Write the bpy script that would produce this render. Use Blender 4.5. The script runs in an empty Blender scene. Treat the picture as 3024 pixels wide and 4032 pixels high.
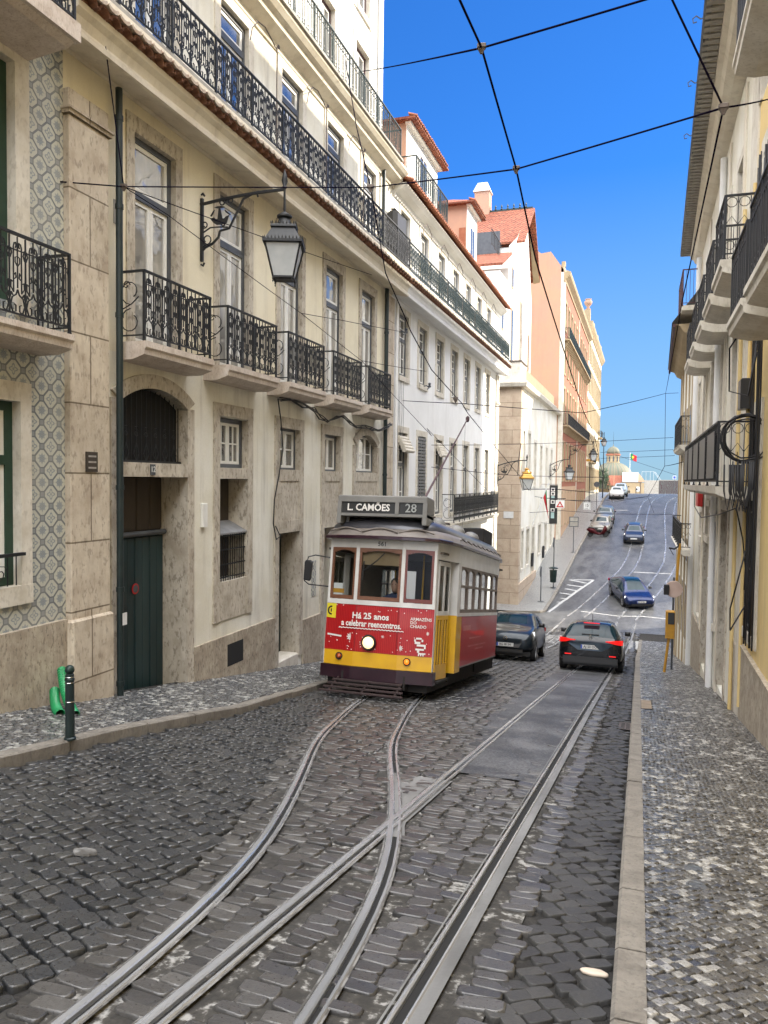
import bpy, math, random
import numpy as np
from mathutils import Vector, Matrix
SC = bpy.context.scene
COL = SC.collection
random.seed(7)
RNG = np.random.default_rng(11)
R = math.radians
PI = math.pi

# ------------------------------------------------------------------ helpers
class MB:
    """collects shapes and links them as one mesh"""
    def __init__(s): s.v = []; s.f = []; s.n = 0; s.sm = False
    def add(s, vs, fs):
        b = s.n
        s.v.extend([tuple(map(float, p)) for p in vs]); s.n += len(vs)
        s.f.extend([tuple(b + i for i in f) for f in fs]); return s
    def quad(s, a, b, c, d): return s.add([a, b, c, d], [(0, 1, 2, 3)])
    def box(s, x0, x1, y0, y1, z0, z1):
        if x0 > x1: x0, x1 = x1, x0
        if y0 > y1: y0, y1 = y1, y0
        if z0 > z1: z0, z1 = z1, z0
        return s.add([(x0,y0,z0),(x1,y0,z0),(x1,y1,z0),(x0,y1,z0),(x0,y0,z1),(x1,y0,z1),(x1,y1,z1),(x0,y1,z1)],
              [(3,2,1,0),(4,5,6,7),(0,1,5,4),(1,2,6,5),(2,3,7,6),(3,0,4,7)])
    def bbox(s, x0, x1, y0, y1, z0, z1, b=.01):
        """box with chamfered upright and top edges"""
        if x0 > x1: x0, x1 = x1, x0
        if y0 > y1: y0, y1 = y1, y0
        def ring(x0, x1, y0, y1, z, c): return [(x0+c,y0,z),(x1-c,y0,z),(x1,y0+c,z),(x1,y1-c,z),(x1-c,y1,z),(x0+c,y1,z),(x0,y1-c,z),(x0,y0+c,z)]
        return s.rings([ring(x0,x1,y0,y1,z0,b), ring(x0,x1,y0,y1,z1-b,b), ring(x0+b,x1-b,y0+b,y1-b,z1,b)], cap=True)
    def rings(s, rs, cap=True, closed=True):
        n = len(rs[0]); vs = [p for r in rs for p in r]; fs = []
        for k in range(len(rs)-1):
            for i in range(n if closed else n-1):
                j = (i+1) % n
                fs.append((k*n+i, k*n+j, (k+1)*n+j, (k+1)*n+i))
        if cap: fs.append(tuple(range(n-1,-1,-1))); fs.append(tuple((len(rs)-1)*n+i for i in range(n)))
        return s.add(vs, fs)
    def tube(s, pts, r, n=4, cap=True, r2=None):
        pts = [Vector(p) for p in pts]; rs = []; up = Vector((0,0,1))
        prev = None
        for i, p in enumerate(pts):
            a = pts[max(0,i-1)]; b = pts[min(len(pts)-1,i+1)]
            d = (b-a)
            if d.length < 1e-9: d = Vector((0,0,1))
            d.normalize()
            u = d.cross(up) if prev is None else (prev - d*prev.dot(d))
            if u.length < 1e-3: u = d.cross(Vector((1,0,0)))
            if u.length < 1e-3: u = d.cross(Vector((0,1,0)))
            u.normalize(); prev = u; w = d.cross(u)
            rr = r if r2 is None else r + (r2-r)*i/max(1,len(pts)-1)
            rs.append([tuple(p + u*math.cos(2*PI*k/n+PI/4)*rr + w*math.sin(2*PI*k/n+PI/4)*rr) for k in range(n)])
        return s.rings(rs, cap=cap)
    def cyl(s, a, b, r, n=12, r2=None): return s.tube([a,b], r, n=n, r2=r2)
    def lathe(s, prof, c=(0,0,0), n=16, axis='z', cap=True):
        rs = []
        for (r, h) in prof:
            q = []
            for k in range(n):
                t = 2*PI*k/n; x, y = r*math.cos(t), r*math.sin(t)
                if axis == 'z': q.append((c[0]+x, c[1]+y, c[2]+h))
                elif axis == 'y': q.append((c[0]+x, c[1]+h, c[2]-y))
                else: q.append((c[0]+h, c[1]+x, c[2]+y))
            rs.append(q)
        return s.rings(rs, cap=cap)
    def prism(s, poly, axis, a, b):
        """poly of 2-tuples in the plane across the axis, extruded from a to b"""
        def P(u, v, t): return (t,u,v) if axis == 'x' else ((u,t,v) if axis == 'y' else (u,v,t))
        n = len(poly); vs = [P(u,v,a) for u,v in poly] + [P(u,v,b) for u,v in poly]
        fs = [tuple(range(n)), tuple(range(2*n-1, n-1, -1))] + [(i, i+n, (i+1)%n+n, (i+1)%n) for i in range(n)]
        return s.add(vs, fs)
    def arr(s, V, F):
        b = s.n; s.v.extend(map(tuple, V.tolist())); s.n += len(V); s.f.extend([tuple(q) for q in (F+b).tolist()]); return s
    def rep(s, other, offs):
        for o in offs: s.add([(x+o[0], y+o[1], z+o[2]) for x,y,z in other.v], other.f)
        return s
    def xf(s, m):
        s.v = [tuple(m @ Vector(p)) for p in s.v]; return s
    def build(s, name, m=None, parent=None, smooth=False, fix=True, angle=None):
        me = bpy.data.meshes.new(name)
        off = OFF.get(parent.name, (0,0,0)) if parent is not None else (0,0,0)
        v = [(x-off[0], y-off[1], z-off[2]) for x,y,z in s.v] if off != (0,0,0) else s.v
        me.from_pydata(v, [], s.f); 
        if fix: fixn(me)
        me.update()
        if m is not None: me.materials.append(m)
        if smooth or angle is not None:
            me.polygons.foreach_set('use_smooth', [True]*len(me.polygons))
            if angle is not None:
                try: me.set_sharp_from_angle(angle=R(angle))
                except Exception: pass
        o = bpy.data.objects.new(name, me); COL.objects.link(o)
        if parent is not None: o.parent = parent; OFF[o.name] = off
        return o
import bmesh
def fixn(me):
    bm = bmesh.new(); bm.from_mesh(me); bmesh.ops.recalc_face_normals(bm, faces=bm.faces); bm.to_mesh(me); bm.free()
OFF = {}
def tag(o, label=None, cat=None, group=None, kind=None):
    if label: o['label'] = label
    if cat: o['category'] = cat
    if group: o['group'] = group
    if kind: o['kind'] = kind
    return o
def thing(name, label, cat, loc=(0,0,0), group=None, world=True, rz=0, rx=0):
    o = bpy.data.objects.new(name, None); COL.objects.link(o)
    o.location = loc; o.rotation_euler = (rx,0,rz); o.empty_display_size = .2
    if world: OFF[o.name] = tuple(loc)
    return tag(o, label, cat, group)
def dup_part(o, dx=0, dy=0, dz=0, parent=None):
    c = o.copy(); COL.objects.link(c); c.parent = parent or o.parent
    c.location = (o.location.x+dx, o.location.y+dy, o.location.z+dz)
    for ch in list(o.children):
        d = ch.copy(); COL.objects.link(d); d.parent = c
    OFF[c.name] = OFF.get(o.name, (0,0,0))
    return c
def copy_tree(o, parent=None):
    c = o.copy(); COL.objects.link(c); c.parent = parent
    for ch in o.children: copy_tree(ch, c)
    return c

# ------------------------------------------------------------------ materials
def newmat(name):
    m = bpy.data.materials.new(name); m.use_nodes = True
    nt = m.node_tree; b = nt.nodes['Principled BSDF']; return m, nt, b
def N(nt, t, **k):
    n = nt.nodes.new(t)
    for a, v in k.items():
        if a.startswith('i_'):
            key = a[2:]
            key = int(key) if key.isdigit() else key.replace('_', ' ')
            n.inputs[key].default_value = v
        else: setattr(n, a, v)
    return n
def L(nt, a, b): nt.links.new(a, b)
def mathn(nt, op, a, b=None, c=None):
    n = nt.nodes.new('ShaderNodeMath'); n.operation = op
    for i, v in enumerate((a, b, c)):
        if v is None: continue
        if isinstance(v, (int, float)): n.inputs[i].default_value = v
        else: nt.links.new(v, n.inputs[i])
    return n.outputs[0]
def mixc(nt, fac, a, b, mode='MIX'):
    n = nt.nodes.new('ShaderNodeMix'); n.data_type = 'RGBA'; n.blend_type = mode
    for i, v in ((0, fac), (6, a), (7, b)):
        if isinstance(v, (int, float)): n.inputs[i].default_value = v
        elif isinstance(v, (tuple, list)): n.inputs[i].default_value = tuple(v)+((1,) if len(v) == 3 else ())
        else: nt.links.new(v, n.inputs[i])
    return n.outputs[2]
def coords(nt, scale=(1,1,1), rot=(0,0,0)):
    g = nt.nodes.new('ShaderNodeNewGeometry'); mp = nt.nodes.new('ShaderNodeMapping')
    mp.inputs['Scale'].default_value = scale; mp.inputs['Rotation'].default_value = rot
    nt.links.new(g.outputs['Position'], mp.inputs[0]); return mp.outputs[0]
def ocoords(nt, scale=(1,1,1)):
    g = nt.nodes.new('ShaderNodeTexCoord'); mp = nt.nodes.new('ShaderNodeMapping')
    mp.inputs['Scale'].default_value = scale
    nt.links.new(g.outputs['Object'], mp.inputs[0]); return mp.outputs[0]
def noise(nt, vec, scale, detail=4, rough=.55):
    n = N(nt, 'ShaderNodeTexNoise', i_Scale=scale, i_Detail=detail, i_Roughness=rough)
    nt.links.new(vec, n.inputs['Vector']); return n.outputs['Fac']
def ramp(nt, fac, stops):
    n = nt.nodes.new('ShaderNodeValToRGB'); nt.links.new(fac, n.inputs[0]); e = n.color_ramp.elements
    while len(e) < len(stops): e.new(.5)
    for el, (p, c) in zip(e, stops):
        el.position = p; el.color = tuple(c)+((1,) if len(c) == 3 else ())
    return n.outputs[0]
def bump(nt, h, strength, dist, b, normal=None):
    n = N(nt, 'ShaderNodeBump', i_Strength=strength, i_Distance=dist); nt.links.new(h, n.inputs['Height'])
    if normal is not None: nt.links.new(normal, n.inputs['Normal'])
    nt.links.new(n.outputs[0], b.inputs['Normal']); return n.outputs[0]
def g3(v): return (v, v, v)
def plain(name, c, rough=.6, metal=0, spec=.5, emit=None, es=1, coat=0):
    m, nt, b = newmat(name); b.inputs['Base Color'].default_value = tuple(c)+(1,)
    b.inputs['Roughness'].default_value = rough; b.inputs['Metallic'].default_value = metal
    b.inputs['Specular IOR Level'].default_value = spec; b.inputs['Coat Weight'].default_value = coat
    b.inputs['Coat Roughness'].default_value = .06
    if emit:
        b.inputs['Emission Color'].default_value = tuple(emit)+(1,); b.inputs['Emission Strength'].default_value = es
    return m
def varied(name, c, c2, scale=3, rough=.6, metal=0, bumps=.15, dist=.01, bscale=None, stretch=(1,1,1), coat=0, lo=.35, hi=.68, spec=.5):
    """colour mottled between two tones with fine bump"""
    m, nt, b = newmat(name); v = coords(nt, stretch)
    f = noise(nt, v, scale, 6, .6)
    col = ramp(nt, f, [(lo, c), (hi, c2)])
    L(nt, col, b.inputs['Base Color']); b.inputs['Roughness'].default_value = rough; b.inputs['Metallic'].default_value = metal
    b.inputs['Coat Weight'].default_value = coat; b.inputs['Specular IOR Level'].default_value = spec
    bump(nt, noise(nt, coords(nt), bscale or scale*8, 4, .6), bumps, dist, b)
    return m
def plaster(name, c, dirt=(.30,.25,.17), amount=.45, warm=None, bumps=.25, grime=True):
    """lime-washed wall: patches of tone, rain streaks, scuffs"""
    m, nt, b = newmat(name); v = coords(nt)
    big = noise(nt, v, .55, 5, .6); mid = noise(nt, v, 2.6, 6, .62); st = noise(nt, coords(nt, (3.2,3.2,.28)), 1.2, 6, .65)
    c2 = warm or tuple(x*.84 for x in c)
    col = mixc(nt, ramp(nt, big, [(.38, g3(0)), (.62, g3(1))]), c, c2)
    col = mixc(nt, ramp(nt, mid, [(.52, g3(0)), (.78, g3(.55))]), col, tuple(min(1, x*1.10) for x in c))
    if grime: col = mixc(nt, ramp(nt, st, [(.50, g3(0)), (.74, g3(amount))]), col, dirt)
    fine = noise(nt, v, 38, 3, .6)
    col = mixc(nt, ramp(nt, fine, [(.3, g3(.10)), (.6, g3(0))]), col, dirt)
    L(nt, col, b.inputs['Base Color']); b.inputs['Roughness'].default_value = .88
    h = mathn(nt, 'ADD', mathn(nt, 'MULTIPLY', fine, .3), mid); bump(nt, h, bumps, .02, b)
    return m
def stone(name, c=(.42,.36,.27), c2=(.24,.19,.13), pits=(.13,.10,.07), joints=None, scale=1.0, blotch=.7):
    """limestone with brown blotches drawn out downwards; optional block joints (width, height)"""
    m, nt, b = newmat(name); v = coords(nt)
    a = noise(nt, v, 2.2*scale, 6, .65); st = noise(nt, coords(nt, (5,5,1.6)), 2.2*scale, 5, .6); p = noise(nt, coords(nt, (2,2,.9)), 9*scale, 4, .6)
    col = ramp(nt, a, [(.36, c), (.52, tuple((x*.6+y*.4) for x, y in zip(c, c2))), (.66, c2)])
    col = mixc(nt, ramp(nt, st, [(.46, g3(0)), (.60, g3(blotch*.75))]), col, c2)
    col = mixc(nt, ramp(nt, p, [(.545, g3(0)), (.63, g3(blotch))]), col, pits)
    h = mathn(nt, 'ADD', a, mathn(nt, 'MULTIPLY', p, -.8))
    if joints:
        jw, jh = joints
        geo = nt.nodes.new('ShaderNodeNewGeometry'); sp = nt.nodes.new('ShaderNodeSeparateXYZ'); L(nt, geo.outputs['Position'], sp.inputs[0])
        cb = nt.nodes.new('ShaderNodeCombineXYZ'); L(nt, mathn(nt, 'ADD', sp.outputs[0], sp.outputs[1]), cb.inputs[0]); L(nt, sp.outputs[2], cb.inputs[1])
        br = N(nt, 'ShaderNodeTexBrick', i_Scale=1.0, i_Mortar_Size=.012, i_Mortar_Smooth=.15); br.inputs['Brick Width'].default_value = jw; br.inputs['Row Height'].default_value = jh
        L(nt, cb.outputs[0], br.inputs['Vector'])
        br.inputs['Color1'].default_value = (1.04,1.0,.97,1); br.inputs['Color2'].default_value = (.84,.80,.76,1); br.inputs['Mortar'].default_value = (.35,.31,.26,1)
        col = mixc(nt, 1.0, col, br.outputs['Color'], 'MULTIPLY')
        h = mathn(nt, 'ADD', h, mathn(nt, 'MULTIPLY', br.outputs['Fac'], -1.5))
    L(nt, col, b.inputs['Base Color']); b.inputs['Roughness'].default_value = .82
    bump(nt, h, .45, .02, b)
    return m
def glass(name, base=(.10,.11,.12), rough=.03, spec=1.0, wav=.02, metal=0.0, ior=2.0, var=None):
    m, nt, b = newmat(name); b.inputs['Base Color'].default_value = base+(1,); b.inputs['Roughness'].default_value = rough
    b.inputs['IOR'].default_value = ior; b.inputs['Metallic'].default_value = metal; b.inputs['Specular IOR Level'].default_value = .5
    if var:
        f = noise(nt, coords(nt, (1,1,.25)), 4.5, 3, .5)
        L(nt, ramp(nt, f, [(.35, base), (.6, var)]), b.inputs['Base Color'])
    bump(nt, noise(nt, coords(nt), 1.6, 2, .4), wav, .5, b)
    return m

M = {}
M['iron'] = varied('wrought iron', (.006,.007,.009), (.014,.015,.016), 14, .55, 0, .3, .003)
M['iron_green'] = varied('green painted iron', (.006,.017,.015), (.012,.03,.026), 10, .45, .2, .2, .003)
M['pipe'] = varied('dark green pipe', (.007,.017,.018), (.016,.028,.028), 6, .45, 0, .25, .004)
M['cream'] = plaster('cream plaster', (.80,.78,.70), (.30,.27,.22), .50, (.70,.66,.54))
M['cream_up'] = plaster('ochre cream plaster', (.79,.73,.57), (.40,.35,.26), .38, (.73,.66,.49))
M['stone'] = stone('pitted limestone', (.58,.53,.44), (.37,.32,.25), (.20,.165,.125))
M['stone_dark'] = stone('rough base limestone', (.47,.41,.32), (.30,.25,.19), (.16,.13,.10), scale=1.4)
M['stone_block'] = stone('limestone blocks', (.62,.57,.47), (.42,.36,.28), (.22,.18,.14), joints=(1.6,.95), blotch=.5)
M['stone_pale'] = stone('pale limestone', (.68,.64,.56), (.52,.47,.38), (.30,.26,.2), blotch=.30)
M['slab'] = stone('pink veined slab', (.62,.55,.48), (.46,.38,.31), (.30,.23,.18), scale=2.2, blotch=.45)
M['trim'] = plaster('cornice plaster', (.74,.69,.58), (.36,.31,.24), .5, (.66,.59,.47))
M['white'] = plaster('white limewash', (.80,.80,.79), (.50,.48,.45), .25, (.75,.75,.74))
M['white_clean'] = plaster('clean white limewash', (.78,.76,.71), (.5,.45,.38), .15, (.74,.72,.66))
M['peach'] = plaster('peach plaster', (.48,.32,.21), (.4,.28,.2), .25, (.55,.38,.25))
M['peach_pale'] = plaster('pale peach gable plaster', (.47,.28,.18), (.32,.20,.15), .35, (.43,.265,.19))  # also paints the shaded sides of the white dormers
M['salmon'] = plaster('salmon plaster', (.34,.125,.07), (.24,.11,.07), .4, (.30,.12,.075))
M['yellow'] = plaster('yellow plaster', (.70,.52,.22), (.40,.30,.15), .45, (.66,.51,.25))
M['pale_yellow'] = plaster('pale yellow plaster', (.40,.31,.19), (.22,.16,.10), .45, (.34,.26,.15))
M['grey_roof'] = varied('grey sheet', (.16,.16,.165), (.24,.24,.24), 3, .6)
M['dark'] = plain('dark recess', (.012,.012,.012), .9)
M['frame_grey'] = varied('slate grey paint', (.055,.062,.072), (.085,.092,.10), 5, .45, 0, .1)
M['frame_green'] = varied('dark green paint', (.010,.035,.020), (.02,.055,.035), 5, .38, 0, .1)
M['frame_white'] = varied('white window paint', (.80,.79,.75), (.70,.69,.64), 5, .45, 0, .1)
M['frame_red'] = varied('wine red paint', (.05,.015,.018), (.08,.025,.028), 5, .45)
M['gate'] = varied('dark teal gate paint', (.006,.022,.026), (.018,.042,.046), 2.2, .38, 0, .2, .004, stretch=(1,1,.3))
M['gate_brown'] = varied('brown board', (.035,.026,.018), (.055,.042,.03), 3, .7, stretch=(1,1,.3))
M['glass'] = glass('window glass', (.05,.055,.06), var=(.14,.14,.13), ior=2.9)
M['glass_curtain'] = glass('window glass over curtains', (.36,.35,.31), wav=.05, ior=2.6, var=(.22,.215,.20))
M['glass_dark'] = glass('dark window glass', (.016,.018,.02))
M['glass_car'] = glass('car glass', (.006,.022,.030), wav=.0, ior=1.3)
M['cable'] = plain('black cable', (.010,.010,.012), .55)
M['wire'] = plain('overhead wire', (.008,.006,.018), 1.0, .0, spec=0)
M['terracotta'] = varied('roof tile', (.24,.075,.035), (.34,.13,.065), 6, .85, 0, .4, .02, lo=.3, hi=.7)
M['terra_dark'] = varied('weathered tile', (.15,.07,.045), (.25,.12,.075), 7, .9, 0, .4, .02)
M['chrome'] = plain('chrome', (.6,.6,.6), .15, 1)
M['rubber'] = varied('tyre rubber', (.014,.014,.014), (.025,.025,.025), 20, .8)
M['yellow_paint'] = varied('yellow enamel', (.70,.40,.015), (.60,.32,.02), 2.5, .32, 0, .05, .005, coat=.4)
M['black_plastic'] = plain('black plastic', (.015,.015,.016), .45)
M['lamp_glass'] = varied('frosted lantern glass', (.50,.52,.52), (.40,.42,.43), 3, .35)
M['white_sign'] = varied('sign white', (.70,.70,.68), (.6,.6,.58), 6, .5)
M['red_sign'] = plain('sign red', (.45,.02,.02), .5)
M['orange'] = varied('orange pole paint', (.50,.26,.02), (.40,.20,.03), 8, .5)
M['concrete'] = varied('concrete', (.36,.34,.30), (.26,.24,.21), 4, .85, 0, .3)

# ------------------------------------------------------------------ ground height along the street
SL = .158
GY = np.array([-60,-5,14,24,33,36,40,44,48,52,56,62,69,78,88,96,106,118,130,160,200,400,3000.])
GZ = np.array([-60*-SL,5*SL,-14*SL,-24*SL,-33*SL,-5.58,-5.82,-5.86,-5.68,-5.28,-4.72,-3.82,-3.0,-2.08,-1.1,-.42,-.1,.03,.05,-.4,-1.05,-12,-60])
_ys = np.arange(-60, 1200, .5); _z = np.interp(_ys, GY, GZ)
_k = np.ones(9)/9; _zs = np.convolve(_z, _k, 'same'); _zs[:6] = _z[:6]; _zs[-6:] = _z[-6:]
def gz(y): return float(np.interp(y, _ys, _zs))
def gza(y): return np.interp(y, _ys, _zs)

# ------------------------------------------------------------------ camera
def make_camera():
    cd = bpy.data.cameras.new('camera'); cam = bpy.data.objects.new('camera', cd); COL.objects.link(cam)
    cd.sensor_fit = 'VERTICAL'; cd.sensor_height = 36; cd.sensor_width = 27; cd.lens = 36*1661/2212
    cd.clip_start = .05; cd.clip_end = 5000
    yaw, pitch, roll = R(18.5), R(-2.45), R(.7)
    fw = Vector((-math.sin(yaw)*math.cos(pitch), math.cos(yaw)*math.cos(pitch), math.sin(pitch)))
    rt = Vector((math.cos(yaw), math.sin(yaw), 0)); up = rt.cross(fw)
    r2 = rt*math.cos(roll)+up*math.sin(roll); u2 = -rt*math.sin(roll)+up*math.cos(roll)
    m = Matrix((( r2.x, u2.x, -fw.x, 0), (r2.y, u2.y, -fw.y, 0), (r2.z, u2.z, -fw.z, 1.87), (0,0,0,1)))
    cam.matrix_world = m; SC.camera = cam
make_camera()

# ------------------------------------------------------------------ light
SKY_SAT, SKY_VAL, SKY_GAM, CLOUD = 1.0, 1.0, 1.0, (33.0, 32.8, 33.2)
SKY_CURVE = ((.23,20),(.80,8.0),(1.62,9.0))
SUN_EL, SUN_AZ = 27.0, 35.0       # azimuth measured from +X towards +Y
sd = Vector((math.cos(R(SUN_AZ))*math.cos(R(SUN_EL)), math.sin(R(SUN_AZ))*math.cos(R(SUN_EL)), math.sin(R(SUN_EL))))
def make_light():
    w = bpy.data.worlds.new('World'); SC.world = w; w.use_nodes = True; nt = w.node_tree
    bg = nt.nodes['Background']; sky = nt.nodes.new('ShaderNodeTexSky'); sky.sky_type = 'NISHITA'; sky.sun_disc = False
    sky.sun_elevation = R(SUN_EL); sky.sun_rotation = math.atan2(sd.x, sd.y); sky.air_density = 1.0; sky.dust_density = .0; sky.ozone_density = 3.0; sky.altitude = 1500
    hs = nt.nodes.new('ShaderNodeHueSaturation'); hs.inputs['Saturation'].default_value = SKY_SAT; hs.inputs['Value'].default_value = SKY_VAL
    gm = nt.nodes.new('ShaderNodeGamma'); gm.inputs[1].default_value = SKY_GAM
    nt.links.new(sky.outputs[0], gm.inputs[0])
    sp = nt.nodes.new('ShaderNodeSeparateColor'); cb = nt.nodes.new('ShaderNodeCombineColor'); nt.links.new(gm.outputs[0], sp.inputs[0])
    for i, (g_, K) in enumerate(SKY_CURVE):      # soft shoulder so that the horizon keeps its blue
        c = sp.outputs[i]; nt.links.new(mathn(nt, 'DIVIDE', mathn(nt, 'MULTIPLY', c, g_), mathn(nt, 'ADD', 1, mathn(nt, 'DIVIDE', c, K))), cb.inputs[i])
    nt.links.new(cb.outputs[0], hs.inputs['Color'])
    # bright patch added to the sky overhead and behind, unseen, to light the street
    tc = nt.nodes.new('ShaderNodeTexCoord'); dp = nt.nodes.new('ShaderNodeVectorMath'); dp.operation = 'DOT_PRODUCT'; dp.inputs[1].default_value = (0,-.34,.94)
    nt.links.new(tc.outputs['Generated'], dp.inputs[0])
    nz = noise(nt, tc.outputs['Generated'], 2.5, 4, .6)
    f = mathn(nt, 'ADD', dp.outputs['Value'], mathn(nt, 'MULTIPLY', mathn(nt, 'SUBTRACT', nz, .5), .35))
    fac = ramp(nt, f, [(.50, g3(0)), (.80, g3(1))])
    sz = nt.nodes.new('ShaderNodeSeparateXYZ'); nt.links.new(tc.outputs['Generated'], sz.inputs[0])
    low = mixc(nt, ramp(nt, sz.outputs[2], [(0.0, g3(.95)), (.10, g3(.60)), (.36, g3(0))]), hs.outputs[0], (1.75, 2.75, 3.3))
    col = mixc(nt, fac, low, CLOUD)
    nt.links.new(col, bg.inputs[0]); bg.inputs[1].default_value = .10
    ld = bpy.data.lights.new('sun', 'SUN'); ld.energy = 4.5; ld.angle = R(.5); ld.color = (1,.90,.74)
    s = bpy.data.objects.new('sun', ld); COL.objects.link(s); s.rotation_euler = (-sd).to_track_quat('-Z','Y').to_euler()
    s.location = sd*60
    vs = SC.view_settings; vs.view_transform = 'Standard'; vs.look = 'None'; vs.gamma = 1; vs.exposure = 1.13
    try: vs.use_curve_mapping = False
    except Exception: pass
make_light()
# ------------------------------------------------------------------ ground, paving, rails
def ipl(pts): 
    ys = [p[1] for p in pts]; xs = [p[0] for p in pts]
    return lambda y: np.interp(y, ys, xs)
railA = [(-2.10,-2),(-2.14,1),(-2.2,2.54),(-2.28,3.51),(-2.48,4.75),(-3.02,6.51),(-3.75,8.63),(-4.34,11.36),(-4.78,14),(-4.92,17),(-4.9,21),(-4.75,26),(-4.5,33),(-4.2,40),(-3.9,44.3),(-2.75,50.9),(-1.99,54.7),(-1.33,57.9),(-.9,61.8),(-.62,69),(-.5,76.5),(-.3,84),(0,92),(.5,99),(1.2,106),(2.4,118),(4,135),(6,150)]
railB = [(-1.98,-3),(-1.92,1),(-1.88,4),(-1.84,8.4),(-1.80,14),(-1.72,20.6),(-1.62,28),(-1.42,36),(-1.1,44.7),(-.72,47.4),(.0,51),(.62,54.1),(1.24,57.5),(1.7,60.7),(1.95,66),(2.13,76),(2.35,86.7),(2.8,94.8),(3.7,103.5),(5.0,113),(8,127),(12,140)]
def smooth_line(pts, off=0.0, step=.35, y0=None, y1=None):
    ys = np.arange(pts[0][1], pts[-1][1], step); P = np.array(pts, float)
    xs = np.interp(ys, P[:,1], P[:,0]); k = max(3, int(2.6/step)|1); pad = k//2
    xp = np.concatenate([xs[0]+(xs[1]-xs[0])*np.arange(-pad,0), xs, xs[-1]+(xs[-1]-xs[-2])*np.arange(1,pad+1)])
    w = np.hanning(k+2)[1:-1]; w /= w.sum(); xs = np.convolve(xp, w, 'valid')
    if off:
        dx = np.gradient(xs, ys); L_ = np.sqrt(1+dx*dx); xs = xs + off/L_; ys = ys - off*dx/L_
    if y0 is not None: mk = (ys >= y0) & (ys <= y1); xs, ys = xs[mk], ys[mk]
    return xs, ys
def strip(mb, xs, ys, x_lo, x_hi, h_lo, h_hi=None, thick=None):
    """ribbon following a rail line, offsets across it"""
    h_hi = h_lo if h_hi is None else h_hi
    dx = np.gradient(xs, ys); L_ = np.sqrt(1+dx*dx); nx, ny = 1/L_, -dx/L_
    z = gza(ys)
    A = np.stack([xs+nx*x_lo, ys+ny*x_lo, z+h_lo], 1); B = np.stack([xs+nx*x_hi, ys+ny*x_hi, z+h_hi], 1)
    V = np.empty((2*len(xs), 3)); V[0::2] = A; V[1::2] = B
    n = len(xs); i = np.arange(n-1); F = np.stack([2*i, 2*i+1, 2*i+3, 2*i+2], 1)
    mb.arr(V, F); return mb

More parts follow.
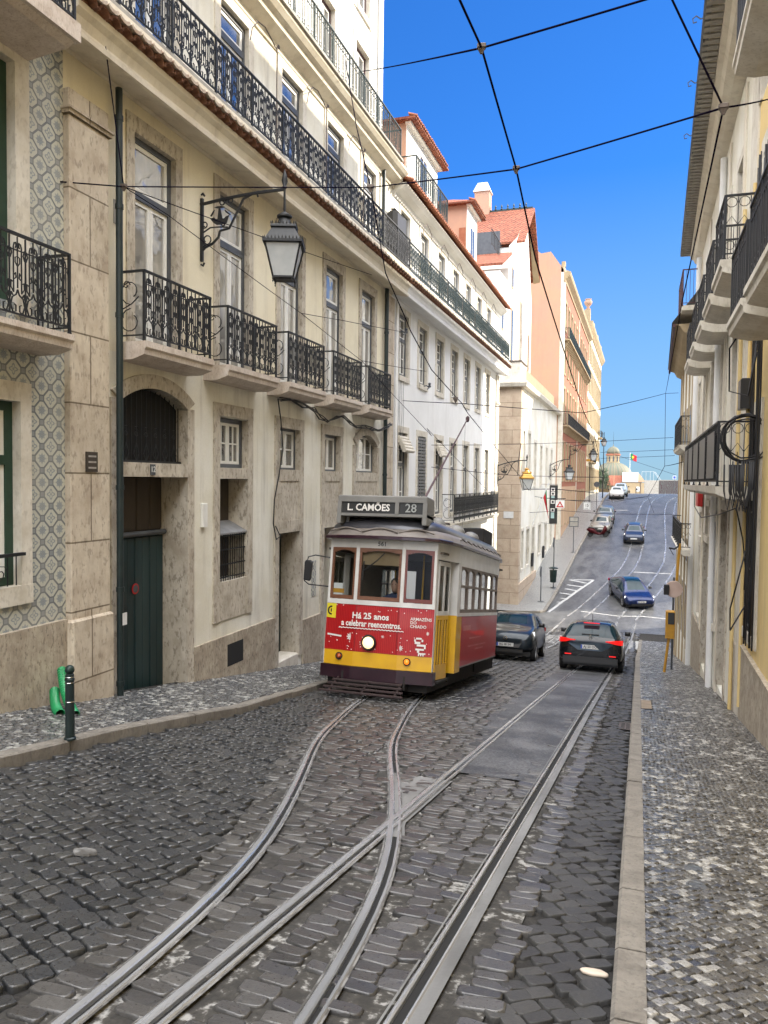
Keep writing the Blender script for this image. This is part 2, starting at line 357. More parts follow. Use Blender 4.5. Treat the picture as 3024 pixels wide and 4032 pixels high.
def ground_mats():
    # joint bed between the stones
    m, nt, b = newmat('earth joints'); v = coords(nt)
    f = noise(nt, v, 7, 5, .7); col = ramp(nt, f, [(.35, (.010,.009,.008)), (.60, (.022,.020,.018)), (.75, (.06,.056,.05))])
    L(nt, col, b.inputs['Base Color']); b.inputs['Roughness'].default_value = .9; bump(nt, noise(nt, v, 60, 3, .6), .6, .02, b); M['joint'] = m
    # mortar between the rails: pale blobs
    m, nt, b = newmat('cement joints'); v = coords(nt)
    f = noise(nt, v, 3.0, 5, .7); g = noise(nt, v, 17, 4, .6); ff = mathn(nt, 'ADD', mathn(nt, 'MULTIPLY', f, .5), mathn(nt, 'MULTIPLY', g, .5))
    col = ramp(nt, ff, [(.44, (.028,.026,.023)), (.535, (.05,.046,.04)), (.60, (.30,.295,.28))])
    L(nt, col, b.inputs['Base Color']); b.inputs['Roughness'].default_value = .85; bump(nt, g, .5, .02, b); M['cement_joint'] = m
    def sett(name, stops, rough=(.22,.46), spec=.8, bs=.4):
        m, nt, b = newmat(name); v = coords(nt); geo = nt.nodes.new('ShaderNodeNewGeometry')
        big = noise(nt, v, .8, 4, .6); fine = noise(nt, v, 55, 4, .65)
        r = geo.outputs['Random Per Island']
        k = mathn(nt, 'ADD', mathn(nt, 'MULTIPLY', r, .72), mathn(nt, 'MULTIPLY', big, .28))
        col = ramp(nt, k, stops); col = mixc(nt, ramp(nt, fine, [(.35, g3(.35)), (.65, g3(0))]), col, tuple(x*.45 for x in stops[0][1]))
        L(nt, col, b.inputs['Base Color'])
        rg = ramp(nt, fine, [(.3, g3(rough[0])), (.75, g3(rough[1]))]); L(nt, rg, b.inputs['Roughness']); b.inputs['Specular IOR Level'].default_value = spec
        bump(nt, mathn(nt, 'ADD', fine, mathn(nt, 'MULTIPLY', noise(nt, v, 14, 4, .6), 1.5)), bs, .008, b); return m
    M['sett'] = sett('basalt setts', [(.1,(.024,.026,.029)),(.5,(.036,.038,.041)),(.82,(.052,.053,.054)),(.95,(.085,.083,.080))])
    M['sett_rail'] = sett('worn granite setts', [(.1,(.034,.033,.033)),(.45,(.055,.053,.052)),(.75,(.080,.077,.074)),(.95,(.13,.125,.118))], (.24,.48))
    M['sett_flat'] = sett('flat worn setts', [(.1,(.036,.035,.035)),(.5,(.050,.049,.048)),(.9,(.072,.070,.066))], (.42,.66), .4)
    # pavement mosaic: dark and pale stones
    def calc(name, dark, pale, frac, bands):
        m, nt, b = newmat(name); v = coords(nt); geo = nt.nodes.new('ShaderNodeNewGeometry'); r = geo.outputs['Random Per Island']
        band = noise(nt, v, bands, 2, .5)
        th = mathn(nt, 'ADD', r, mathn(nt, 'MULTIPLY', mathn(nt, 'SUBTRACT', band, .5), .45))
        col = ramp(nt, th, [(0, dark[0]), (1-frac-.02, dark[1]), (1-frac, pale[0]), (1, pale[1])])
        fine = noise(nt, v, 70, 4, .6); col = mixc(nt, ramp(nt, fine, [(.35, g3(.3)), (.65, g3(0))]), col, (.03,.028,.025))
        L(nt, col, b.inputs['Base Color']); L(nt, ramp(nt, fine, [(.3, g3(.20)), (.7, g3(.42))]), b.inputs['Roughness']); b.inputs['Specular IOR Level'].default_value = .8
        bump(nt, fine, .3, .006, b); return m
    M['calc_right'] = calc('dark mosaic stones', ((.045,.042,.038),(.13,.122,.108)), ((.22,.21,.19),(.42,.40,.36)), .17, 1.1)
    M['calc_left'] = calc('grey and white mosaic stones', ((.05,.053,.056),(.105,.106,.106)), ((.20,.20,.19),(.40,.40,.375)), .22, .9)
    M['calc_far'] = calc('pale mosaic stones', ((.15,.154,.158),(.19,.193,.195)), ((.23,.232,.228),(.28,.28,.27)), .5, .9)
    M['kerb'] = stone('kerb limestone', (.235,.215,.185), (.145,.13,.112), (.08,.072,.062), scale=2.2, blotch=.4)
    m, nt, b = newmat('tarmac'); v = coords(nt); f = noise(nt, v, 34, 6, .8); g = noise(nt, v, 1.2, 4, .6)
    col = ramp(nt, mathn(nt, 'ADD', mathn(nt,'MULTIPLY',f,.6), mathn(nt,'MULTIPLY',g,.4)), [(.44,(.030,.032,.035)),(.50,(.062,.064,.067)),(.57,(.14,.142,.145))])
    L(nt, col, b.inputs['Base Color']); b.inputs['Roughness'].default_value = .5; bump(nt, f, .6, .01, b); M['tarmac'] = m
    # far roadway: brick bump
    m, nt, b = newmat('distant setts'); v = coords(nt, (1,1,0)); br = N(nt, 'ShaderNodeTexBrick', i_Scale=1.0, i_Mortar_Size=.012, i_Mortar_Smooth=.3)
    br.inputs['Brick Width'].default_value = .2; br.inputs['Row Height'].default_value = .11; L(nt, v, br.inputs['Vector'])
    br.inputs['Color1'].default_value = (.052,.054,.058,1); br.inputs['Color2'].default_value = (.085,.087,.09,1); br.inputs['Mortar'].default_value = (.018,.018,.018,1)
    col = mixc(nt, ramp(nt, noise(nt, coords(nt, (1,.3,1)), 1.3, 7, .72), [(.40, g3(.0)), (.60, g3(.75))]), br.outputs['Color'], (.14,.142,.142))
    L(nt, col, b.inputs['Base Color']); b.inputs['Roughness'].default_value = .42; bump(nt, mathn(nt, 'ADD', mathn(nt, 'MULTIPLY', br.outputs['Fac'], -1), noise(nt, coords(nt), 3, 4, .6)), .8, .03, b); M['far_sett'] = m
    m, nt, b = newmat('rail steel'); v = coords(nt); f = noise(nt, coords(nt, (3,.5,1)), 1, 3, .5)
    L(nt, ramp(nt, f, [(.3,(.34,.355,.38)),(.6,(.46,.475,.50)),(.8,(.60,.61,.62))]), b.inputs['Base Color']); b.inputs['Metallic'].default_value = .55; b.inputs['Specular IOR Level'].default_value = 1.0; L(nt, ramp(nt, f, [(.3,g3(.18)),(.7,g3(.30))]), b.inputs['Roughness']); M['steel'] = m
    M['rust'] = varied('rail side', (.09,.07,.06), (.16,.13,.11), 9, .6, .5)
    M['white_paint'] = varied('worn road paint', (.40,.40,.39), (.16,.16,.16), 5, .7, lo=.5, hi=.75)
    M['cement'] = varied('cement fillet', (.20,.197,.19), (.07,.066,.06), 7, .75, 0, .3, lo=.40, hi=.56)
    M['cement_wide'] = varied('smooth concrete strip', (.22,.22,.215), (.12,.12,.115), 3, .5, 0, .25, stretch=(1,.3,1))
ground_mats()

def sheet(name, x_lo, x_hi, y0, y1, h, m, step=.5, nx=1, kind='structure', skirt=None):
    """strip of ground between two x(y) curves, lying h above the road level"""
    ys = np.arange(y0, y1+1e-6, step); mb = MB(); lo = x_lo(ys)*np.ones_like(ys); hi = x_hi(ys)*np.ones_like(ys); z = gza(ys)+h
    t = np.linspace(0, 1, nx+1); X = lo[:,None]*(1-t)+hi[:,None]*t
    V = np.stack([X.ravel(), np.repeat(ys, nx+1), np.repeat(z, nx+1)], 1)
    i, j = np.meshgrid(np.arange(len(ys)-1), np.arange(nx), indexing='ij'); a = (i*(nx+1)+j).ravel()
    mb.arr(V, np.stack([a, a+1, a+nx+2, a+nx+1], 1))
    if skirt:
        for xs in (lo, hi):
            V = np.stack([np.repeat(xs,2), np.repeat(ys,2), np.stack([z, z-skirt],1).ravel()], 1); k = np.arange(len(ys)-1)
            mb.arr(V, np.stack([2*k, 2*k+1, 2*k+3, 2*k+2], 1))
    o = mb.build(name, m, fix=False); o['kind'] = kind; return o
const = lambda c: (lambda y: c + 0*y)

# whole terrain to the horizon
def terrain():
    mb = MB(); xs = np.array([-900,-300,-100,-40,-8,0,8,40,100,300,900.]); ys = np.concatenate([np.arange(-60,150,2.), [170,200,260,350,500,900,1800]])
    X, Y = np.meshgrid(xs, ys); Z = np.interp(Y, GY, GZ)-.14; n = len(xs)
    V = np.stack([X.ravel(), Y.ravel(), Z.ravel()], 1); i, j = np.meshgrid(np.arange(len(ys)-1), np.arange(n-1), indexing='ij'); a = (i*n+j).ravel()
    mb.arr(V, np.stack([a, a+1, a+n+1, a+n], 1)); o = mb.build('ground', M['concrete'], fix=False); o['kind'] = 'structure'
terrain()

kerbL = ipl([(-5.62,-6),(-5.6,6.3),(-5.62,7.3),(-5.46,8.95),(-5.42,9.9),(-5.56,11.6),(-5.6,13.2),(-5.62,40)])
kerbLh = lambda y: np.interp(y, [-6,8.9,9.7,12.2,13.2,41], [.13,.13,.105,.10,.12,.12])
foot_r = ipl([(1.70,-6),(1.66,12),(1.66,27),(1.45,33),(1.45,40)])

def stones(name, m, region, cell, angle=0, jit=.12, hgt=.012, y0=0, y1=10, x0=-6, x1=0, gap=.10, stagger=True, base=0.0, crown=.89, lod=8, diamond=False, tilt=.006, bed=.03):
    """one mesh of separate paving stones; region(x, y) says where they lie"""
    cx, cy = cell; ca, sa = math.cos(angle), math.sin(angle)
    corners = np.array([(x0,y0),(x1,y0),(x1,y1),(x0,y1)]); U = corners@np.array([[ca,-sa],[sa,ca]])
    u = np.arange(U[:,0].min()-cx, U[:,0].max()+cx, cx); v = np.arange(U[:,1].min()-cy, U[:,1].max()+cy, cy)
    UU, VV = np.meshgrid(u, v)
    if stagger:
        rowoff = RNG.uniform(.3, .7, len(v)) if not diamond else np.where(np.arange(len(v))%2, .5, 0.0)
        UU = UU + (rowoff[:,None]*cx)
    VV = VV + RNG.normal(0, cy*jit*.25, VV.shape); UU = UU + RNG.normal(0, cx*jit*.4, UU.shape)
    UU = UU.ravel(); VV = VV.ravel(); X = UU*ca - VV*sa; Y = UU*sa + VV*ca
    k = (X > x0) & (X < x1) & (Y > y0) & (Y < y1) & region(X, Y); X, Y = X[k], Y[k]; n = len(X)
    if lod == 8:
        th = np.arange(8)*PI/4 + PI/8; ox = np.sign(np.cos(th))*np.abs(np.cos(th))**.38; oy = np.sign(np.sin(th))*np.abs(np.sin(th))**.38
        mx = max(ox); ox, oy = ox/mx, oy/mx
    else: ox = np.array([1,-1,-1,1.]); oy = np.array([1,1,-1,-1.])
    if diamond: th = np.arange(4)*PI/2; ox = np.cos(th)*1.0; oy = np.sin(th)*1.0
    q = len(ox); sc = 1-gap
    if diamond: hx, hy = cx*.5*sc, cy*1.0*sc
    else: hx, hy = cx*.5*sc, cy*.5*sc
    wx = hx*(1+RNG.normal(0, jit*.5, (n,1))); wy = hy*(1+RNG.normal(0, jit*.35, (n,1)))
    px = ox[None,:]*wx*(1+RNG.normal(0, jit*.22, (n,q))); py = oy[None,:]*wy*(1+RNG.normal(0, jit*.22, (n,q)))
    rot = RNG.normal(0, jit*.3, (n,1)); c2, s2 = np.cos(rot), np.sin(rot); px, py = px*c2-py*s2, px*s2+py*c2
    gx = px*ca - py*sa; gy = px*sa + py*ca
    top = hgt*(1+RNG.normal(0, .22, (n,1))) + RNG.normal(0, .003, (n,1)); tx = RNG.normal(0, tilt, (n,1)); ty = RNG.normal(0, tilt, (n,1))
    rings_ = []
    for s_, h_ in ((1.0, -bed), (.985, .45), (crown, 1.0)):
        xx = X[:,None]+gx*s_; yy = Y[:,None]+gy*s_
        zz = gza(yy)+base + (h_ if h_ < 0 else top*h_) + (tx*gx*s_*8+ty*gy*s_*8 if h_ > 0 else 0)
        rings_.append(np.stack([xx,yy,zz], 2))
    V = np.concatenate(rings_, 1).reshape(-1,3); st = np.arange(n)*(3*q); F4 = []
    for r_ in range(2):
        for i in range(q):
            j = (i+1)%q; F4.append(np.stack([st+r_*q+i, st+r_*q+j, st+(r_+1)*q+j, st+(r_+1)*q+i], 1))
    F4 = np.concatenate(F4); 
    mb = MB(); mb.arr(V, F4); capf = (st[:,None]+2*q+np.arange(q)[None,:])
    mb.f.extend([tuple(r) for r in capf.tolist()])
    o = mb.build(name, m, fix=False, smooth=True); fl = np.ones(len(mb.f), bool); fl[len(F4):] = False; o.data.polygons.foreach_set('use_smooth', fl); o['kind'] = 'structure'; return o

LX = {}
for nm, ln, off in (('A', railA, 0), ('C', railA, .92), ('B', railB, 0), ('D', railB, .92)):
    LX[nm] = smooth_line(ln, off)
rx = {k: (lambda xs, ys: (lambda y: np.interp(y, ys, xs)))(*v) for k, v in LX.items()}
def clear_of_rails(X, Y, g=.075, gr=.115):
    k = np.ones_like(X, bool)
    for n_ in 'ACBD':
        d = X-rx[n_](Y); k &= ~((d > -g) & (d < gr))
    return k
asphalt = lambda X, Y: (Y > 7.9) & (Y < 23.5) & (X > rx['B'](Y)-.42*(Y > 8.5)*np.clip((Y-8.5)/4,0,1)+RNG.uniform(-.05,.22,np.shape(X))) & (X < rx['D'](Y)-.05-RNG.uniform(0,.12,np.shape(X))) & (Y > 7.9+RNG.uniform(-.1,.35,np.shape(X)))
dstrip = .055
def reg_left(X, Y): return (X > kerbL(Y)+.07) & (X < rx['A'](Y)-.30) 
def reg_tracks(X, Y): return (X > rx['A'](Y)-.30) & (X < rx['D'](Y)+.36) & clear_of_rails(X, Y) & ~asphalt(X, Y) & ~((X > rx['D'](Y)) & (X < rx['D'](Y)+.16+dstrip))
def reg_right(X, Y): return (X > rx['D'](Y)+.36+.06) & (X < -.10) & ~((X > -.24) & (Y > 12.2) & (Y < 13.1))
road_lo = lambda y: np.where(y < 41.2, kerbL(y), -9.0)
sheet('road', lambda y: np.where(y < 41, kerbL(y)-.02, np.where(y < 45.0, -30., -5.2)), lambda y: np.where(y < 38, -.05, np.where(y < 40., 2.0, 14.)), -16, 46, -.018, M['joint'], .5, 6)
stones('left_lane_setts', M['sett'], reg_left, (.122,.108), R(-24), .19, .017, 2, 13, -5.6, -1.8, gap=.075, tilt=.010)
stones('left_lane_setts', M['sett'], lambda X,Y: reg_left(X,Y), (.15,.12), R(-20), .14, .02, 13, 41, -5.6, -3, gap=.09, lod=4)
sheet('track_bed', lambda y: rx['A'](y)-.30, lambda y: rx['D'](y)+.36, -3, 41, -.006, M['cement_joint'], .35, 2)
stones('track_setts', M['sett_rail'], reg_tracks, (.195,.100), 0,   .24, .0125, 2, 14, -5.4, .1, gap=.07, crown=.89)
stones('track_setts', M['sett_rail'], reg_tracks, (.22,.12), 0, .18, .013, 14, 41, -5.6, .1, gap=.10, lod=4)
stones('right_lane_setts', M['sett_flat'], reg_right, (.14,.10), R(38), .22, .008, 2, 14, -.95, -.05, gap=.04, crown=.92, tilt=.006)
stones('right_lane_setts', M['sett_flat'], reg_right, (.16,.12), R(30), .2, .010, 14, 36, -1.2, -.05, gap=.06, lod=4)
sheet('asphalt_patch', lambda y: rx['B'](y)-.42*np.clip((y-8.4)/4,0,1)+.035*np.sin(y*5.1)+.03*np.sin(y*13.7), lambda y: rx['D'](y)-.01, 7.9, 23.5, .0135, M['tarmac'], .12, 2)
# roadway beyond the crossing
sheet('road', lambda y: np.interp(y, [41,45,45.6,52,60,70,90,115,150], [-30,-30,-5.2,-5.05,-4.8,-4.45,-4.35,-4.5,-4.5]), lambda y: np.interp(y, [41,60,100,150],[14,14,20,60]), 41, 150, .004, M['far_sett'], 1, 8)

# pavements
sheet('pavement', const(-7.6), lambda y: kerbL(y)-.14, -16, 41.1, .10, M['joint'], .4, 2)
regPL = lambda X, Y: (X > -7.45) & (X < kerbL(Y)-.15)
stones('pavement_mosaic', M['calc_left'], regPL, (.078,.066), R(12), .25, .010, 4.5, 19, -7.5, -5.4, gap=.10, base=.105, crown=.85, lod=4)
stones('pavement_mosaic', M['calc_left'], regPL, (.10,.085), R(12), .25, .010, 19, 41, -7.5, -5.4, gap=.10, base=.105, crown=.85, lod=4)
sheet('pavement', const(.07), lambda y: foot_r(y)+.3, -16, 38.2, .10, M['joint'], .4, 2)
regPR = lambda X, Y: (X > .085) & (X < foot_r(Y)+.02) & ~((X < .30) & (Y > 14.15) & (Y < 15.7))
stones('pavement_mosaic', M['calc_right'], regPR, (.088,.040), 0, .14, .009, 2.5, 13, .05, 1.85, gap=.10, base=.105, crown=.85, lod=4, diamond=True)
stones('pavement_mosaic', M['calc_right'], regPR, (.11,.052), 0, .12, .010, 13, 38, .05, 1.85, gap=.10, base=.105, crown=.85, lod=4, diamond=True)
# kerbs as cut stones
def kerb(name, xf, wide, y0, y1, hf, m, ln=1.1):
    mb = MB(); y = y0
    while y < y1:
        l = ln*random.uniform(.75, 1.25); e = min(y+l-.014, y1); n = 4; dz = random.uniform(-.004,.004)
        ring = []
        for k in range(n+1):
            yy = y+(e-y)*k/n; x = float(xf(yy)); z = gz(yy); h = float(hf(yy))+dz
            ring.append([(x, yy, z-.1), (x, yy, z+h-.018), (x+.018*(1 if wide > 0 else -1), yy, z+h), (x+wide, yy, z+h), (x+wide, yy, z-.1)])
        mb.rings(ring, cap=True); y += l
    o = mb.build(name, m); o['kind'] = 'structure'; return o
kerb('kerb', kerbL, -.16, -5, 41, kerbLh, M['kerb'])
kerb('kerb', lambda y: np.interp(y, [-5,30,38],[-.075,-.06,.05]), .15, -5, 38.2, lambda y: .122, M['kerb'], .95)
# far left pavement
kf = ipl([(-7.1,44.55),(-5.6,44.8),(-5.14,45.3),(-5.0,51.5),(-4.74,60),(-4.42,70.5),(-4.3,90.9),(-4.45,114.5),(-4.6,140)])
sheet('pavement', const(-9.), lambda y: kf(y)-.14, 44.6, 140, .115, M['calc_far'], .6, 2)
kerb('kerb', kf, -.2, 44.55, 140, lambda y: .125, M['kerb'], 1.5)

# rails
def rail(name, key, y0, y1, label, wide_strip=0):
    xs, ys = LX[key]; k = (ys >= y0) & (ys <= y1); xs, ys = xs[k], ys[k]
    mb = MB(); a_, b_ = (-.020, .004) if wide_strip else (-.030, .016); strip(mb, xs, ys, a_+.009, b_-.008, .0275); strip(mb, xs, ys, a_, a_+.009, .0225, .0275); strip(mb, xs, ys, a_-.006, a_, .012, .0225); strip(mb, xs, ys, b_-.008, b_, .0275, .0215); strip(mb, xs, ys, b_, b_+.002, .0215, .002)
    c_ = .058 if wide_strip else .052; strip(mb, xs, ys, c_, .067, .0255); strip(mb, xs, ys, .067, .073, .0255, .018); strip(mb, xs, ys, c_-.002, c_, .002, .0255)
    o = mb.build(name, M['steel'], fix=False)
    g = MB(); strip(g, xs, ys, b_, c_, .003); gr = g.build('groove', M['dark'], o, fix=False)
    c = MB(); strip(c, xs, ys, -.048, -.036, .0165, .018); strip(c, xs, ys, .073, .084+wide_strip, .018, .0165)
    c.build('cement_fillet', M['cement_wide'] if wide_strip else M['cement'], o, fix=False)
    tag(o, label, 'tram rail', 'tram rails set in the cobbles'); return o
rail('tram_rail', 'A', 0, 44, 'curving tram rail farthest left, running in under the left side of the red tram')
rail('tram_rail', 'C', 0, 44, 'curving tram rail crossing a straight rail, leading under the right side of the tram')
rail('tram_rail', 'B', 0, 44, 'straight tram rail along the left edge of the asphalt strip towards the black hatchback')
rail('tram_rail', 'D', 0, 44, 'straight tram rail with wide pale concrete strip, nearest the right kerb', dstrip)
rail('tram_rail', 'A', 44.3, 148, 'leftmost distant tram rail bending up the far hill')
rail('tram_rail', 'C', 44.3, 148, 'distant tram rail bending up the hill, second from left, under the old dark saloon')
rail('tram_rail', 'B', 44.3, 139, 'distant bright tram rail curving up the hill to the crest at the right')
rail('tram_rail', 'D', 44.3, 139, 'distant tram rail farthest right, vanishing behind the right-hand buildings')
# crossing frog: steel plate where two rails cross
fr = MB(); xs = np.linspace(0,1,10)
for sgn in (1,-1):
    pass
yc = 6.35
def plate():
    mb = MB(); ys = np.arange(5.5, 7.6, .1); lo = np.minimum(rx['C'](ys), rx['B'](ys))-.05; hi = np.maximum(rx['C'](ys), rx['B'](ys))+.11
    V = np.empty((2*len(ys),3)); V[0::2] = np.stack([lo, ys, gza(ys)+.0105],1); V[1::2] = np.stack([hi, ys, gza(ys)+.0105],1); i = np.arange(len(ys)-1)
    mb.arr(V, np.stack([2*i,2*i+1,2*i+3,2*i+2],1)); o = mb.build('crossing_plate', M['cement_wide'], fix=False)
    tag(o, 'smooth grey cement bed where the curved and straight rails cross', 'track plate')
plate()
# road markings
def marks():
    def poly(name, pts, w=None):
        mb = MB()
        for a, b_ in zip(pts[:-1], pts[1:]):
            a = Vector(a); b_ = Vector(b_); d = (b_-a).normalized(); n_ = Vector((-d.y, d.x))*(w/2); k = max(1, int((b_-a).length/1.0))
            for i in range(k):
                p = a.lerp(b_, i/k); q = a.lerp(b_, (i+1)/k)
                mb.quad(*[(v.x, v.y, gz(v.y)+.009) for v in (p-n_, q-n_, q+n_, p+n_)])
        o = mb.build(name, M['white_paint'], fix=False); o['kind'] = 'structure'
    poly('road_marking', [(-5.0,45.5),(-4.55,48.3),(-3.84,51.6),(-2.98,54.65),(-4.6,54.35),(-3.4,53.75)], .18)
    for a, b_ in (((-4.63,53.07),(-3.63,52.72)),((-4.64,52.0),(-3.84,51.59)),((-4.9,50.85),(-4.13,50.59)),((-4.7,49.5),(-4.4,49.44)),((-4.8,48.4),(-4.55,48.33))): poly('road_marking', [a,b_], .2)
    poly('road_marking', [(-3.2,46.3),(-1.1,45.6),(0.2,45.97),(1.6,45.7)], .15); poly('road_marking', [(-.5,57.3),(2.2,57.27)], .15)
    poly('road_marking', [(-4.2,86.5),(-1.3,87.2)], .3)
    for X in (-4.45,-4.1,-3.75): poly('road_marking', [(X,35.1),(X+.1,38.5)], .3)
    poly('road_marking', [(-.3,35.3),(-.3,38.4)], .2); poly('road_marking', [(.0,35.3),(.0,38.4)], .2)
marks()
# ------------------------------------------------------------------ building parts
def facade(mb, X, s, y0, y1, z0, z1, ops, depth=.3):
    """wall in the plane x=X facing s, with rectangular openings and their reveals"""
    e_ = .006; full = ops; ops = [(o[0]-e_, o[1]+e_, o[2]-e_, o[3]+e_) for o in ops]
    ys = sorted({y0, y1, *[o[0] for o in ops], *[o[1] for o in ops]}); zs = sorted({z0, z1, *[o[2] for o in ops], *[o[3] for o in ops]})
    ys = [y for y in ys if y0 <= y <= y1]; zs = [z for z in zs if z0 <= z <= z1]
    for a, b in zip(ys[:-1], ys[1:]):
        run = None
        for c, d in zip(zs[:-1], zs[1:]):
            ym, zm = (a+b)/2, (c+d)/2
            hole = any(o[0] < ym < o[1] and o[2] < zm < o[3] for o in ops)
            if not hole:
                if run is None: run = [c, d]
                else: run[1] = d
            if (hole or d == zs[-1]) and run:
                mb.quad((X,a,run[0]), (X,b,run[0]), (X,b,run[1]), (X,a,run[1])); run = None
    for (a, b, c, d, *_) in ops:
        t = X-s*depth
        mb.quad((X,a,c),(X,a,d),(t,a,d),(t,a,c)); mb.quad((X,b,c),(X,b,d),(t,b,d),(t,b,c))
        mb.quad((X,a,c),(X,b,c),(t,b,c),(t,a,c)); mb.quad((X,a,d),(X,b,d),(t,b,d),(t,a,d))
    return mb
def surround(parent, X, s, y0, y1, z0, z1, w=.24, proud=.03, m='stone', sill=True, top=None, foot=None, depth=.16):
    """stone frame round an opening; joined jambs, lintel and sill"""
    mb = MB(); a, b = X-s*depth, X+s*proud; tw = top or w
    mb.box(a, b, y0-w, y0, foot if foot is not None else z0-(.16 if sill else 0), z1); mb.box(a, b, y1, y1+w, foot if foot is not None else z0-(.16 if sill else 0), z1)
    mb.box(a, b+s*.003, y0-w, y1+w, z1, z1+tw)
    if sill: mb.box(a, b+s*.03, y0, y1, z0-.16, z0)
    return mb.build('window_surround', M[m], parent)
def window(parent, X, s, y0, y1, z0, z1, fr='frame_grey', sash='frame_white', gl='glass', transom=None, rec=.14, bars=0, frw=.07, leaves=2, vb=0, name='window', sur=None, sw=.055):
    """casement: outer frame (part) > sash, pane (sub-parts)"""
    X0 = X-s*rec; mb = MB(); t = .07
    mb.box(X0-s*t, X0, y0, y0+frw, z0, z1); mb.box(X0-s*t, X0, y1-frw, y1, z0, z1)
    mb.box(X0-s*t, X0+s*.002, y0+frw, y1-frw, z1-frw, z1); mb.box(X0-s*t, X0+s*.002, y0+frw, y1-frw, z0, z0+frw*.9)
    if transom: mb.box(X0-s*t, X0+s*.01, y0+frw, y1-frw, transom-.06, transom+.06)
    f = mb.build(name, M[fr], parent)
    sh = MB(); xs = X0-s*.02; xe = X0-s*.06
    def sashbox(a, b, c, d):
        sh.box(xe, xs, a, a+sw, c, d); sh.box(xe, xs, b-sw, b, c, d); sh.box(xe, xs-s*.002, a+sw, b-sw, c, c+sw); sh.box(xe, xs-s*.002, a+sw, b-sw, d-sw, d)
        for k in range(bars): zz = c+(d-c)*(k+1)/(bars+1); sh.box(xe+s*.01, xs-s*.006, a+sw, b-sw, zz-.014, zz+.014)
        for k in range(vb): yy = a+(b-a)*(k+1)/(vb+1); sh.box(xe+s*.012, xs-s*.008, yy-.014, yy+.014, c+sw, d-sw)
    zt = (transom-.06) if transom else z1-frw
    a, b = y0+frw, y1-frw; lw = (b-a)/leaves
    for k in range(leaves): sashbox(a+lw*k+.003, a+lw*(k+1)-.003, z0+frw*.9, zt)
    if transom: sashbox(a, b, transom+.06, z1-frw)
    sh.build('sash', M[sash], f)
    g = MB(); g.quad((X0-s*.045, y0+.02, z0+.02), (X0-s*.045, y1-.02, z0+.02), (X0-s*.045, y1-.02, z1-.02), (X0-s*.045, y0+.02, z1-.02)); g.build('pane', M[gl], f)
    return f
def scroll(cx, cz, r, a0, turns, n=9, k=.28):
    return [(cx+r*(1-(1-k)*i/n)*math.cos(a0+turns*2*PI*i/n), cz+r*(1-(1-k)*i/n)*math.sin(a0+turns*2*PI*i/n)) for i in range(n+1)]
def rail_unit(w, h, kind=0, t=.009):
    """wrought-iron repeat in the (u, z) plane: list of polylines and radius"""
    P = []
    if kind == 0:     # bars with loops above and heart scrolls below
        P += [([(0,.05),(0,h-.03)], t*1.1), ([(w*.5,.36*h),(w*.5,h-.03)], t*.9), ([(w*.25,.30*h),(w*.25,.80*h)], t*.9), ([(w*.75,.30*h),(w*.75,.80*h)], t*.9)]
        for sg in (-1,1):
            c = w*.5
            P.append(([(c+sg*w*.25,.80*h)]+[(c+sg*(w*.25-u), z) for u, z in [(.0,.84*h),(w*.06,.89*h),(w*.14,.9*h),(w*.17,.86*h),(w*.12,.83*h)]], t*.9))
            P.append(([(c, .34*h), (c+sg*w*.10,.28*h), (c+sg*w*.34,.24*h), (c+sg*w*.44,.15*h), (c+sg*w*.30,.06*h), (c+sg*w*.12,.08*h), (c+sg*w*.12,.15*h), (c+sg*w*.22,.16*h)], t))
            P.append(([(c+sg*w*.25,.30*h),(c+sg*w*.42,.36*h),(c+sg*w*.40,.44*h),(c+sg*w*.30,.42*h)], t*.8))
            P.append(([(c+sg*w*.02,.62*h),(c+sg*w*.14,.66*h),(c+sg*w*.14,.72*h),(c+sg*w*.03,.73*h)], t*.8))
            P.append(([(c+sg*w*.25,.50*h),(c+sg*w*.12,.54*h),(c+sg*w*.10,.48*h),(c+sg*w*.20,.46*h)], t*.9)); P.append(([(c+sg*w*.46,.70*h),(c+sg*w*.36,.76*h),(c+sg*w*.42,.82*h),(c+sg*w*.5,.80*h)], t*.9)); P.append(([(c+sg*w*.5,.22*h),(c+sg*w*.38,.30*h),(c+sg*w*.30,.26*h)], t))
    elif kind == 1:   # twisted balusters, plain
        P += [([(0,.05),(0,h-.03)], t*1.2), ([(w*.5,.05),(w*.5,h-.03)], t)]
        P.append((scroll(w*.25, h*.86, w*.2, 0, 1, 8, .9), t*.8)); P.append((scroll(w*.25, h*.16, w*.22, 0, 1, 8, .9), t*.8)); P.append(([(w*.25,.28*h),(w*.25,.74*h)], t*.8))
    elif kind == 2:   # thin verticals
        P += [([(0,.05),(0,h-.03)], t), ([(w*.5,.05),(w*.5,h-.03)], t)]
    elif kind == 3:   # rings above, bars below
        P += [([(0,.05),(0,h-.03)], t), (scroll(w*.5, h-.03-w*.42, w*.42, 0, 1, 10, 1.0), t*.8), ([(w*.5,.05),(w*.5,h*.52)], t*.8), ([(0,h*.52),(w*.5,h*.66),(w,h*.52)], t*.8)]
    return P
def unit_mb(w, h, kind, plane, t=.009):
    """plane 'y': runs along Y at x=0; plane 'x': runs along X at y=0"""
    mb = MB()
    for pts, r in rail_unit(w, h, kind, t):
        q = [(0,u,z) if plane == 'y' else (u,0,z) for u, z in pts]; mb.tube(q, r, 3 if r < .0075 else 4, cap=False)
    return mb
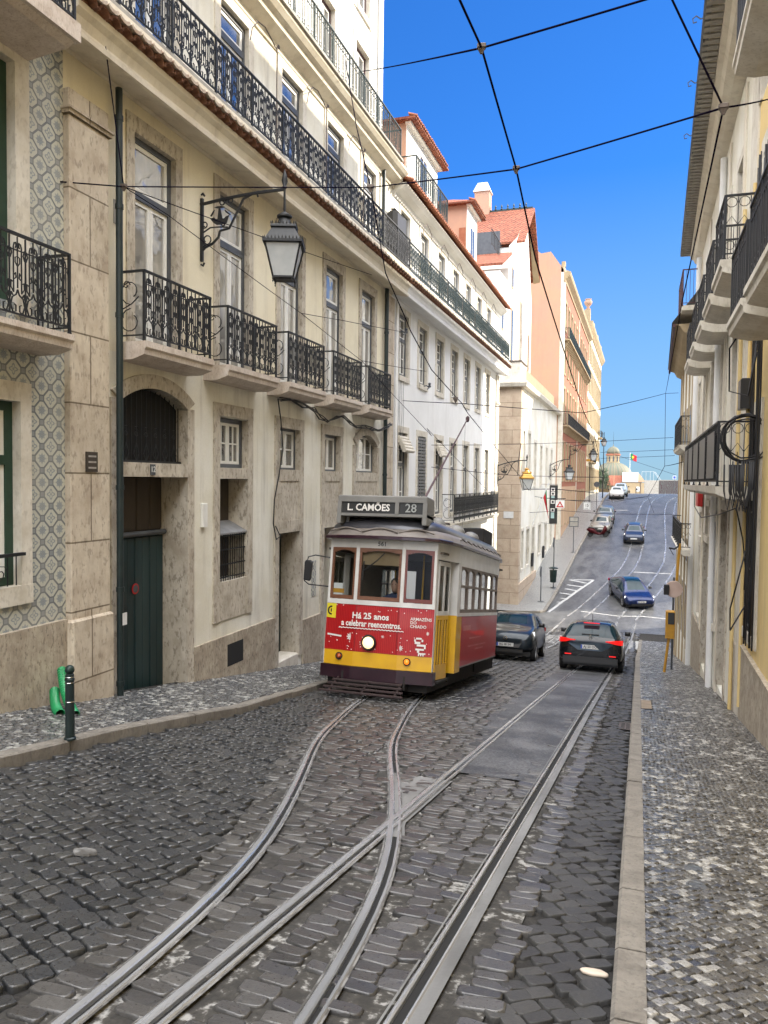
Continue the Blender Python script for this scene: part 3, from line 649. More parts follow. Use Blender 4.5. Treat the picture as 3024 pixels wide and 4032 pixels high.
def run_rail(mb, X, y0, y1, z, h, w=.24, kind=0, t=.0095, posts=True, top=.022, post_every=None):
    n = max(1, round((y1-y0)/w)); ww = (y1-y0)/n; u = unit_mb(ww, h, kind, 'y', t)
    mb.rep(u, [(X, y0+ww*i, z) for i in range(n)])
    mb.box(X-top, X+top, y0-.01, y1+.01, z+h-.018, z+h+.012); mb.box(X-.012, X+.012, y0, y1, z+.04, z+.06); mb.box(X-.009, X+.009, y0, y1, z+h*.80, z+h*.80+.012)
    if posts:
        k = max(1, round((y1-y0)/(post_every or 1.0)))
        for i in range(k+1):
            yy = y0+(y1-y0)*i/k; mb.box(X-.016, X+.016, yy-.016, yy+.016, z-.03, z+h)
            mb.lathe([(.012,-.07),(.028,-.05),(.028,-.03),(.014,-.02)], (X,yy,z+.02), 6)
def side_rail(mb, Xa, Xb, y, z, h, kind='scroll', t=.009):
    """short end of a balcony, along X"""
    if kind == 'scroll':
        c = (Xa+Xb)/2; w = abs(Xb-Xa)
        P = [(scroll(c, .26*h, w*.40, PI*.5, .9, 12, .55), t), (scroll(c, .70*h, w*.40, -PI*.5, -.9, 12, .5), t), ([(c-w*.28,.45*h),(c+w*.05,.52*h),(c+w*.3,.62*h)], t), (scroll(c-w*.15,.80*h,w*.14,0,1,7,.4), t)]
        for pts, r in P: mb.tube([(u,y,z+v) for u,v in pts], r, 4, cap=False)
    else:
        n = max(2, round(abs(Xb-Xa)/.2)); ww = (Xb-Xa)/n; u = unit_mb(abs(ww), h, kind, 'x', t)
        mb.rep(u, [(min(Xa,Xb)+abs(ww)*i, y, z) for i in range(n)])
    a, b = min(Xa,Xb), max(Xa,Xb)
    mb.box(a, b, y-.02, y+.02, z+h-.018, z+h+.012); mb.box(a, b, y-.01, y+.01, z+.04, z+.06); mb.box(a, a+.02, y-.01, y+.01, z, z+h)
def balcony(parent, Xw, Xf, y0, y1, zs, zt, m='slab', th=.2, kind=0, side='scroll', iron='iron', w=.24, h=None, chamfer=.0, far_side=True):
    """slab (part) with its railing (sub-part)"""
    mb = MB(); s = 1 if Xf > Xw else -1
    prof = [(Xw, zs-.02), (Xw+ (Xf-Xw)*.55, zs-.02), (Xf-s*.08, zs+.03), (Xf-s*.03, zs+.05), (Xf-s*.02, zs+.12), (Xf+s*.01, zs+.15), (Xf+s*.01, zs+th), (Xw, zs+th)]
    mb.rings([[(x, y, z) for x, z in prof] for y in (y0-.03, (y0+y1)/2, y1+.03)])
    sl = mb.build('balcony_slab', M[m], parent)
    r = MB(); hh = h or (zt-zs-th-.03); Xr = Xf-s*.05; z = zs+th+.04
    run_rail(r, Xr, y0, y1, z, hh-.01, w, kind)
    side_rail(r, Xw, Xr, y0, z, hh-.01, side)
    if far_side: side_rail(r, Xw, Xr, y1, z, hh-.01, 2)
    r.build('balcony_railing', M[iron], sl)
    return sl
def extrude_y(prof, y0, y1): 
    mb = MB(); return mb.rings([[(x,y0,z) for x,z in prof], [(x,y1,z) for x,z in prof]])
def tile_edge(parent, X, s, y0, y1, z, depth=.5, step=.19, m='terra_dark', rise=.22, name='eave_tiles'):
    """row of barrel tiles along the eave"""
    n = max(1, int((y1-y0)/step)); u = MB(); r = step*.46; rs = []
    for t in (0, 1):
        ring = [( -s*depth*t, step/2+r*math.cos(a), rise*t + r*.75*math.sin(a)) for a in np.linspace(0, PI, 6)] + [(-s*depth*t, step/2+(r-.018)*math.cos(a), rise*t + (r*.75-.018)*math.sin(a)) for a in np.linspace(PI, 0, 6)]
        rs.append(ring)
    u.rings(rs)
    v = MB(); a = []
    for t in (0, 1): a.append([(-s*(depth*t-.03), r_*math.cos(b)*1.0, rise*t-.03 - .045*math.sin(b)) for r_, b in [(step*.32, q) for q in np.linspace(0, PI, 5)]] + [(-s*(depth*t-.03), step*.28*math.cos(b), rise*t-.015-.02*math.sin(b)) for b in np.linspace(PI, 0, 5)])
    v.rings(a); mb = MB()
    for i in range(n): mb.rep(u, [(X+random.uniform(-.012,.012), y0+i*step, z)]); mb.rep(v, [(X, y0+i*step, z)])
    return mb.build(name, M[m], parent)
def cornice_tiles(parent, X, y0, y1, step=.235):
    """two courses of clay tiles standing out over the cornice: dark undersides, mortared pale edge above"""
    n = int((y1-y0)/step); a = MB(); b = MB()
    for i in range(n):
        y = y0+i*step+random.uniform(-.006,.006); o = random.uniform(-.012,.012)
        for (x, z, r, th, q) in ((X+.06+o, 7.80, step*.50, .018, a),):
            ang = np.linspace(0, PI, 6); ring = [(y+step/2-r*math.cos(t_), z+.10*math.sin(t_)) for t_ in ang]+[(y+step/2-(r-.03)*math.cos(t_), z+.082*math.sin(t_)-.012) for t_ in ang[::-1]]
            q.rings([[(x+.035,yy,zz) for yy,zz in ring], [(x-.16,yy,zz+.0) for yy,zz in ring]])
        ring = [(y+step*.0+.11*math.cos(t_), 7.93-.055*math.sin(t_)) for t_ in np.linspace(0, PI, 6)]+[(y+.10*math.cos(t_)*.9, 7.955-.03*math.sin(t_)) for t_ in np.linspace(PI, 0, 6)]
        b.rings([[(X+.15+o,yy,zz-.02) for yy,zz in ring], [(X-.1,yy,zz+.04) for yy,zz in ring]])
    a.box(X-.17, X-.02, y0, y1, 7.797, 7.93); 
    p = a.build('cornice_tiles', M['terra_dark'], parent); b.build('mortared_tiles', varied('lichened tile edge', (.48,.42,.34), (.30,.20,.14), 9, .85) if 'tile_lip' not in M else M['tile_lip'], p)
    f = MB(); f.box(X-.3, X+.06, y0, y1, 7.965, 8.05); f.build('ledge_edge', M['trim'], parent)
def pipe(parent, X, y, z0, z1, r=.055, m='pipe', collars=(), name='downpipe'):
    mb = MB(); mb.cyl((X,y,z0), (X,y,z1), r, 12)
    for c in collars: mb.cyl((X,y,c-.035), (X,y,c+.035), r*1.22, 12)
    o = mb.build(name, M[m], parent, angle=40); return o
def core(parent, x0, x1, y0, y1, z0, z1, m, name='wall'):
    mb = MB(); mb.box(x0, x1, y0, y1, z0, z1); return mb.build(name, M[m], parent)
def hip_roof(mb, x0, x1, y0, y1, z, rise, over=.25, ridge='y'):
    x0 -= over; x1 += over; y0 -= over; y1 += over; hx, hy = (x1-x0)/2, (y1-y0)/2; cx, cy = (x0+x1)/2, (y0+y1)/2
    d = min(hx, hy); a = (cx-(hx-d), cy-(hy-d)); b = (cx+(hx-d), cy+(hy-d))
    V = [(x0,y0,z),(x1,y0,z),(x1,y1,z),(x0,y1,z),(a[0],a[1],z+rise),(b[0],b[1],z+rise),(x0,y0,z-.07),(x1,y0,z-.07),(x1,y1,z-.07),(x0,y1,z-.07)]
    F = [(6,7,1,0),(7,8,2,1),(8,9,3,2),(9,6,0,3),(9,8,7,6)]
    F += ([(0,1,4),(1,2,5,4),(2,3,5),(3,0,4,5)] if hy >= hx else [(0,1,5,4),(1,2,5),(2,3,4,5),(3,0,4)])
    return mb.add(V, F)

def roof_mat():
    m, nt, b = newmat('roof tiles in rows'); geo = nt.nodes.new('ShaderNodeNewGeometry'); sp = nt.nodes.new('ShaderNodeSeparateXYZ'); L(nt, geo.outputs['Position'], sp.inputs[0])
    a = mathn(nt, 'ABSOLUTE', mathn(nt, 'SINE', mathn(nt, 'MULTIPLY', mathn(nt, 'ADD', sp.outputs[0], sp.outputs[1]), 13)))
    r = mathn(nt, 'FRACT', mathn(nt, 'MULTIPLY', sp.outputs[2], 3.2)); v = coords(nt)
    f = noise(nt, v, 5, 4, .7); col = ramp(nt, f, [(.3,(.10,.028,.015)),(.5,(.24,.065,.03)),(.7,(.33,.13,.065))])
    col = mixc(nt, mathn(nt, 'MULTIPLY', mathn(nt, 'LESS_THAN', r, .16), .55), col, (.09,.04,.025))
    L(nt, col, b.inputs['Base Color']); b.inputs['Roughness'].default_value = .85; bump(nt, mathn(nt, 'ADD', a, mathn(nt,'MULTIPLY',r,-.5)), .8, .06, b); M['roof'] = m
roof_mat()

def azulejo():
    """glazed tiles: octagons with eight-petalled flowers and small squares between"""
    m, nt, b = newmat('patterned wall tiles'); geo = nt.nodes.new('ShaderNodeNewGeometry'); sp = nt.nodes.new('ShaderNodeSeparateXYZ'); L(nt, geo.outputs['Position'], sp.inputs[0])
    P = .312
    u = mathn(nt, 'DIVIDE', mathn(nt, 'ADD', sp.outputs[1], .03), P); v = mathn(nt, 'DIVIDE', mathn(nt, 'ADD', sp.outputs[2], .1), P)
    fu = mathn(nt, 'SUBTRACT', mathn(nt, 'FRACT', mathn(nt, 'ADD', u, .5)), .5); fv = mathn(nt, 'SUBTRACT', mathn(nt, 'FRACT', mathn(nt, 'ADD', v, .5)), .5)
    au = mathn(nt, 'ABSOLUTE', fu); av = mathn(nt, 'ABSOLUTE', fv)
    bu = mathn(nt, 'SUBTRACT', .5, au); bv = mathn(nt, 'SUBTRACT', .5, av)
    isA = mathn(nt, 'LESS_THAN', mathn(nt, 'ADD', au, av), .5)
    def sel(a_, b_): return mathn(nt, 'ADD', mathn(nt, 'MULTIPLY', isA, a_), mathn(nt, 'MULTIPLY', mathn(nt, 'SUBTRACT', 1, isA), b_))
    x = sel(au, bu); y = sel(av, bv)
    octd = mathn(nt, 'MAXIMUM', mathn(nt, 'MAXIMUM', x, y), mathn(nt, 'MULTIPLY', mathn(nt, 'ADD', x, y), .80))
    r = mathn(nt, 'SQRT', mathn(nt, 'ADD', mathn(nt, 'MULTIPLY', x, x), mathn(nt, 'MULTIPLY', y, y)))
    th = mathn(nt, 'ARCTAN2', y, x); pet = mathn(nt, 'MULTIPLY', mathn(nt, 'ADD', .80, mathn(nt, 'MULTIPLY', mathn(nt, 'COSINE', mathn(nt, 'MULTIPLY', th, 8)), .20)), .235)
    flower = mathn(nt, 'LESS_THAN', r, pet); core_ = mathn(nt, 'LESS_THAN', r, .055)
    ring2 = mathn(nt, 'LESS_THAN', mathn(nt, 'ABSOLUTE', mathn(nt, 'SUBTRACT', r, mathn(nt, 'MULTIPLY', mathn(nt, 'ADD', .75, mathn(nt, 'MULTIPLY', mathn(nt, 'COSINE', mathn(nt, 'MULTIPLY', th, 4)), .25)), .2))), .032)
    vein = mathn(nt, 'LESS_THAN', mathn(nt, 'ABSOLUTE', mathn(nt, 'SINE', mathn(nt, 'MULTIPLY', th, 4))), .30)
    motif = sel(mathn(nt, 'MULTIPLY', flower, mathn(nt, 'SUBTRACT', 1, mathn(nt, 'MULTIPLY', vein, .6))), mathn(nt, 'MAXIMUM', ring2, mathn(nt, 'MULTIPLY', core_, .8)))
    line = mathn(nt, 'MULTIPLY', mathn(nt, 'GREATER_THAN', octd, .352), 1.0)
    sq = mathn(nt, 'GREATER_THAN', octd, .41)
    cream, blue, grey = (.50,.50,.43), (.17,.21,.26), (.13,.145,.16)
    fadeN = noise(nt, coords(nt), 2.2, 3, .5)
    col = mixc(nt, mathn(nt, 'MULTIPLY', motif, .85), cream, blue); col = mixc(nt, line, col, grey); col = mixc(nt, mathn(nt, 'MULTIPLY', sq, .55), col, (.33,.35,.35))
    tl = mathn(nt, 'MULTIPLY', mathn(nt, 'FRACT', mathn(nt, 'MULTIPLY', u, 2)), 1.0); tv = mathn(nt, 'FRACT', mathn(nt, 'MULTIPLY', v, 2))
    gr = mathn(nt, 'MAXIMUM', mathn(nt, 'LESS_THAN', tl, .025), mathn(nt, 'LESS_THAN', tv, .025))
    col = mixc(nt, mathn(nt, 'MULTIPLY', gr, .5), col, (.2,.19,.17))
    col = mixc(nt, ramp(nt, fadeN, [(.4, g3(0)), (.75, g3(.35))]), col, (.42,.40,.34))
    L(nt, col, b.inputs['Base Color']); b.inputs['Roughness'].default_value = .28; b.inputs['Specular IOR Level'].default_value = .5
    bump(nt, mathn(nt, 'ADD', mathn(nt, 'MULTIPLY', gr, -1), mathn(nt, 'MULTIPLY', noise(nt, coords(nt), 5, 2, .5), .8)), .2, .01, b); M['azulejo'] = m
azulejo()

def text(parent, body, size, m, loc, rot=(PI/2,0,0), align='CENTER', name='lettering', bold=0.0, sx=1.0, ext=.002, shear=0):
    c = bpy.data.curves.new('t', 'FONT'); c.body = body; c.size = size; c.align_x = align; c.align_y = 'CENTER'; c.offset = bold; c.extrude = ext; c.resolution_u = 2; c.shear = shear
    t = bpy.data.objects.new('t', c); COL.objects.link(t); bpy.context.view_layer.update()
    me = bpy.data.meshes.new_from_object(t); bpy.data.objects.remove(t); bpy.data.curves.remove(c)
    me.name = name; me.transform(Matrix.Diagonal((sx,1,1,1))); me.materials.clear(); me.materials.append(m)
    o = bpy.data.objects.new(name, me); COL.objects.link(o); o.location = loc; o.rotation_euler = rot
    if parent is not None: o.parent = parent
    return o

# ================================================================== tiled house, far left
XL = -7.4
def tiled_house():
    t = thing('town_house', 'tiled house at the left edge with blue-grey flower tiles and green windows', 'building', (-9,6,-1))
    ops = [(6.2,7.64,4.0,6.9), (6.2,7.69,.48,2.78)]
    mb = MB(); facade(mb, XL, 1, -16, 8.5, -.08, 12, ops, .35); mb.build('tile_cladding', M['azulejo'], t)
    core(t, -15, XL-.36, -16, 8.49, -1.6, 12.1, 'cream')
    mb = MB(); mb.box(XL-.3, XL+.06, -16, 8.47, -2, -.081); mb.build('base', M['stone_dark'], t)
    for z0, z1, tr, f in ((4.0,6.9,6.15,3.85), (.48,2.78,2.05,.25)):
        y1 = 7.64 if z0 > 2 else 7.69; mb = MB()
        mb.box(XL-.2, XL+.035, y1, 7.87, f, z1); mb.box(XL-.2, XL+.038, 6.0, 7.87, z1, z1+.24); mb.box(XL-.2, XL+.045, 6.0, 7.87, f-.01, z0) if z0 < 2 else None
        mb.build('window_surround', M['stone_pale'], t)
        window(t, XL, 1, 6.2, y1, z0, z1, 'frame_green', 'frame_white', 'glass_curtain', tr, rec=.1, bars=1, frw=.12, sw=.06)
    balcony(t, XL, -6.85, 5.6, 8.02, 3.42, 4.64, 'slab', .22, 0)
    mb = MB(); mb.box(XL, -6.6, 5.0, 7.9, 7.12, 7.34); mb.rings([[(x,y,z) for x,z in ((XL,7.0),(-6.75,7.06),(-6.66,7.118),(XL,7.118))] for y in (5.0,7.85)]); sl = mb.build('balcony_slab', M['slab'], t)
    r = MB(); run_rail(r, -6.66, 5.0, 7.85, 7.36, .95, .24, 0); side_rail(r, XL, -6.66, 7.85, 7.36, .95, 2); r.build('balcony_railing', M['iron'], sl)
    r = MB(); r.box(-7.36,-7.30,6.2,7.69,.86,.90)
    for y in np.arange(6.3,7.69,.14): r.tube([(-7.33,y,.5),(-7.33,y,.88)], .008, 4)
    for y in np.arange(6.4,7.6,.3): r.tube([(-7.32,y+u,.66+v) for u,v in scroll(0,0,.12,0,1.3)], .007, 4, cap=False)
    r.build('window_guard', M['iron'], t)
tiled_house()

# ================================================================== cream house with the five balconies
def cream_house():
    t = thing('town_house', 'long cream house number 12 with five iron balconies and a teal gate', 'building', (-9,15,-2))
    yc = [10.53, 13.0, 15.48, 17.96, 20.46]
    ops = [(9.63,11.42,-2.6,1.86), (9.63,11.42,2.08,3.26), (12.49,13.55,2.05,2.98), (12.47,13.54,-.09,1.84), (14.94,16.0,2.05,2.95), (14.93,16.02,-2.2,.67), (17.43,18.45,2.05,2.95), (17.4,18.42,-2.6,.65),
           (19.58,21.36,2.02,3.12), (19.6,21.3,-2.9,.6)]
    for y in yc: ops.append((y-.54, y+.54, 3.86, 7.05)); ops.append((y-.52, y+.52, 8.2, 10.48))
    low = [o for o in ops if o[2] < 3.4]; mid = [o for o in ops if 3.4 < o[2] < 8]; up = [o for o in ops if o[2] > 8]
    mb = MB(); facade(mb, XL, 1, 8.5, 22.6, -3.4, 3.7, low, .55); mb.build('wall', M['cream'], t)
    mb = MB(); facade(mb, XL, 1, 8.5, 22.6, 3.7, 7.55, mid, .3); mb.build('wall', M['cream_up'], t)
    mb = MB(); facade(mb, XL, 1, 8.5, 22.6, 7.55, 10.98, up, .3); mb.build('wall', M['cream'], t)
    core(t, -15, XL-.56, 8.51, 22.59, -3.4, 10.97, 'dark', 'interior')
    # corner pilaster strips
    mb = MB(); mb.bbox(XL-.1, XL+.10, 8.5, 9.30, -.10, 7.0, .012); mb.bbox(XL-.1, XL+.15, 8.46, 9.34, -1.75, -.101, .03)
    mb.box(XL-.1, XL+.13, 8.47, 9.34, 6.66, 6.71); mb.box(XL-.1,XL+.16,8.45,9.36,6.712,6.74); mb.build('corner_pilaster', M['stone_block'], t)
    mb = MB(); mb.box(XL-.1, XL+.06, 21.95, 22.75, -3.4, 7.4); mb.build('corner_pilaster', M['stone_block'], t)
    # base course (stepping down with the hill)
    for a, b, zt in ((11.63,14.74,-1.12),(16.19,17.22,-1.42),(18.63,19.38,-1.7),(21.53,21.94,-2.0)): mb = MB(); mb.box(XL-.2, XL+.045, a, b, -3.6, zt); mb.build('base', M['stone_dark'], t)
    g = MB(); g.box(XL+.03, XL+.05, 12.75, 13.35, -1.72, -1.3); g.build('vent', M['dark'], t)
    # first floor windows
    first = window(t, XL, 1, yc[0]-.54, yc[0]+.54, 3.86, 7.05, 'frame_grey', 'frame_white', 'glass_curtain', 6.18, rec=.07, frw=.085, sw=.07)
    sur = surround(t, XL, 1, yc[0]-.54, yc[0]+.54, 3.9, 7.05, .19, .03, 'stone', sill=False, top=.25, foot=3.85)
    for y in yc[1:]: dup_part(first, 0, y-yc[0]); dup_part(sur, 0, y-yc[0])
    for y in yc[2:]:
        pass
    # balconies
    w_ = [(9.6,11.4),(11.98,13.86),(14.42,16.26),(16.85,18.7),(19.3,21.15)]
    for a, b in w_: balcony(t, XL, -6.88, a, b, 3.60, 4.86, 'slab', .24, 0)
    # ground floor: carriage gate with fanlight
    mb = MB(); d = XL+.035; e = XL-.5
    mb.box(e, d, 9.42, 9.63, -1.9, 3.02); mb.box(e, d, 11.42, 11.62, -2.1, 3.02); mb.box(e, d+.01, 9.63, 11.42, 1.86, 2.08)
    # arch of voussoirs
    arc = []; y0, y1 = 9.63, 11.42; c = (y0+y1)/2; rise = .26; half = (y1-y0)/2; Rr = (half**2+rise**2)/(2*rise); cz = 3.0+rise-Rr
    a0 = math.asin(half/Rr); N_ = 12; ins = [(c+Rr*math.sin(a), cz+Rr*math.cos(a)) for a in np.linspace(-a0, a0, N_)]
    a1 = math.asin((half+.2)/(Rr+.22)); outs = [(c+(Rr+.22)*math.sin(a), cz+(Rr+.22)*math.cos(a)) for a in np.linspace(-a1, a1, N_)]
    for i in range(N_-1): mb.prism([ins[i], ins[i+1], outs[i+1], outs[i]], 'x', e, d+.012)
    mb.build('gate_surround', M['stone'], t)
    sp = MB()
    for i in range(N_-1): sp.prism([ins[i], ins[i+1], (ins[i+1][0], 3.3), (ins[i][0], 3.3)], 'x', e, XL-.01)
    sp.build('arch_infill', M['cream'], t)
    fan = MB(); X = XL-.12
    for i, y in enumerate(np.linspace(y0+.07, y1-.07, 14)):
        zt = cz+math.sqrt(max(.01, Rr**2-(y-c)**2))-.02; fan.tube([(X,y,2.1),(X,y,zt)], .009, 4)
        if i % 2 == 0:
            fan.tube([(X,y+u,2.6+v) for u,v in scroll(0,0,.06,0,1.2,7)], .007, 3, cap=False); fan.tube([(X,y-u,2.52+v) for u,v in scroll(0,0,.05,0,1.2,7)], .007, 3, cap=False)
            fan.tube([(X,y,2.1),(X,y+.07,2.22),(X,y+.02,2.34),(X,y,2.4)], .010, 4, cap=False); fan.tube([(X,y,2.1),(X,y-.07,2.22),(X,y-.02,2.34),(X,y,2.4)], .010, 4, cap=False)
    fan.box(X-.015, X+.015, y0, y1, 2.08, 2.12); fan.build('fanlight_grille', M['iron'], t); fg = MB(); fg.prism([(y0,2.08),(y1,2.08)]+[(y,cz+math.sqrt(max(.01,Rr**2-(y-c)**2))) for y in np.linspace(y1,y0,9)], 'x', XL-.22, XL-.20); fg.build('fanlight_glass', M['dark'], t)
    gt = MB(); gx = XL-.46; n = 9; ww = (11.42-9.63)/n
    for i in range(n): gt.bbox(gx-.05, gx+(.012 if i%2 else 0), 9.63+ww*i+.006, 9.63+ww*(i+1)-.006, -1.95, .86, .012)
    gt.box(gx-.05, gx-.01, 9.63, 11.42, -1.95, .86); gate = gt.build('gate', M['gate'], t)
    gb = MB()
    for i in range(5): gb.bbox(gx-.06, gx-.02, 9.63+.358*i+.01, 9.63+.358*(i+1)-.01, .98, 1.85, .015)
    gb.box(gx-.1, gx-.05, 9.63, 11.42, .9, 1.86); gb.build('upper_board', M['gate_brown'], gate)
    rl = MB(); rl.cyl((gx+.03,9.63,.92),(gx+.03,11.42,.92),.045,8); rl.build('rail', M['frame_grey'], gate)
    rb = MB(); rb.lathe([(.0,0),(.09,0),(.09,.006),(.0,.006)], (gx+.014, 10.62, 0.02), 18, 'x'); rb.build('parking_disc', M['red_sign'], gate)
    rb = MB(); rb.lathe([(.0,0),(.065,0),(.065,.004),(.0,.004)], (gx+.021, 10.62, 0.02), 18, 'x'); rb.build('disc_face', M['frame_grey'], gate)
    np_ = MB(); np_.box(XL+.05, XL+.06, 10.33, 10.46, 1.89, 2.06); p = np_.build('number_plate', M['frame_grey'], t)
    text(p, '12', .13, M['white_sign'], (XL+.064+9, 10.395-15, 1.975+2), (PI/2,0,PI/2))
    pn = MB(); pn.box(XL-.38, XL-.37, 9.66, 9.98, -.10, .28); pn.build('paper_notice', M['concrete'], t)
    # window bay with lower grille
    mb = MB(); mb.box(e, d, 12.28, 12.48, -.82, 3.0); mb.box(e, d, 13.54, 13.74, -.82, 3.0); mb.box(e, d+.006, 12.28, 13.74, 3.0, 3.23); mb.box(e, d+.003, 12.48, 13.54, 1.84, 2.04); mb.box(XL-.2, XL+.02, 12.48, 13.54, -.82, -.09)
    mb.build('window_surround', M['stone'], t)
    window(t, XL, 1, 12.49, 13.53, 2.05, 2.98, 'frame_grey', 'frame_white', 'glass', None, .10, bars=1, frw=.08, vb=1)
    lo = MB(); lo.box(XL-.42, XL-.40, 12.48, 13.54, -.09, 1.84); l_ = lo.build('lower_window', M['gate_brown'], t)
    hd = MB(); hd.rings([[(XL-.38,y,1.02),(XL+.02,y,.82),(XL+.02,y,.79),(XL-.38,y,.90)] for y in (12.48,13.54)]); hd.build('hood', M['grey_roof'], l_)
    gr = MB()
    for y in np.arange(12.55, 13.54, .085): gr.tube([(XL-.03,y,-.09),(XL-.03,y,.80)], .009, 4)
    for z in (-.02,.22,.5,.76): gr.box(XL-.045, XL-.02, 12.48, 13.54, z-.012, z+.012)
    gr.build('grille', M['iron'], l_)
    # narrow door bays
    def bay(y0, y1, ztop, zfoot, door, zw1, arch=False, mtl='stone'):
        mb = MB(); mb.box(e, d, y0-.2, y0, zfoot, zw1); mb.box(e, d, y1, y1+.18, zfoot, zw1); mb.box(e, d+.006, y0-.2, y1+.18, zw1, zw1+.24) if not arch else None
        mb.box(XL-.25, XL+.012, y0, y1, ztop+.02, 2.05); mb.box(XL+.012, XL+.03, y0, y1, 1.80, 2.04); mb.box(XL+.012, XL+.03, y0, y1, ztop, ztop+.26)
        mb.box(XL+.012,XL+.028,y0,y0+.05,ztop+.26,1.8); mb.box(XL+.012,XL+.028,y1-.05,y1,ztop+.26,1.8)
        mb.build('door_surround', M[mtl], t)
        dm = MB(); dm.bbox(XL-.50, XL-.44, y0, y1, zfoot, ztop, .01)
        for z in (zfoot+.45, zfoot+1.0): dm.box(XL-.44, XL-.425, y0+.12, y0+.45, z, z+.4); dm.box(XL-.44,XL-.425,y1-.45,y1-.12,z,z+.4)
        dr = dm.build('door', M[door], t); lt = MB(); ya = y0+.12
        za_, zb_ = zfoot+1.5, ztop-.2; nn = max(2, int((zb_-za_)/.11)); hz_ = (zb_-za_)/nn; xl = XL-.435; lt.box(xl-.012, xl-.004, ya, ya+.22, za_-.03, zb_+.03)
        for i_ in range(nn): lt.tube([(xl, ya, za_+hz_*i_), (xl, ya+.22, za_+hz_*(i_+1))], .012, 4); lt.tube([(xl, ya+.22, za_+hz_*i_), (xl, ya, za_+hz_*(i_+1))], .012, 4)
        lt.build('door_lattice', M['frame_white'], dr)
    bay(14.94, 16.0, .67, -2.2, 'iron_green', 2.95); window(t, XL, 1, 14.95, 15.99, 2.05, 2.95, 'frame_grey', 'frame_white', 'glass', None, .10, bars=1, frw=.05)
    bay(17.42, 18.44, .65, -2.6, 'iron', 2.95); window(t, XL, 1, 17.43, 18.43, 2.05, 2.94, 'frame_grey', 'frame_white', 'glass', None, .10, frw=.05)
    bay(19.58, 21.34, .6, -3.0, 'iron', 2.78, arch=True); window(t, XL, 1, 19.6, 21.32, 2.05, 3.1, 'frame_grey', 'frame_white', 'glass', None, .12, bars=1, frw=.05, leaves=3)
    am = MB(); y0, y1 = 19.58, 21.34; c = (y0+y1)/2; half = (y1-y0)/2; rise = .3; Rr = (half**2+rise**2)/(2*rise); cz = 2.80+rise-Rr; a0 = math.asin(half/Rr)
    ins = [(c+Rr*math.sin(a), cz+Rr*math.cos(a)) for a in np.linspace(-a0, a0, 11)]; a1 = math.asin((half+.18)/(Rr+.22)); outs = [(c+(Rr+.22)*math.sin(a), cz+(Rr+.22)*math.cos(a)) for a in np.linspace(-a1, a1, 11)]
    for i in range(10): am.prism([ins[i], ins[i+1], outs[i+1], outs[i]], 'x', XL-.25, d+.01)
    am.build('window_surround', M['stone'], t)
    st = MB(); st.bbox(XL-.45, XL+.02, 14.95, 15.99, -2.5, -2.13, .02); st.build('doorstep', M['stone_pale'], t)
    tl = MB(); tl.box(XL+.001, XL+.012, 16.72, 16.98, -.95, -.10); tl.build('tile_plaque', M['azulejo'], t)
    mb = MB(); mb.bbox(XL, XL+.06, 11.86, 12.02, .98, 1.40, .01); mb.build('meter_box', M['frame_white'], t)
    mb = MB(); mb.bbox(XL+.10, XL+.12, 8.78, 9.02, 1.92, 2.2, .004); p = mb.build('wall_plaque', M['gate_brown'], t)
    for k in range(3): q = MB(); q.box(XL+.121, XL+.124, 8.82, 8.98, 1.965+k*.08, 1.99+k*.08); q.build('plaque_line', M['concrete'], p)
    mb = MB(); mb.box(XL+.001, XL+.008, 9.52, 9.66, 5.55, 5.9); mb.build('paper_notice', M['concrete'], t)
    # main cornice and the tiled ledge over it
    prof = [(XL-.05,7.50),(XL+.02,7.50),(XL+.05,7.53),(XL+.10,7.50),(XL+.50,7.41),(XL+.54,7.42),(XL+.55,7.48),(XL+.51,7.51),(XL+.50,7.55),(XL+.54,7.66),(XL+.61,7.72),(XL+.62,7.795),(XL-.05,7.795)]
    cm = extrude_y(prof, 8.08, 22.6); cm.build('cornice', M['trim'], t)
    cornice_tiles(t, XL+.62, 8.1, 22.6)
    fl = MB(); fl.box(XL-.1, XL+.62, 8.12, 22.6, 8.10, 8.16); fl.build('ledge', M['concrete'], t)
    r = MB(); run_rail(r, XL+.58, 8.9, 22.55, 8.19, .90, .25, 0, .010, post_every=1.24); side_rail(r, XL, XL+.58, 8.9, 8.19, .9, 2); r.build('balcony_railing', M['iron'], t)
    # second floor windows
    uw = window(t, XL, 1, yc[0]-.52, yc[0]+.52, 8.2, 10.48, 'frame_grey', 'frame_white', 'glass', 9.95, rec=.07, frw=.08, sw=.065)
    us = surround(t, XL, 1, yc[0]-.52, yc[0]+.52, 8.2, 10.48, .20, .025, 'stone_pale', sill=False, foot=8.17)
    for y in yc[1:]: dup_part(uw, 0, y-yc[0]); dup_part(us, 0, y-yc[0])
    # iron lamp hooks / awning arms above the ledge
    for k, y in enumerate((13.6,16.05,18.45)):
        hk = MB(); X = XL+.58
        hk.tube([(X,y,8.2),(X,y,10.1)], .012, 5); hk.tube([(X,y+.02,10.05),(X,y-.1,10.06),(X,y-.25,10.12),(X,y-.5,10.2),(X,y-.78,10.14),(X,y-.98,9.92),(X,y-1.05,9.68)], .011, 5); hk.tube([(X,y+u+.06,10.12+v) for u,v in scroll(0,0,.05,0,1.3,8)], .01, 4)
        hk.build('awning_hook', M['rust'], t)
    prof = [(XL-.05,10.90),(XL+.04,10.90),(XL+.06,11.0),(XL+.2,11.06),(XL+.3,11.10),(XL+.32,11.18),(XL+.42,11.22),(XL+.50,11.30),(XL+.50,11.36),(XL-.05,11.36)]
    extrude_y([(x,z-.22) for x,z in prof], 8.2, 22.6).build('cornice', M['trim'], t)
    sl = MB(); sl.box(XL-6, XL+.56, 8.2, 21.85, 11.142, 11.20); sl.build('terrace', M['concrete'], t)
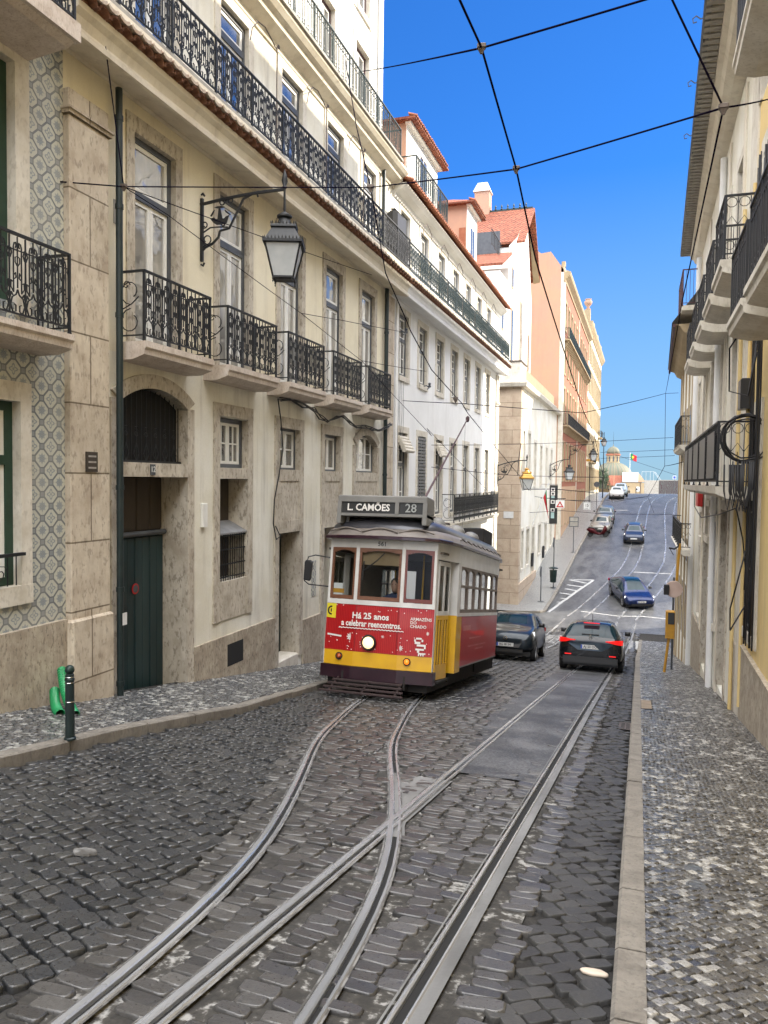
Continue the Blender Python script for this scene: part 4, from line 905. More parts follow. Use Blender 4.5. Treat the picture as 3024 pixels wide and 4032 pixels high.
    r = MB(); run_rail(r, XL+.5, 8.3, 21.75, 11.22, .80, .22, 1, .009); side_rail(r, XL-.6, XL+.5, 21.75, 11.22, .8, 1, .009); r.build('terrace_railing', M['iron_green'], t)
    # white upper storeys set back behind the terrace
    Xt = XL-.4; ops = [(17.9,18.8,11.6,13.9),(20.35,21.4,11.4,14.0),(17.9,18.8,15.0,16.9),(20.35,21.4,15.0,16.9)]
    mb = MB(); facade(mb, Xt, 1, 8.6, 22.7, 11.201, 20, ops, .2); mb.quad((Xt,22.7,11.2),(-14,22.7,11.2),(-14,22.7,20),(Xt,22.7,20)); mb.box(-14,Xt-.21,8.6,22.69,11.2,20); mb.build('attic_wall', M['white_clean'], t)
    for o in ops: window(t, Xt, 1, *o, 'frame_red', 'frame_white', 'glass', None, .1); surround(t, Xt, 1, *o, .2, .03, 'stone_pale')
    pipe(t, Xt+.07, 22.2, 11.2, 19.9, .06, 'frame_white')
    # downpipes
    pipe(t, XL+.15, 9.46, -1.6, 7.42, .050, 'pipe', (7.0,5.75,4.2,1.7,.2,-1.2)); pipe(t, XL+.12, 21.8, -3.3, 7.5, .06, 'pipe', (6.2,4.4,2.0,0))
    pipe(t, XL+.1, 21.45, 8.2, 10.85, .055, 'pipe', ())
    st = MB(); st.lathe([(.07,0),(.07,.0)], (0,0,0), 4) if 0 else st.box(XL+.236, XL+.239, 9.40, 9.50, -.32, -.14); st.build('sticker', M['white_sign'], t)
    cb = MB(); rnd = random.Random(3)
    base = [(14.72,3.52),(15.3,3.56),(15.9,3.50),(16.5,3.46),(16.9,3.30),(17.3,3.26),(17.9,3.40),(18.3,3.48),(18.8,3.34),(19.3,3.24),(19.9,3.30),(20.5,3.28),(21.2,3.30),(21.8,3.42),(22.3,3.55)]
    for k in range(5): cb.tube([(XL+.10+.02*k, y+rnd.uniform(-.05,.05), z+rnd.uniform(-.05,.05)) for y,z in base], .013, 5)
    cb.tube([(XL+.1,14.7,3.52),(XL+.12,14.80,3.1),(XL+.1,14.95,2.5),(XL+.08,14.80,1.9),(XL+.07,14.62,1.4),(XL+.07,14.58,.9),(XL+.08,14.70,.56),(XL+.1,14.85,.62),(XL+.08,14.66,.85)], .014, 5)
    cb.build('facade_cable', M['cable'], t)
    bx = MB(); bx.bbox(-7.38, -7.05, 21.9, 23.0, 8.3, 9.9, .12); bx.build('shrouded_unit', M['black_plastic'], t)
    return t
cream_house()

# ================================================================== grey-white house beyond
def grey_house():
    t = thing('town_house', 'pale grey-white house with rows of grey-framed windows beyond the cream house', 'building', (-9,31,-4))
    yc = [23.9,26.2,28.6,30.98,33.35,35.75,38.08]; y0, y1 = 22.6, 41.0
    ops = []
    for y in yc: ops += [(y-.5,y+.5,5.18,7.15),(y-.5,y+.5,.55,3.38),(y-.48,y+.48,8.2,10.35)]
    ops += [(y-.5,y+.5,-3.9,-1.2) for y in yc[2:]]
    mb = MB(); facade(mb, XL, 1, y0, y1, -6.2, 11.0, ops, .25); mb.build('wall', M['white'], t)
    core(t, -15, XL-.27, y0+.01, y1, -6.2, 10.99, 'dark', 'interior')
    mb = MB(); mb.quad((XL,41.0,-6.5),(-16,41.0,-6.5),(-16,41.0,11),(XL,41.0,11)); mb.build('wall', M['white'], t)
    mb = MB(); mb.box(XL-.1, XL+.07, 40.3, 41.06, -6, 7.4); mb.box(XL-.1, XL+.12, 40.25, 41.1, 5.9, 6.0); mb.build('corner_pilaster', M['stone_pale'], t)
    for i, y in enumerate(yc):
        for z0, z1, tr, fr in ((5.18,7.15,6.35,'frame_grey'),(.55,3.38,2.35,'frame_grey'),(8.2,10.35,None,'frame_grey')):
            if i == 0: window(t, XL, 1, y-.5, y+.5, z0, z1, fr, 'frame_white', 'glass', tr, .08, bars=(1 if z0 < 8 else 0), frw=.10, sw=.05); surround(t, XL, 1, y-.5, y+.5, z0, z1, .2, .02, 'stone_pale', sill=z0 < 8)
    ws = [c for c in t.children if c.name.startswith(('window',))]
    for y in yc[1:]:
        for w_ in ws: dup_part(w_, 0, y-yc[0])
    sh = MB()
    for k, y in enumerate((23.9, 28.6)):
        s_ = MB()
        for j in range(5): s_.cyl((XL+.02+.05*j, y-.5, 3.2-.10*j),(XL+.02+.05*j, y+.5, 3.2-.10*j),.07,8)
        s_.build('rolled_blind', M['stone_pale'], t)
    s_ = MB()
    for j in range(24): s_.box(XL+.0, XL+.02+.01*(j%2), 25.7, 26.7, .6+j*.115, .6+j*.115+.09)
    s_.build('hanging_blind', M['frame_grey'], t)
    prof = [(XL-.05,7.50),(XL+.02,7.50),(XL+.05,7.53),(XL+.10,7.50),(XL+.50,7.41),(XL+.54,7.42),(XL+.55,7.48),(XL+.51,7.51),(XL+.50,7.55),(XL+.54,7.66),(XL+.61,7.72),(XL+.62,7.795),(XL-.05,7.795)]
    extrude_y(prof, 22.61, 41.1).build('cornice', M['white'], t)
    cornice_tiles(t, XL+.62, 22.6, 41.1)
    fl = MB(); fl.box(XL-.1, XL+.6, 22.6, 41.1, 8.10, 8.15); fl.build('ledge', M['concrete'], t)
    r = MB(); run_rail(r, XL+.56, 22.62, 41.0, 8.18, .88, .25, 0, .009, post_every=1.2); r.build('balcony_railing', M['iron_green'], t)
    for k, y in enumerate(yc[:-1]):
        hk = MB(); X = XL+.56; yy = y+1.2
        hk.tube([(X,yy,8.2),(X,yy,10.05)], .013, 4); hk.tube([(X,yy,10.0),(X,yy-.25,10.1),(X,yy-.6,10.18),(X,yy-.95,9.95),(X,yy-1.05,9.65)], .012, 4); hk.build('awning_hook', M['rust'], t)
    prof = [(XL-.05,10.5),(XL+.05,10.5),(XL+.08,10.62),(XL+.3,10.7),(XL+.42,10.8),(XL+.42,10.86),(XL-.05,10.86)]
    extrude_y(prof, 22.62, 41.1).build('cornice', M['white_clean'], t)
    tile_edge(t, XL+.62, 1, 22.6, 41.2, 10.92, .6, .21, 'terracotta', .22)
    rf = MB(); rf.add([(XL+.1,22.6,11.05),(XL+.1,41.2,11.05),(-12,41.2,13.2),(-12,22.6,13.2)], [(0,1,2,3)]); rf.build('roof', M['roof'], t)
    # dormers
    for (a, b, zb, zt, xf, rise) in ((24.9,28.9,11.0,13.75,-7.72,.75),(33.9,36.0,11.0,14.1,-7.65,.6)):
        mb = MB(); mb.box(-10.5, xf, a, b, zb, zt); d_ = mb.build('dormer', M['peach_pale'], t)  # peach on the side walls is their bounced shade put into the colour
        q = MB(); q.box(xf, xf+.03, a-.0, b, zb, zt-.1); q.box(xf,xf+.2,a-.1,b+.1,zt-.12,zt+.0); q.build('dormer_front', M['white_clean'], d_)
        rr = MB(); hip_roof(rr, -10.5, xf+.1, a, b, zt+.02, rise, .3); rr.build('dormer_roof', M['roof'], d_)
        w1 = MB(); w1.box(xf+.03, xf+.045, (a+b)/2-.55, (a+b)/2+.55, 11.4, 13.35); w1.build('dormer_window_frame', M['frame_white'], d_)
        w1 = MB(); w1.box(xf+.045, xf+.055, (a+b)/2-.42, (a+b)/2-.04, 11.5, 13.25); w1.box(xf+.045, xf+.055, (a+b)/2+.04, (a+b)/2+.42, 11.5, 13.25); w1.build('pane', M['glass'], d_)
        tile_edge(t, xf+.42, 1, a-.2, b+.2, zt+.06, .3, .19, 'terracotta', .1)
    sb = MB(); sb.box(-7.98,-7.70,33.86,33.9,12.1,13.05); sb.build('orange_shutter', M['terracotta'], t)
    r = MB(); run_rail(r, -7.15, 24.2, 28.4, 11.35, .95, .25, 1, .010); side_rail(r, -8.0, -7.15, 24.2, 11.35, .95, 2, .01); s_ = MB(); s_.box(-8, -7.1, 24.15, 28.45, 11.24, 11.33); sl = s_.build('balcony_slab', M['white_clean'], t); r.build('balcony_railing', M['iron_green'], sl)
    balcony(t, XL, -6.85, 29.2, 38.8, 0.0, 1.3, 'stone_pale', .2, 0, 'scroll')
    pipe(t, XL+.09, 22.9, -4, 7.4, .05, 'white'); 
    # loose vertical cables on the wall
    cb = MB(); rnd = random.Random(5)
    for k in range(6):
        y = 23.0+k*.16; cb.tube([(XL+.04, y+rnd.uniform(-.08,.08), z) for z in (7.3,6.2,5.2,4.1,3.3,2.2)], .006, 3, cap=False)
    cb.build('facade_cable', M['cable'], t)
grey_house()

# ================================================================== stone corner building and white gabled house behind
def stone_building():
    t = thing('corner_building', 'pale stone corner building beyond the side street, with a fenced roof terrace', 'building', (-9,55,-5))
    X = -7.0; ya, yb = 46.5, 67.0
    ops = [(47.7,48.45,2.2,4.95),(50.1,51.0,2.2,4.95),(53.0,53.9,1.6,4.5),(56.2,57.2,1.6,4.4),(59.6,60.5,1.6,4.4),(63,63.9,1.6,4.4),
           (47.7,48.5,-3.6,-1.26),(49.9,51.1,-3.6,-1.26),(52.6,53.8,-5.0,-1.3),(55.9,57.3,-3.4,-1.3),(59.7,61,-3.5,-1.45),(63.4,64.6,-3.4,-1.4)]
    mb = MB(); facade(mb, X, 1, ya, yb, -6.6, 7.5, ops, .25); mb.build('wall', M['cream'], t)
    core(t, -17, X-.26, ya+.02, yb, -6.6, 7.49, 'dark', 'interior')
    mb = MB(); mb.box(-17, X-.02, ya, ya+.02, -6.6, 7.5); mb.box(X-.9, X+.04, ya-.03, ya+.7, -6.6, 7.5); mb.box(X-.2, X+.09, ya-.06, ya+8, -6.6, -4.4); mb.build('stone_facing', stone_big(), t)
    mb = MB(); mb.rings([[(-17,ya-.3,7.5),(X+.35,ya-.3,7.5),(X+.35,yb,7.5),(-17,yb,7.5)],[(-17,ya-.38,7.72),(X+.42,ya-.38,7.72),(X+.42,yb,7.72),(-17,yb,7.72)]]); mb.build('cornice', M['stone_pale'], t)
    mb = MB(); mb.box(-17, X-.05, ya, ya+2.3, 7.721, 9.0); mb.box(X-.35, X-.05, ya+2.3, yb, 7.721, 8.2); mb.build('parapet', M['stone_pale'], t)
    mb = MB(); mb.box(-9.2, X+.02, ya-.06, ya+2.36, 9.001, 9.08); mb.build('coping', M['rust'], t)
    mb = MB(); mb.box(X-.25, X-.22, ya+2.4, yb-.1, 8.2, 9.0)
    mb.build('terrace_screen', varied('reed screen', (.30,.17,.10), (.38,.24,.15), 2, .8, stretch=(1,6,.3)), t)
    for o in ops: window(t, X, 1, *o[:4], 'frame_grey', 'frame_white', 'glass' if o[2] > 0 else 'glass_dark', None, .12, bars=1); surround(t, X, 1, *o[:4], .18, .03, 'stone_pale')
    for y in (52.45, 58.6): mb = MB(); mb.bbox(X+.04, X+.16, y-.25, y+.25, -3.9, -3.0, .02); mb.build('menu_case', M['black_plastic'], t)
    mb = MB(); mb.box(-7.9,-7.3,46.44,46.47,-.4,0); mb.build('street_name_plaque', M['white_sign'], t)
def stone_big():
    if 'stone_big' not in M: M['stone_big'] = stone('ashlar facing', (.56,.47,.36), (.46,.36,.27), joints=(2.6,.82), blotch=.12)
    return M['stone_big']
stone_building()

def gabled_house():
    t = thing('gabled_house', 'tall white house with red tiled gable roofs behind the stone corner building', 'building', (-11,56,8))
    X = -8.5
    # main block: south face at y=50.3
    mb = MB(); mb.box(-16, X, 50.2, 61, 6, 15.6); mb.add([(X,50.2,15.6),(X,61,15.6),(X,57.7,21.6),(X,53.6,18.6),(X,50.2,17.0)], [(0,1,2,3,4)]); mb.box(-16,X-.01,53.5,60,15.4,17.9); mb.build('wall', M['white_clean'], t)
    mb = MB(); mb.box(-13, X+.02, 46.9, 50.2, 6, 14.6); mb.build('wing', M['white_clean'], t)
    r = MB()
    # upper roof falls towards the street side south
    r.add([(-16,53.2,18.2),(X+.55,53.2,18.2),(X+.55,57.8,21.9),(-16,57.8,21.9),(X+.55,61.6,17.6),(-16,61.6,17.6),(-16,53.2,18.05),(X+.55,53.2,18.05),(X+.55,57.8,21.7),(-16,57.8,21.7),(X+.55,61.6,17.4),(-16,61.6,17.4)],
          [(0,1,2,3),(3,2,4,5),(6,7,8,9),(9,8,10,11),(1,7,8,2),(2,8,10,4),(0,1,7,6),(4,5,11,10)])
    r.build('roof', M['roof'], t)
    r2 = MB(); r2.add([(-13,46.7,15.0),(X+.2,46.7,15.0),(X+.2,50.2,16.6),(-13,50.2,16.6),(-13,46.7,14.85),(X+.2,46.7,14.85),(X+.2,50.2,16.4),(-13,50.2,16.4)], [(0,1,2,3),(4,5,6,7),(0,1,5,4),(1,2,6,5)]); r2.build('roof', M['roof'], t)
    g = MB(); g.box(-14, X-.6, 50.15, 50.19, 16.6, 18.0); g.build('glazed_loggia', M['frame_grey'], t)
    rd = MB(); 
    for x in np.arange(-14, X, .45):
        rd.lathe([(.02,0),(.10,.12),(.03,.22),(.07,.30),(.0,.5)], (x,57.8,21.9), 5)
    rd.box(-15, X+.4, 57.76, 57.84, 21.85, 22.0); rd.build('ridge_cresting', M['iron_green'], t)
    ev = MB(); ev.add([(X+.02,58,21.5),(X+.55,58,21.6),(X+.55,61.6,17.4),(X+.02,61.6,17.3)], [(0,1,2,3)]); ev.build('eave_boards', M['pale_yellow'], t)
    for (a, b, c, d) in ((51.3,52.2,9.6,13.3),(55.2,56.3,9.5,14.6),(59.2,60,10,13.0),(51.3,52.1,14.6,16),(47.7,48.5,11.2,13.2),(47.6,48.6,7.8,10.3),(50.9,52.0,6.6,9.0),(54.3,55.3,6.8,9),(58,58.9,6.8,9)):
        mb = MB(); mb.box(X+.0+(.03 if a<50 else 0), X+.04, a, b, c, d); f = mb.build('window', M['pale_yellow'], t); mb = MB(); mb.box(X+.04, X+.05, a+.12, b-.12, c+.12, d-.1); mb.build('pane', M['glass'], f)
    mb = MB(); mb.box(-12.4,-11.3,57.5,58.5,20.5,23.4); c = mb.build('chimney', M['peach_pale'], t); mb = MB(); mb.rings([[(-12.5,57.4,23.4),(-11.2,57.4,23.4),(-11.2,58.6,23.4),(-12.5,58.6,23.4)],[(-12.2,57.7,24.1),(-11.5,57.7,24.1),(-11.5,58.3,24.1),(-12.2,58.3,24.1)]]); mb.build('chimney_cap', M['white'], c)
    rr = MB(); run_rail(rr, -9.0, 46.8, 50, 16.2, .9, .9, 2, .02); rr.build('roof_railing', M['iron'], t)
gabled_house()

def pink_building():
    t = thing('apartment_building', 'tall salmon building with a blank peach side wall up the hill', 'building', (-9,75,-3))
    X = -6.6; y0, y1 = 67.0, 98; zt = 19.5
    ops = []; ys = list(np.arange(68.6, 97, 2.9))
    for y in ys:
        for z0, z1 in ((-1.9,.8),(2.0,5.2),(7.0,9.9),(11.2,14.0),(14.9,17.2)): ops.append((y-.55, y+.55, z0, z1))
    mb = MB(); facade(mb, X, 1, y0, y1, -5, zt, ops, .2); mb.build('wall', M['salmon'], t)
    core(t, -20, X-.22, y0+.02, y1, -5, zt, 'dark', 'interior')
    mb = MB(); mb.add([(X-.01,y0,-5),(-20,y0,-5),(-20,y0,21.5),(-14,y0,22.6),(-9.9,y0,22.2),(-8.6,y0,21.2),(-7.8,y0,21.3),(X-.01,y0,19.6)], [tuple(range(8))]); mb.build('blank_side_wall', M['peach_pale'], t)
    mb = MB(); mb.box(X-.3, X+.06, y0-.03, y0+.6, -5, zt); mb.build('corner_stones', M['stone_pale'], t); mb = MB(); mb.box(X-.1, X+.05, 83, 83.5, -5, zt); mb.build('corner_stones', M['stone_pale'], t)
    prof = [(X-.05,18.7),(X+.08,18.7),(X+.1,18.9),(X+.45,19.2),(X+.5,19.4),(X+.5,19.5),(X-.05,19.5)]; extrude_y(prof, y0-.1, y1).build('cornice', M['pale_yellow'], t)
    mb = MB(); mb.box(X-.3, X-.1, y0, y1, 19.5, 20.2)
    for y in np.arange(y0+1, y1, 3): mb.box(X-.35, X-.05, y-.25, y+.25, 20.2, 20.6)
    mb.build('parapet', M['pale_yellow'], t)
    w0 = None
    for o in ops:
        if w0 is None: w0 = window(t, X, 1, *o, 'frame_grey', 'frame_white', 'glass', None, .08); s0 = surround(t, X, 1, *o, .22, .05, 'pale_yellow'); base = o
        else:
            f = window(t, X, 1, *o, 'frame_grey', 'frame_white', 'glass', None, .08); surround(t, X, 1, *o, .22, .05, 'pale_yellow')
    for z, a, b, ir in ((13.9,67.6,96,'iron_green'),(6.6,68,96,'iron')):
        s_ = MB(); s_.box(X, X+.5, a, b, z, z+.12)
        for y in np.arange(a+.3, b, .75): s_.prism([(X,z-.5),(X+.1,z-.5),(X+.42,z-.003),(X,z-.003)], 'y', y, y+.2)
        sl = s_.build('balcony_slab', M['pale_yellow'], t); r = MB(); run_rail(r, X+.46, a, b, z+.13, .95, .28, 1, .013); side_rail(r, X, X+.46, a, z+.13, .95, 1, .013); r.build('balcony_railing', M[ir], sl)
    mb = MB(); mb.box(X+.005, X+.03, 67.7, 82.9, -5, 1.4); mb.build('ground_floor_facing', M['peach'], t)
    mb = MB(); run_rail(mb, -10.3, 62, 67.0, 22.2, 1.0, 1.4, 2, .025); mb.build('roof_railing', M['iron'], t)
pink_building()
def ochre_building():
    t = thing('apartment_building', 'cream stone building farthest up the left side, with an urn on its roof corner', 'building', (-9,110,0))
    X = -6.7; y0, y1 = 98.02, 130; zt = 22.2; ops = []
    for y in np.arange(99.6, 129, 2.9):
        for z0, z1 in ((.8,3.6),(5.2,8.0),(9.4,12.2),(13.4,16.2),(17.2,19.4)): ops.append((y-.55, y+.55, z0, z1))
    mb = MB(); facade(mb, X, 1, y0, y1, -1, zt, ops, .2); mb.build('wall', M['cream_up'], t); core(t, -20, X-.22, y0+.02, y1, -1, zt, 'cream_up', 'wall')
    for o in ops: window(t, X, 1, *o, 'frame_grey', 'frame_white', 'glass', None, .08); surround(t, X, 1, *o, .25, .06, 'pale_yellow')
    prof = [(X-.05,20.6),(X+.1,20.6),(X+.5,21.2),(X+.55,21.5),(X-.05,21.5)]; extrude_y(prof, y0-.2, y1+.4).build('cornice', M['pale_yellow'], t)
    mb = MB()
    for y in (98.4, 107, 116, 125): mb.box(X-.5, X+.2, y-.5, y+.5, 21.5, 22.9)
    mb.build('parapet_pier', M['pale_yellow'], t)
    mb = MB(); mb.lathe([(.2,0),(.35,.08),(.12,.35),(.42,.7),(.5,1.05),(.3,1.25),(.42,1.35),(.0,1.4)], (X-.1,98.4,22.9), 12); mb.build('urn', M['peach_pale'], t, smooth=True)
    for a, b, z in ((104,112,4.3),(124,128,8.6)):
        s_ = MB(); s_.box(X, X+.6, a, b, z, z+.15); sl = s_.build('balcony_slab', M['pale_yellow'], t); r = MB(); run_rail(r, X+.55, a, b, z+.16, 1, .3, 1, .015); side_rail(r, X, X+.55, a, z+.16, 1, 1, .015); r.build('balcony_railing', M['iron'], sl)
ochre_building()
# ================================================================== right-hand buildings
def right_buildings():
    # --- yellow house, nearest
    XR = 1.70; s = -1
    t = thing('town_house', 'yellow-trimmed house at the right edge with deep stone balconies and tangled cables', 'building', (5,8,0))
    ops = [(12.96,13.98,-.5,2.9),(9.6,10.8,.1,2.9),(8.4,9.6,4.4,7.2),(10.6,11.6,4.4,7.2),(12.6,13.4,4.4,7.0),(9.0,10.2,8.1,10.6),(11.3,12.3,8.1,10.6),(13.2,14,8.1,10.3)]
    mb = MB(); facade(mb, XR, s, -16, 15.0, -3.2, 12.4, ops, .3); mb.build('wall', M['yellow'], t); core(t, XR+.32, 11, -16, 15, -3.2, 12.4, 'yellow')
    mb = MB(); mb.box(XR-.03, XR+.1, 14.2, 15.05, -3.2, 12.3); mb.build('corner_pilaster', M['stone_pale'], t)
    mb = MB(); mb.box(XR-.05, XR+.1, -16, 14.19, -3, -.88); mb.box(XR-.07, XR+.1, -16, 14.19, -.879, -.84); mb.build('base', M['stone_dark'], t)
    for o in ops:
        window(t, XR, s, *o, 'frame_red', 'frame_white', 'glass', None, .15, bars=1); surround(t, XR, s, *o, .26, .03, 'stone_pale', sill=o[2] < 4)
    g = MB()
    for y in np.arange(13.05,13.95,.1): g.tube([(XR-.03,y,-.5),(XR-.03,y,2.9)], .011, 4)
    for z in (-.4,.5,1.4,2.3): g.box(XR-.045,XR-.02,12.96,13.98,z,z+.03)
    g.build('window_grille', M['iron'], t)
    for (a, b, zs, zt, th) in ((7.2,9.93,3.92,5.08,.22),(10.25,11.85,3.88,5.02,.22),(6,12.15,7.62,8.9,.20)):
        balcony(t, XR, 1.08, a, b, zs, zt, 'stone_pale', th, 1, 2)
    # --- cream house in the middle
    t2 = thing('town_house', 'long cream house on the right with pale eaves, white downpipes and wine-red window frames', 'building', (5,21,-2))
    ops = [(17.1,18.4,-2.6,1.3),(19.5,19.95,-1.45,.96),(21.6,23.2,-3.2,.28),(21.7,22.7,.45,1.25),(24.1,25.0,-2.05,.02),(24.1,25.0,.3,1.0)]
    for y in (16.6,19.0,21.8,24.5,26.6): ops += [(y-.5,y+.5,2.1,5.06),(y-.5,y+.5,5.5,8.1)]
    mb = MB(); facade(mb, XR, s, 15.0, 27.6, -5, 9.6, ops, .3); mb.build('wall', M['cream'], t2); core(t2, XR+.32, 11, 15.001, 27.6, -5, 9.6, 'cream')
    for o in ops:
        if o[2] < -1.5 and o[1]-o[0] > 1: 
            d = MB(); d.bbox(XR+.2, XR+.26, *o, .01); d.build('door', M['frame_grey'], t2); surround(t2, XR, s, *o, .2, .03, 'stone', sill=False)
        else: window(t2, XR, s, *o, 'frame_red', 'frame_white', 'glass', None, .14, bars=1); surround(t2, XR, s, *o, .18, .03, 'stone_pale', sill=o[2] < 2)
    mb = MB(); mb.box(XR-.03, XR+.1, 15.06, 16.0, -3.4, -1.05); mb.box(XR-.04, XR+.1, 19.98, 21.4, -4, -1.88); mb.box(XR-.04, XR+.1, 23.4, 27.0, -5, -2.35); mb.build('base', M['stone_dark'], t2)
    for y in (16.05,18.75,20.6,23.9,27.3): mb = MB(); mb.box(XR-.035, XR+.1, y-.14, y+.14, -1.0 if y < 17 else -4.4, 9.3); mb.build('pilaster_strip', M['trim'], t2)
    # sloping eave line measured from the street
    ya, yb = 12.4, 28.9; za, zb = 10.15, 9.75; xa, xb = .80, 1.09
    def er(prof):
        mb = MB(); return mb.rings([[(x0+dx, y, z0+dz) for dx, dz in prof] for x0, y, z0 in ((xa,ya,za),(xb,yb,zb))])
    er([(-.02,0),(.10,-.02),(.10,-.05),(-.02,-.04)]).build('gutter', M['grey_roof'], t2)
    er([(.10,-.02),(.30,-.05),(.31,-.16),(.40,-.20),(.46,-.32),(.62,-.40),(.95,-.46),(1.1,-.46),(1.1,0)]).build('cornice', M['trim'], t2)
    tl = MB(); n = 82
    for i in range(n):
        f = i/n; x0 = xa+(xb-xa)*f; y = ya+(yb-ya)*f; z0 = za+(zb-za)*f; tl.box(x0+.01, x0+.30, y, y+.12, z0-.075+.0, z0-.052)
    tl.build('eave_tiles', M['concrete'], t2)
    rf = MB(); rf.add([(xa-.03,ya,za+.03),(xb-.03,yb,zb+.03),(6,yb,13.4),(6,ya,13.8),(xa-.03,ya,za),(xb-.03,yb,zb),(11,yb,9.6),(11,ya,9.6)], [(0,1,2,3),(3,2,6,7),(0,1,5,4)]); rf.build('roof', M['grey_roof'], t2)
    for y in (13.4, 15.6, 17.9, 20.4):
        f = (y-ya)/(yb-ya); x, z = xa+(xb-xa)*f+.02, za+(zb-za)*f; hk = MB(); hk.tube([(x,y,z-.1),(x,y,z+.42)], .013, 4); hk.tube([(x+.08,y,z+.34),(x,y,z+.36),(x-.06,y,z+.33),(x-.14,y,z+.40),(x-.2,y,z+.36),(x-.19,y,z+.28),(x-.13,y,z+.29)], .012, 4); hk.build('eave_hook', M['iron'], t2)
    for (a, b, zs, zt) in ((13.45,15.0,5.18,6.42),(15.6,17.2,5.14,6.35),(17.9,19.5,5.1,6.3),(20.3,21.8,5.06,6.25),(22.6,24.2,5.0,6.2)):
        balcony(t2, XR, 1.10, a, b, zs, zt, 'stone_pale', .24, 3, 3, chamfer=0)
    r_ = MB(); sl = MB(); sl.rings([[(x,y,z) for x,z in ((XR,1.60),(1.3,1.62),(1.12,1.70),(1.10,1.82),(XR,1.82))] for y in (13.3,23.2)]); so = sl.build('balcony_slab', M['stone_pale'], t2)
    run_rail(r_, 1.14, 13.35, 23.15, 1.85, 1.0, .25, 0, post_every=1.9); side_rail(r_, XR, 1.14, 13.35, 1.85, 1.0, 3); r_.build('balcony_railing', M['iron'], so)
    sc = MB()
    for k in range(5): sc.box(1.10, 1.115, 13.6+k*1.95, 15.1+k*1.95, 1.95, 2.72)
    sc.build('railing_screen', M['black_plastic'], so)
    pipe(t2, 1.62, 19.7, -3.0, 9.4, .075, 'white', (7,5,1.2,-.4), 'downpipe'); pipe(t2, 1.60, 27.3, -4.3, 9.2, .09, 'white', (7,3,-.5)); pipe(t2, 1.64, 15.4, -2.5, 6.8, .035, 'yellow', (0,-1.2)); pipe(t2, 1.64, 14.1, -1.9, 6.8, .03, 'yellow', ())
    mb = MB(); mb.bbox(1.52,1.66,23.6,24.5,1.2,1.75,.02); mb.build('red_box', M['red_sign'], t2)
    mb = MB(); mb.bbox(1.5,1.66,13.9,14.3,3.1,3.6,.02); mb.build('junction_box', M['black_plastic'], t2)
    # --- far cream house
    t3 = thing('town_house', 'farthest cream house on the right, its balconies jutting over the pavement', 'building', (5,31,-4))
    def X3(y): return 1.56+(1.41-1.56)*(y-27.6)/(33.2-27.6)
    mb = MB(); mb.rings([[(X3(27.6),27.6,z),(X3(33.2),33.2,z),(3.2,33.9,z),(11,33.9,z),(11,27.6,z)] for z in (-5.9,6.9)]); mb.build('wall', M['cream'], t3)
    for y in (28.5,29.9,31.3):
        for z0, z1 in ((-3.6,-1.6),(-.9,.0),(2.6,4.6)):
            x = X3(y); q = MB(); q.box(x-.012, x+.05, y-.42, y+.42, z0, z1); f = q.build('window', M['frame_white'], t3); q = MB(); q.box(x-.016, x-.013, y-.34, y+.34, z0+.08, z1-.06); q.build('pane', M['glass_dark'], f)
    for y in (27.9,29.2,30.6,32.0,32.9): mb = MB(); x = X3(y); mb.box(x-.035, x+.1, y-.16, y+.16, -5.3, 6.6); mb.build('pilaster_strip', M['pale_yellow'], t3)
    mb = MB(); mb.box(X3(28)-.03, X3(28)+.2, 27.62, 32.9, -5.9, -3.75); mb.build('base', M['stone_pale'], t3)
    for a, b, zs, zt in ((23.5,31.5,-.35,.62),(24.2,31.8,2.95,4.05)):
        balcony(t3 if zs > 0 or True else t2, X3(b), 1.12, max(a,27.0) if zs > 0 else 25.2, b, zs, zt, 'stone_pale', .16, 1, 3)
    def er2(prof):
        mb = MB(); return mb.rings([[(x0+dx, y, z0+dz) for dx, dz in prof] for x0, y, z0 in ((.86,27.0,7.05),(.93,33.3,6.36))])
    er2([(-.02,0),(.05,-.02),(.05,-.10),(-.02,-.09)]).build('gutter', M['frame_red'], t3); er2([(.05,-.02),(.2,-.08),(.3,-.26),(.5,-.36),(.9,-.36),(.9,0)]).build('cornice', M['pale_yellow'], t3)
    rf = MB(); rf.add([(.80,27.0,7.09),(.88,33.4,6.40),(5,33.9,12.0),(5,27,12.6),(11,34,7),(11,27,7)], [(0,1,2,3),(3,2,4,5)]); rf.build('roof', M['grey_roof'], t3)
    bl = MB(); bl.box(X3(28), 1.06, 26.4, 29.2, 7.35, 7.5); so = bl.build('balcony_slab', M['stone_pale'], t3); r_ = MB()
    side_rail(r_, 1.5, 1.08, 26.4, 7.52, 1.1, 2, .01); run_rail(r_, 1.08, 26.4, 29.2, 7.52, 1.1, .25, 2, .01); r_.build('balcony_railing', M['frame_red'], so)
    for k in range(4): pass
    # --- taller unseen blocks added behind the houses to cast the street's shade
    t4 = thing('rear_block', 'taller unseen block added behind the right-hand street houses to shade the street', 'building', (8,12,0)); core(t4, 4.0, 14, -12, 27.6, 9.0, 17.4, 'cream')
    t5 = thing('rear_block', 'lower unseen block added behind the far cream house on the right for shade', 'building', (8,30,0)); core(t5, 4.2, 14, 27.61, 45.2, -5, 14.6, 'cream')
    t6 = thing('town_house', 'block beyond the right-hand side street', 'building', (15,75,0)); core(t6, 7.0, 20, 63.0, 128, -5.5, 17.0, 'cream')
right_buildings()
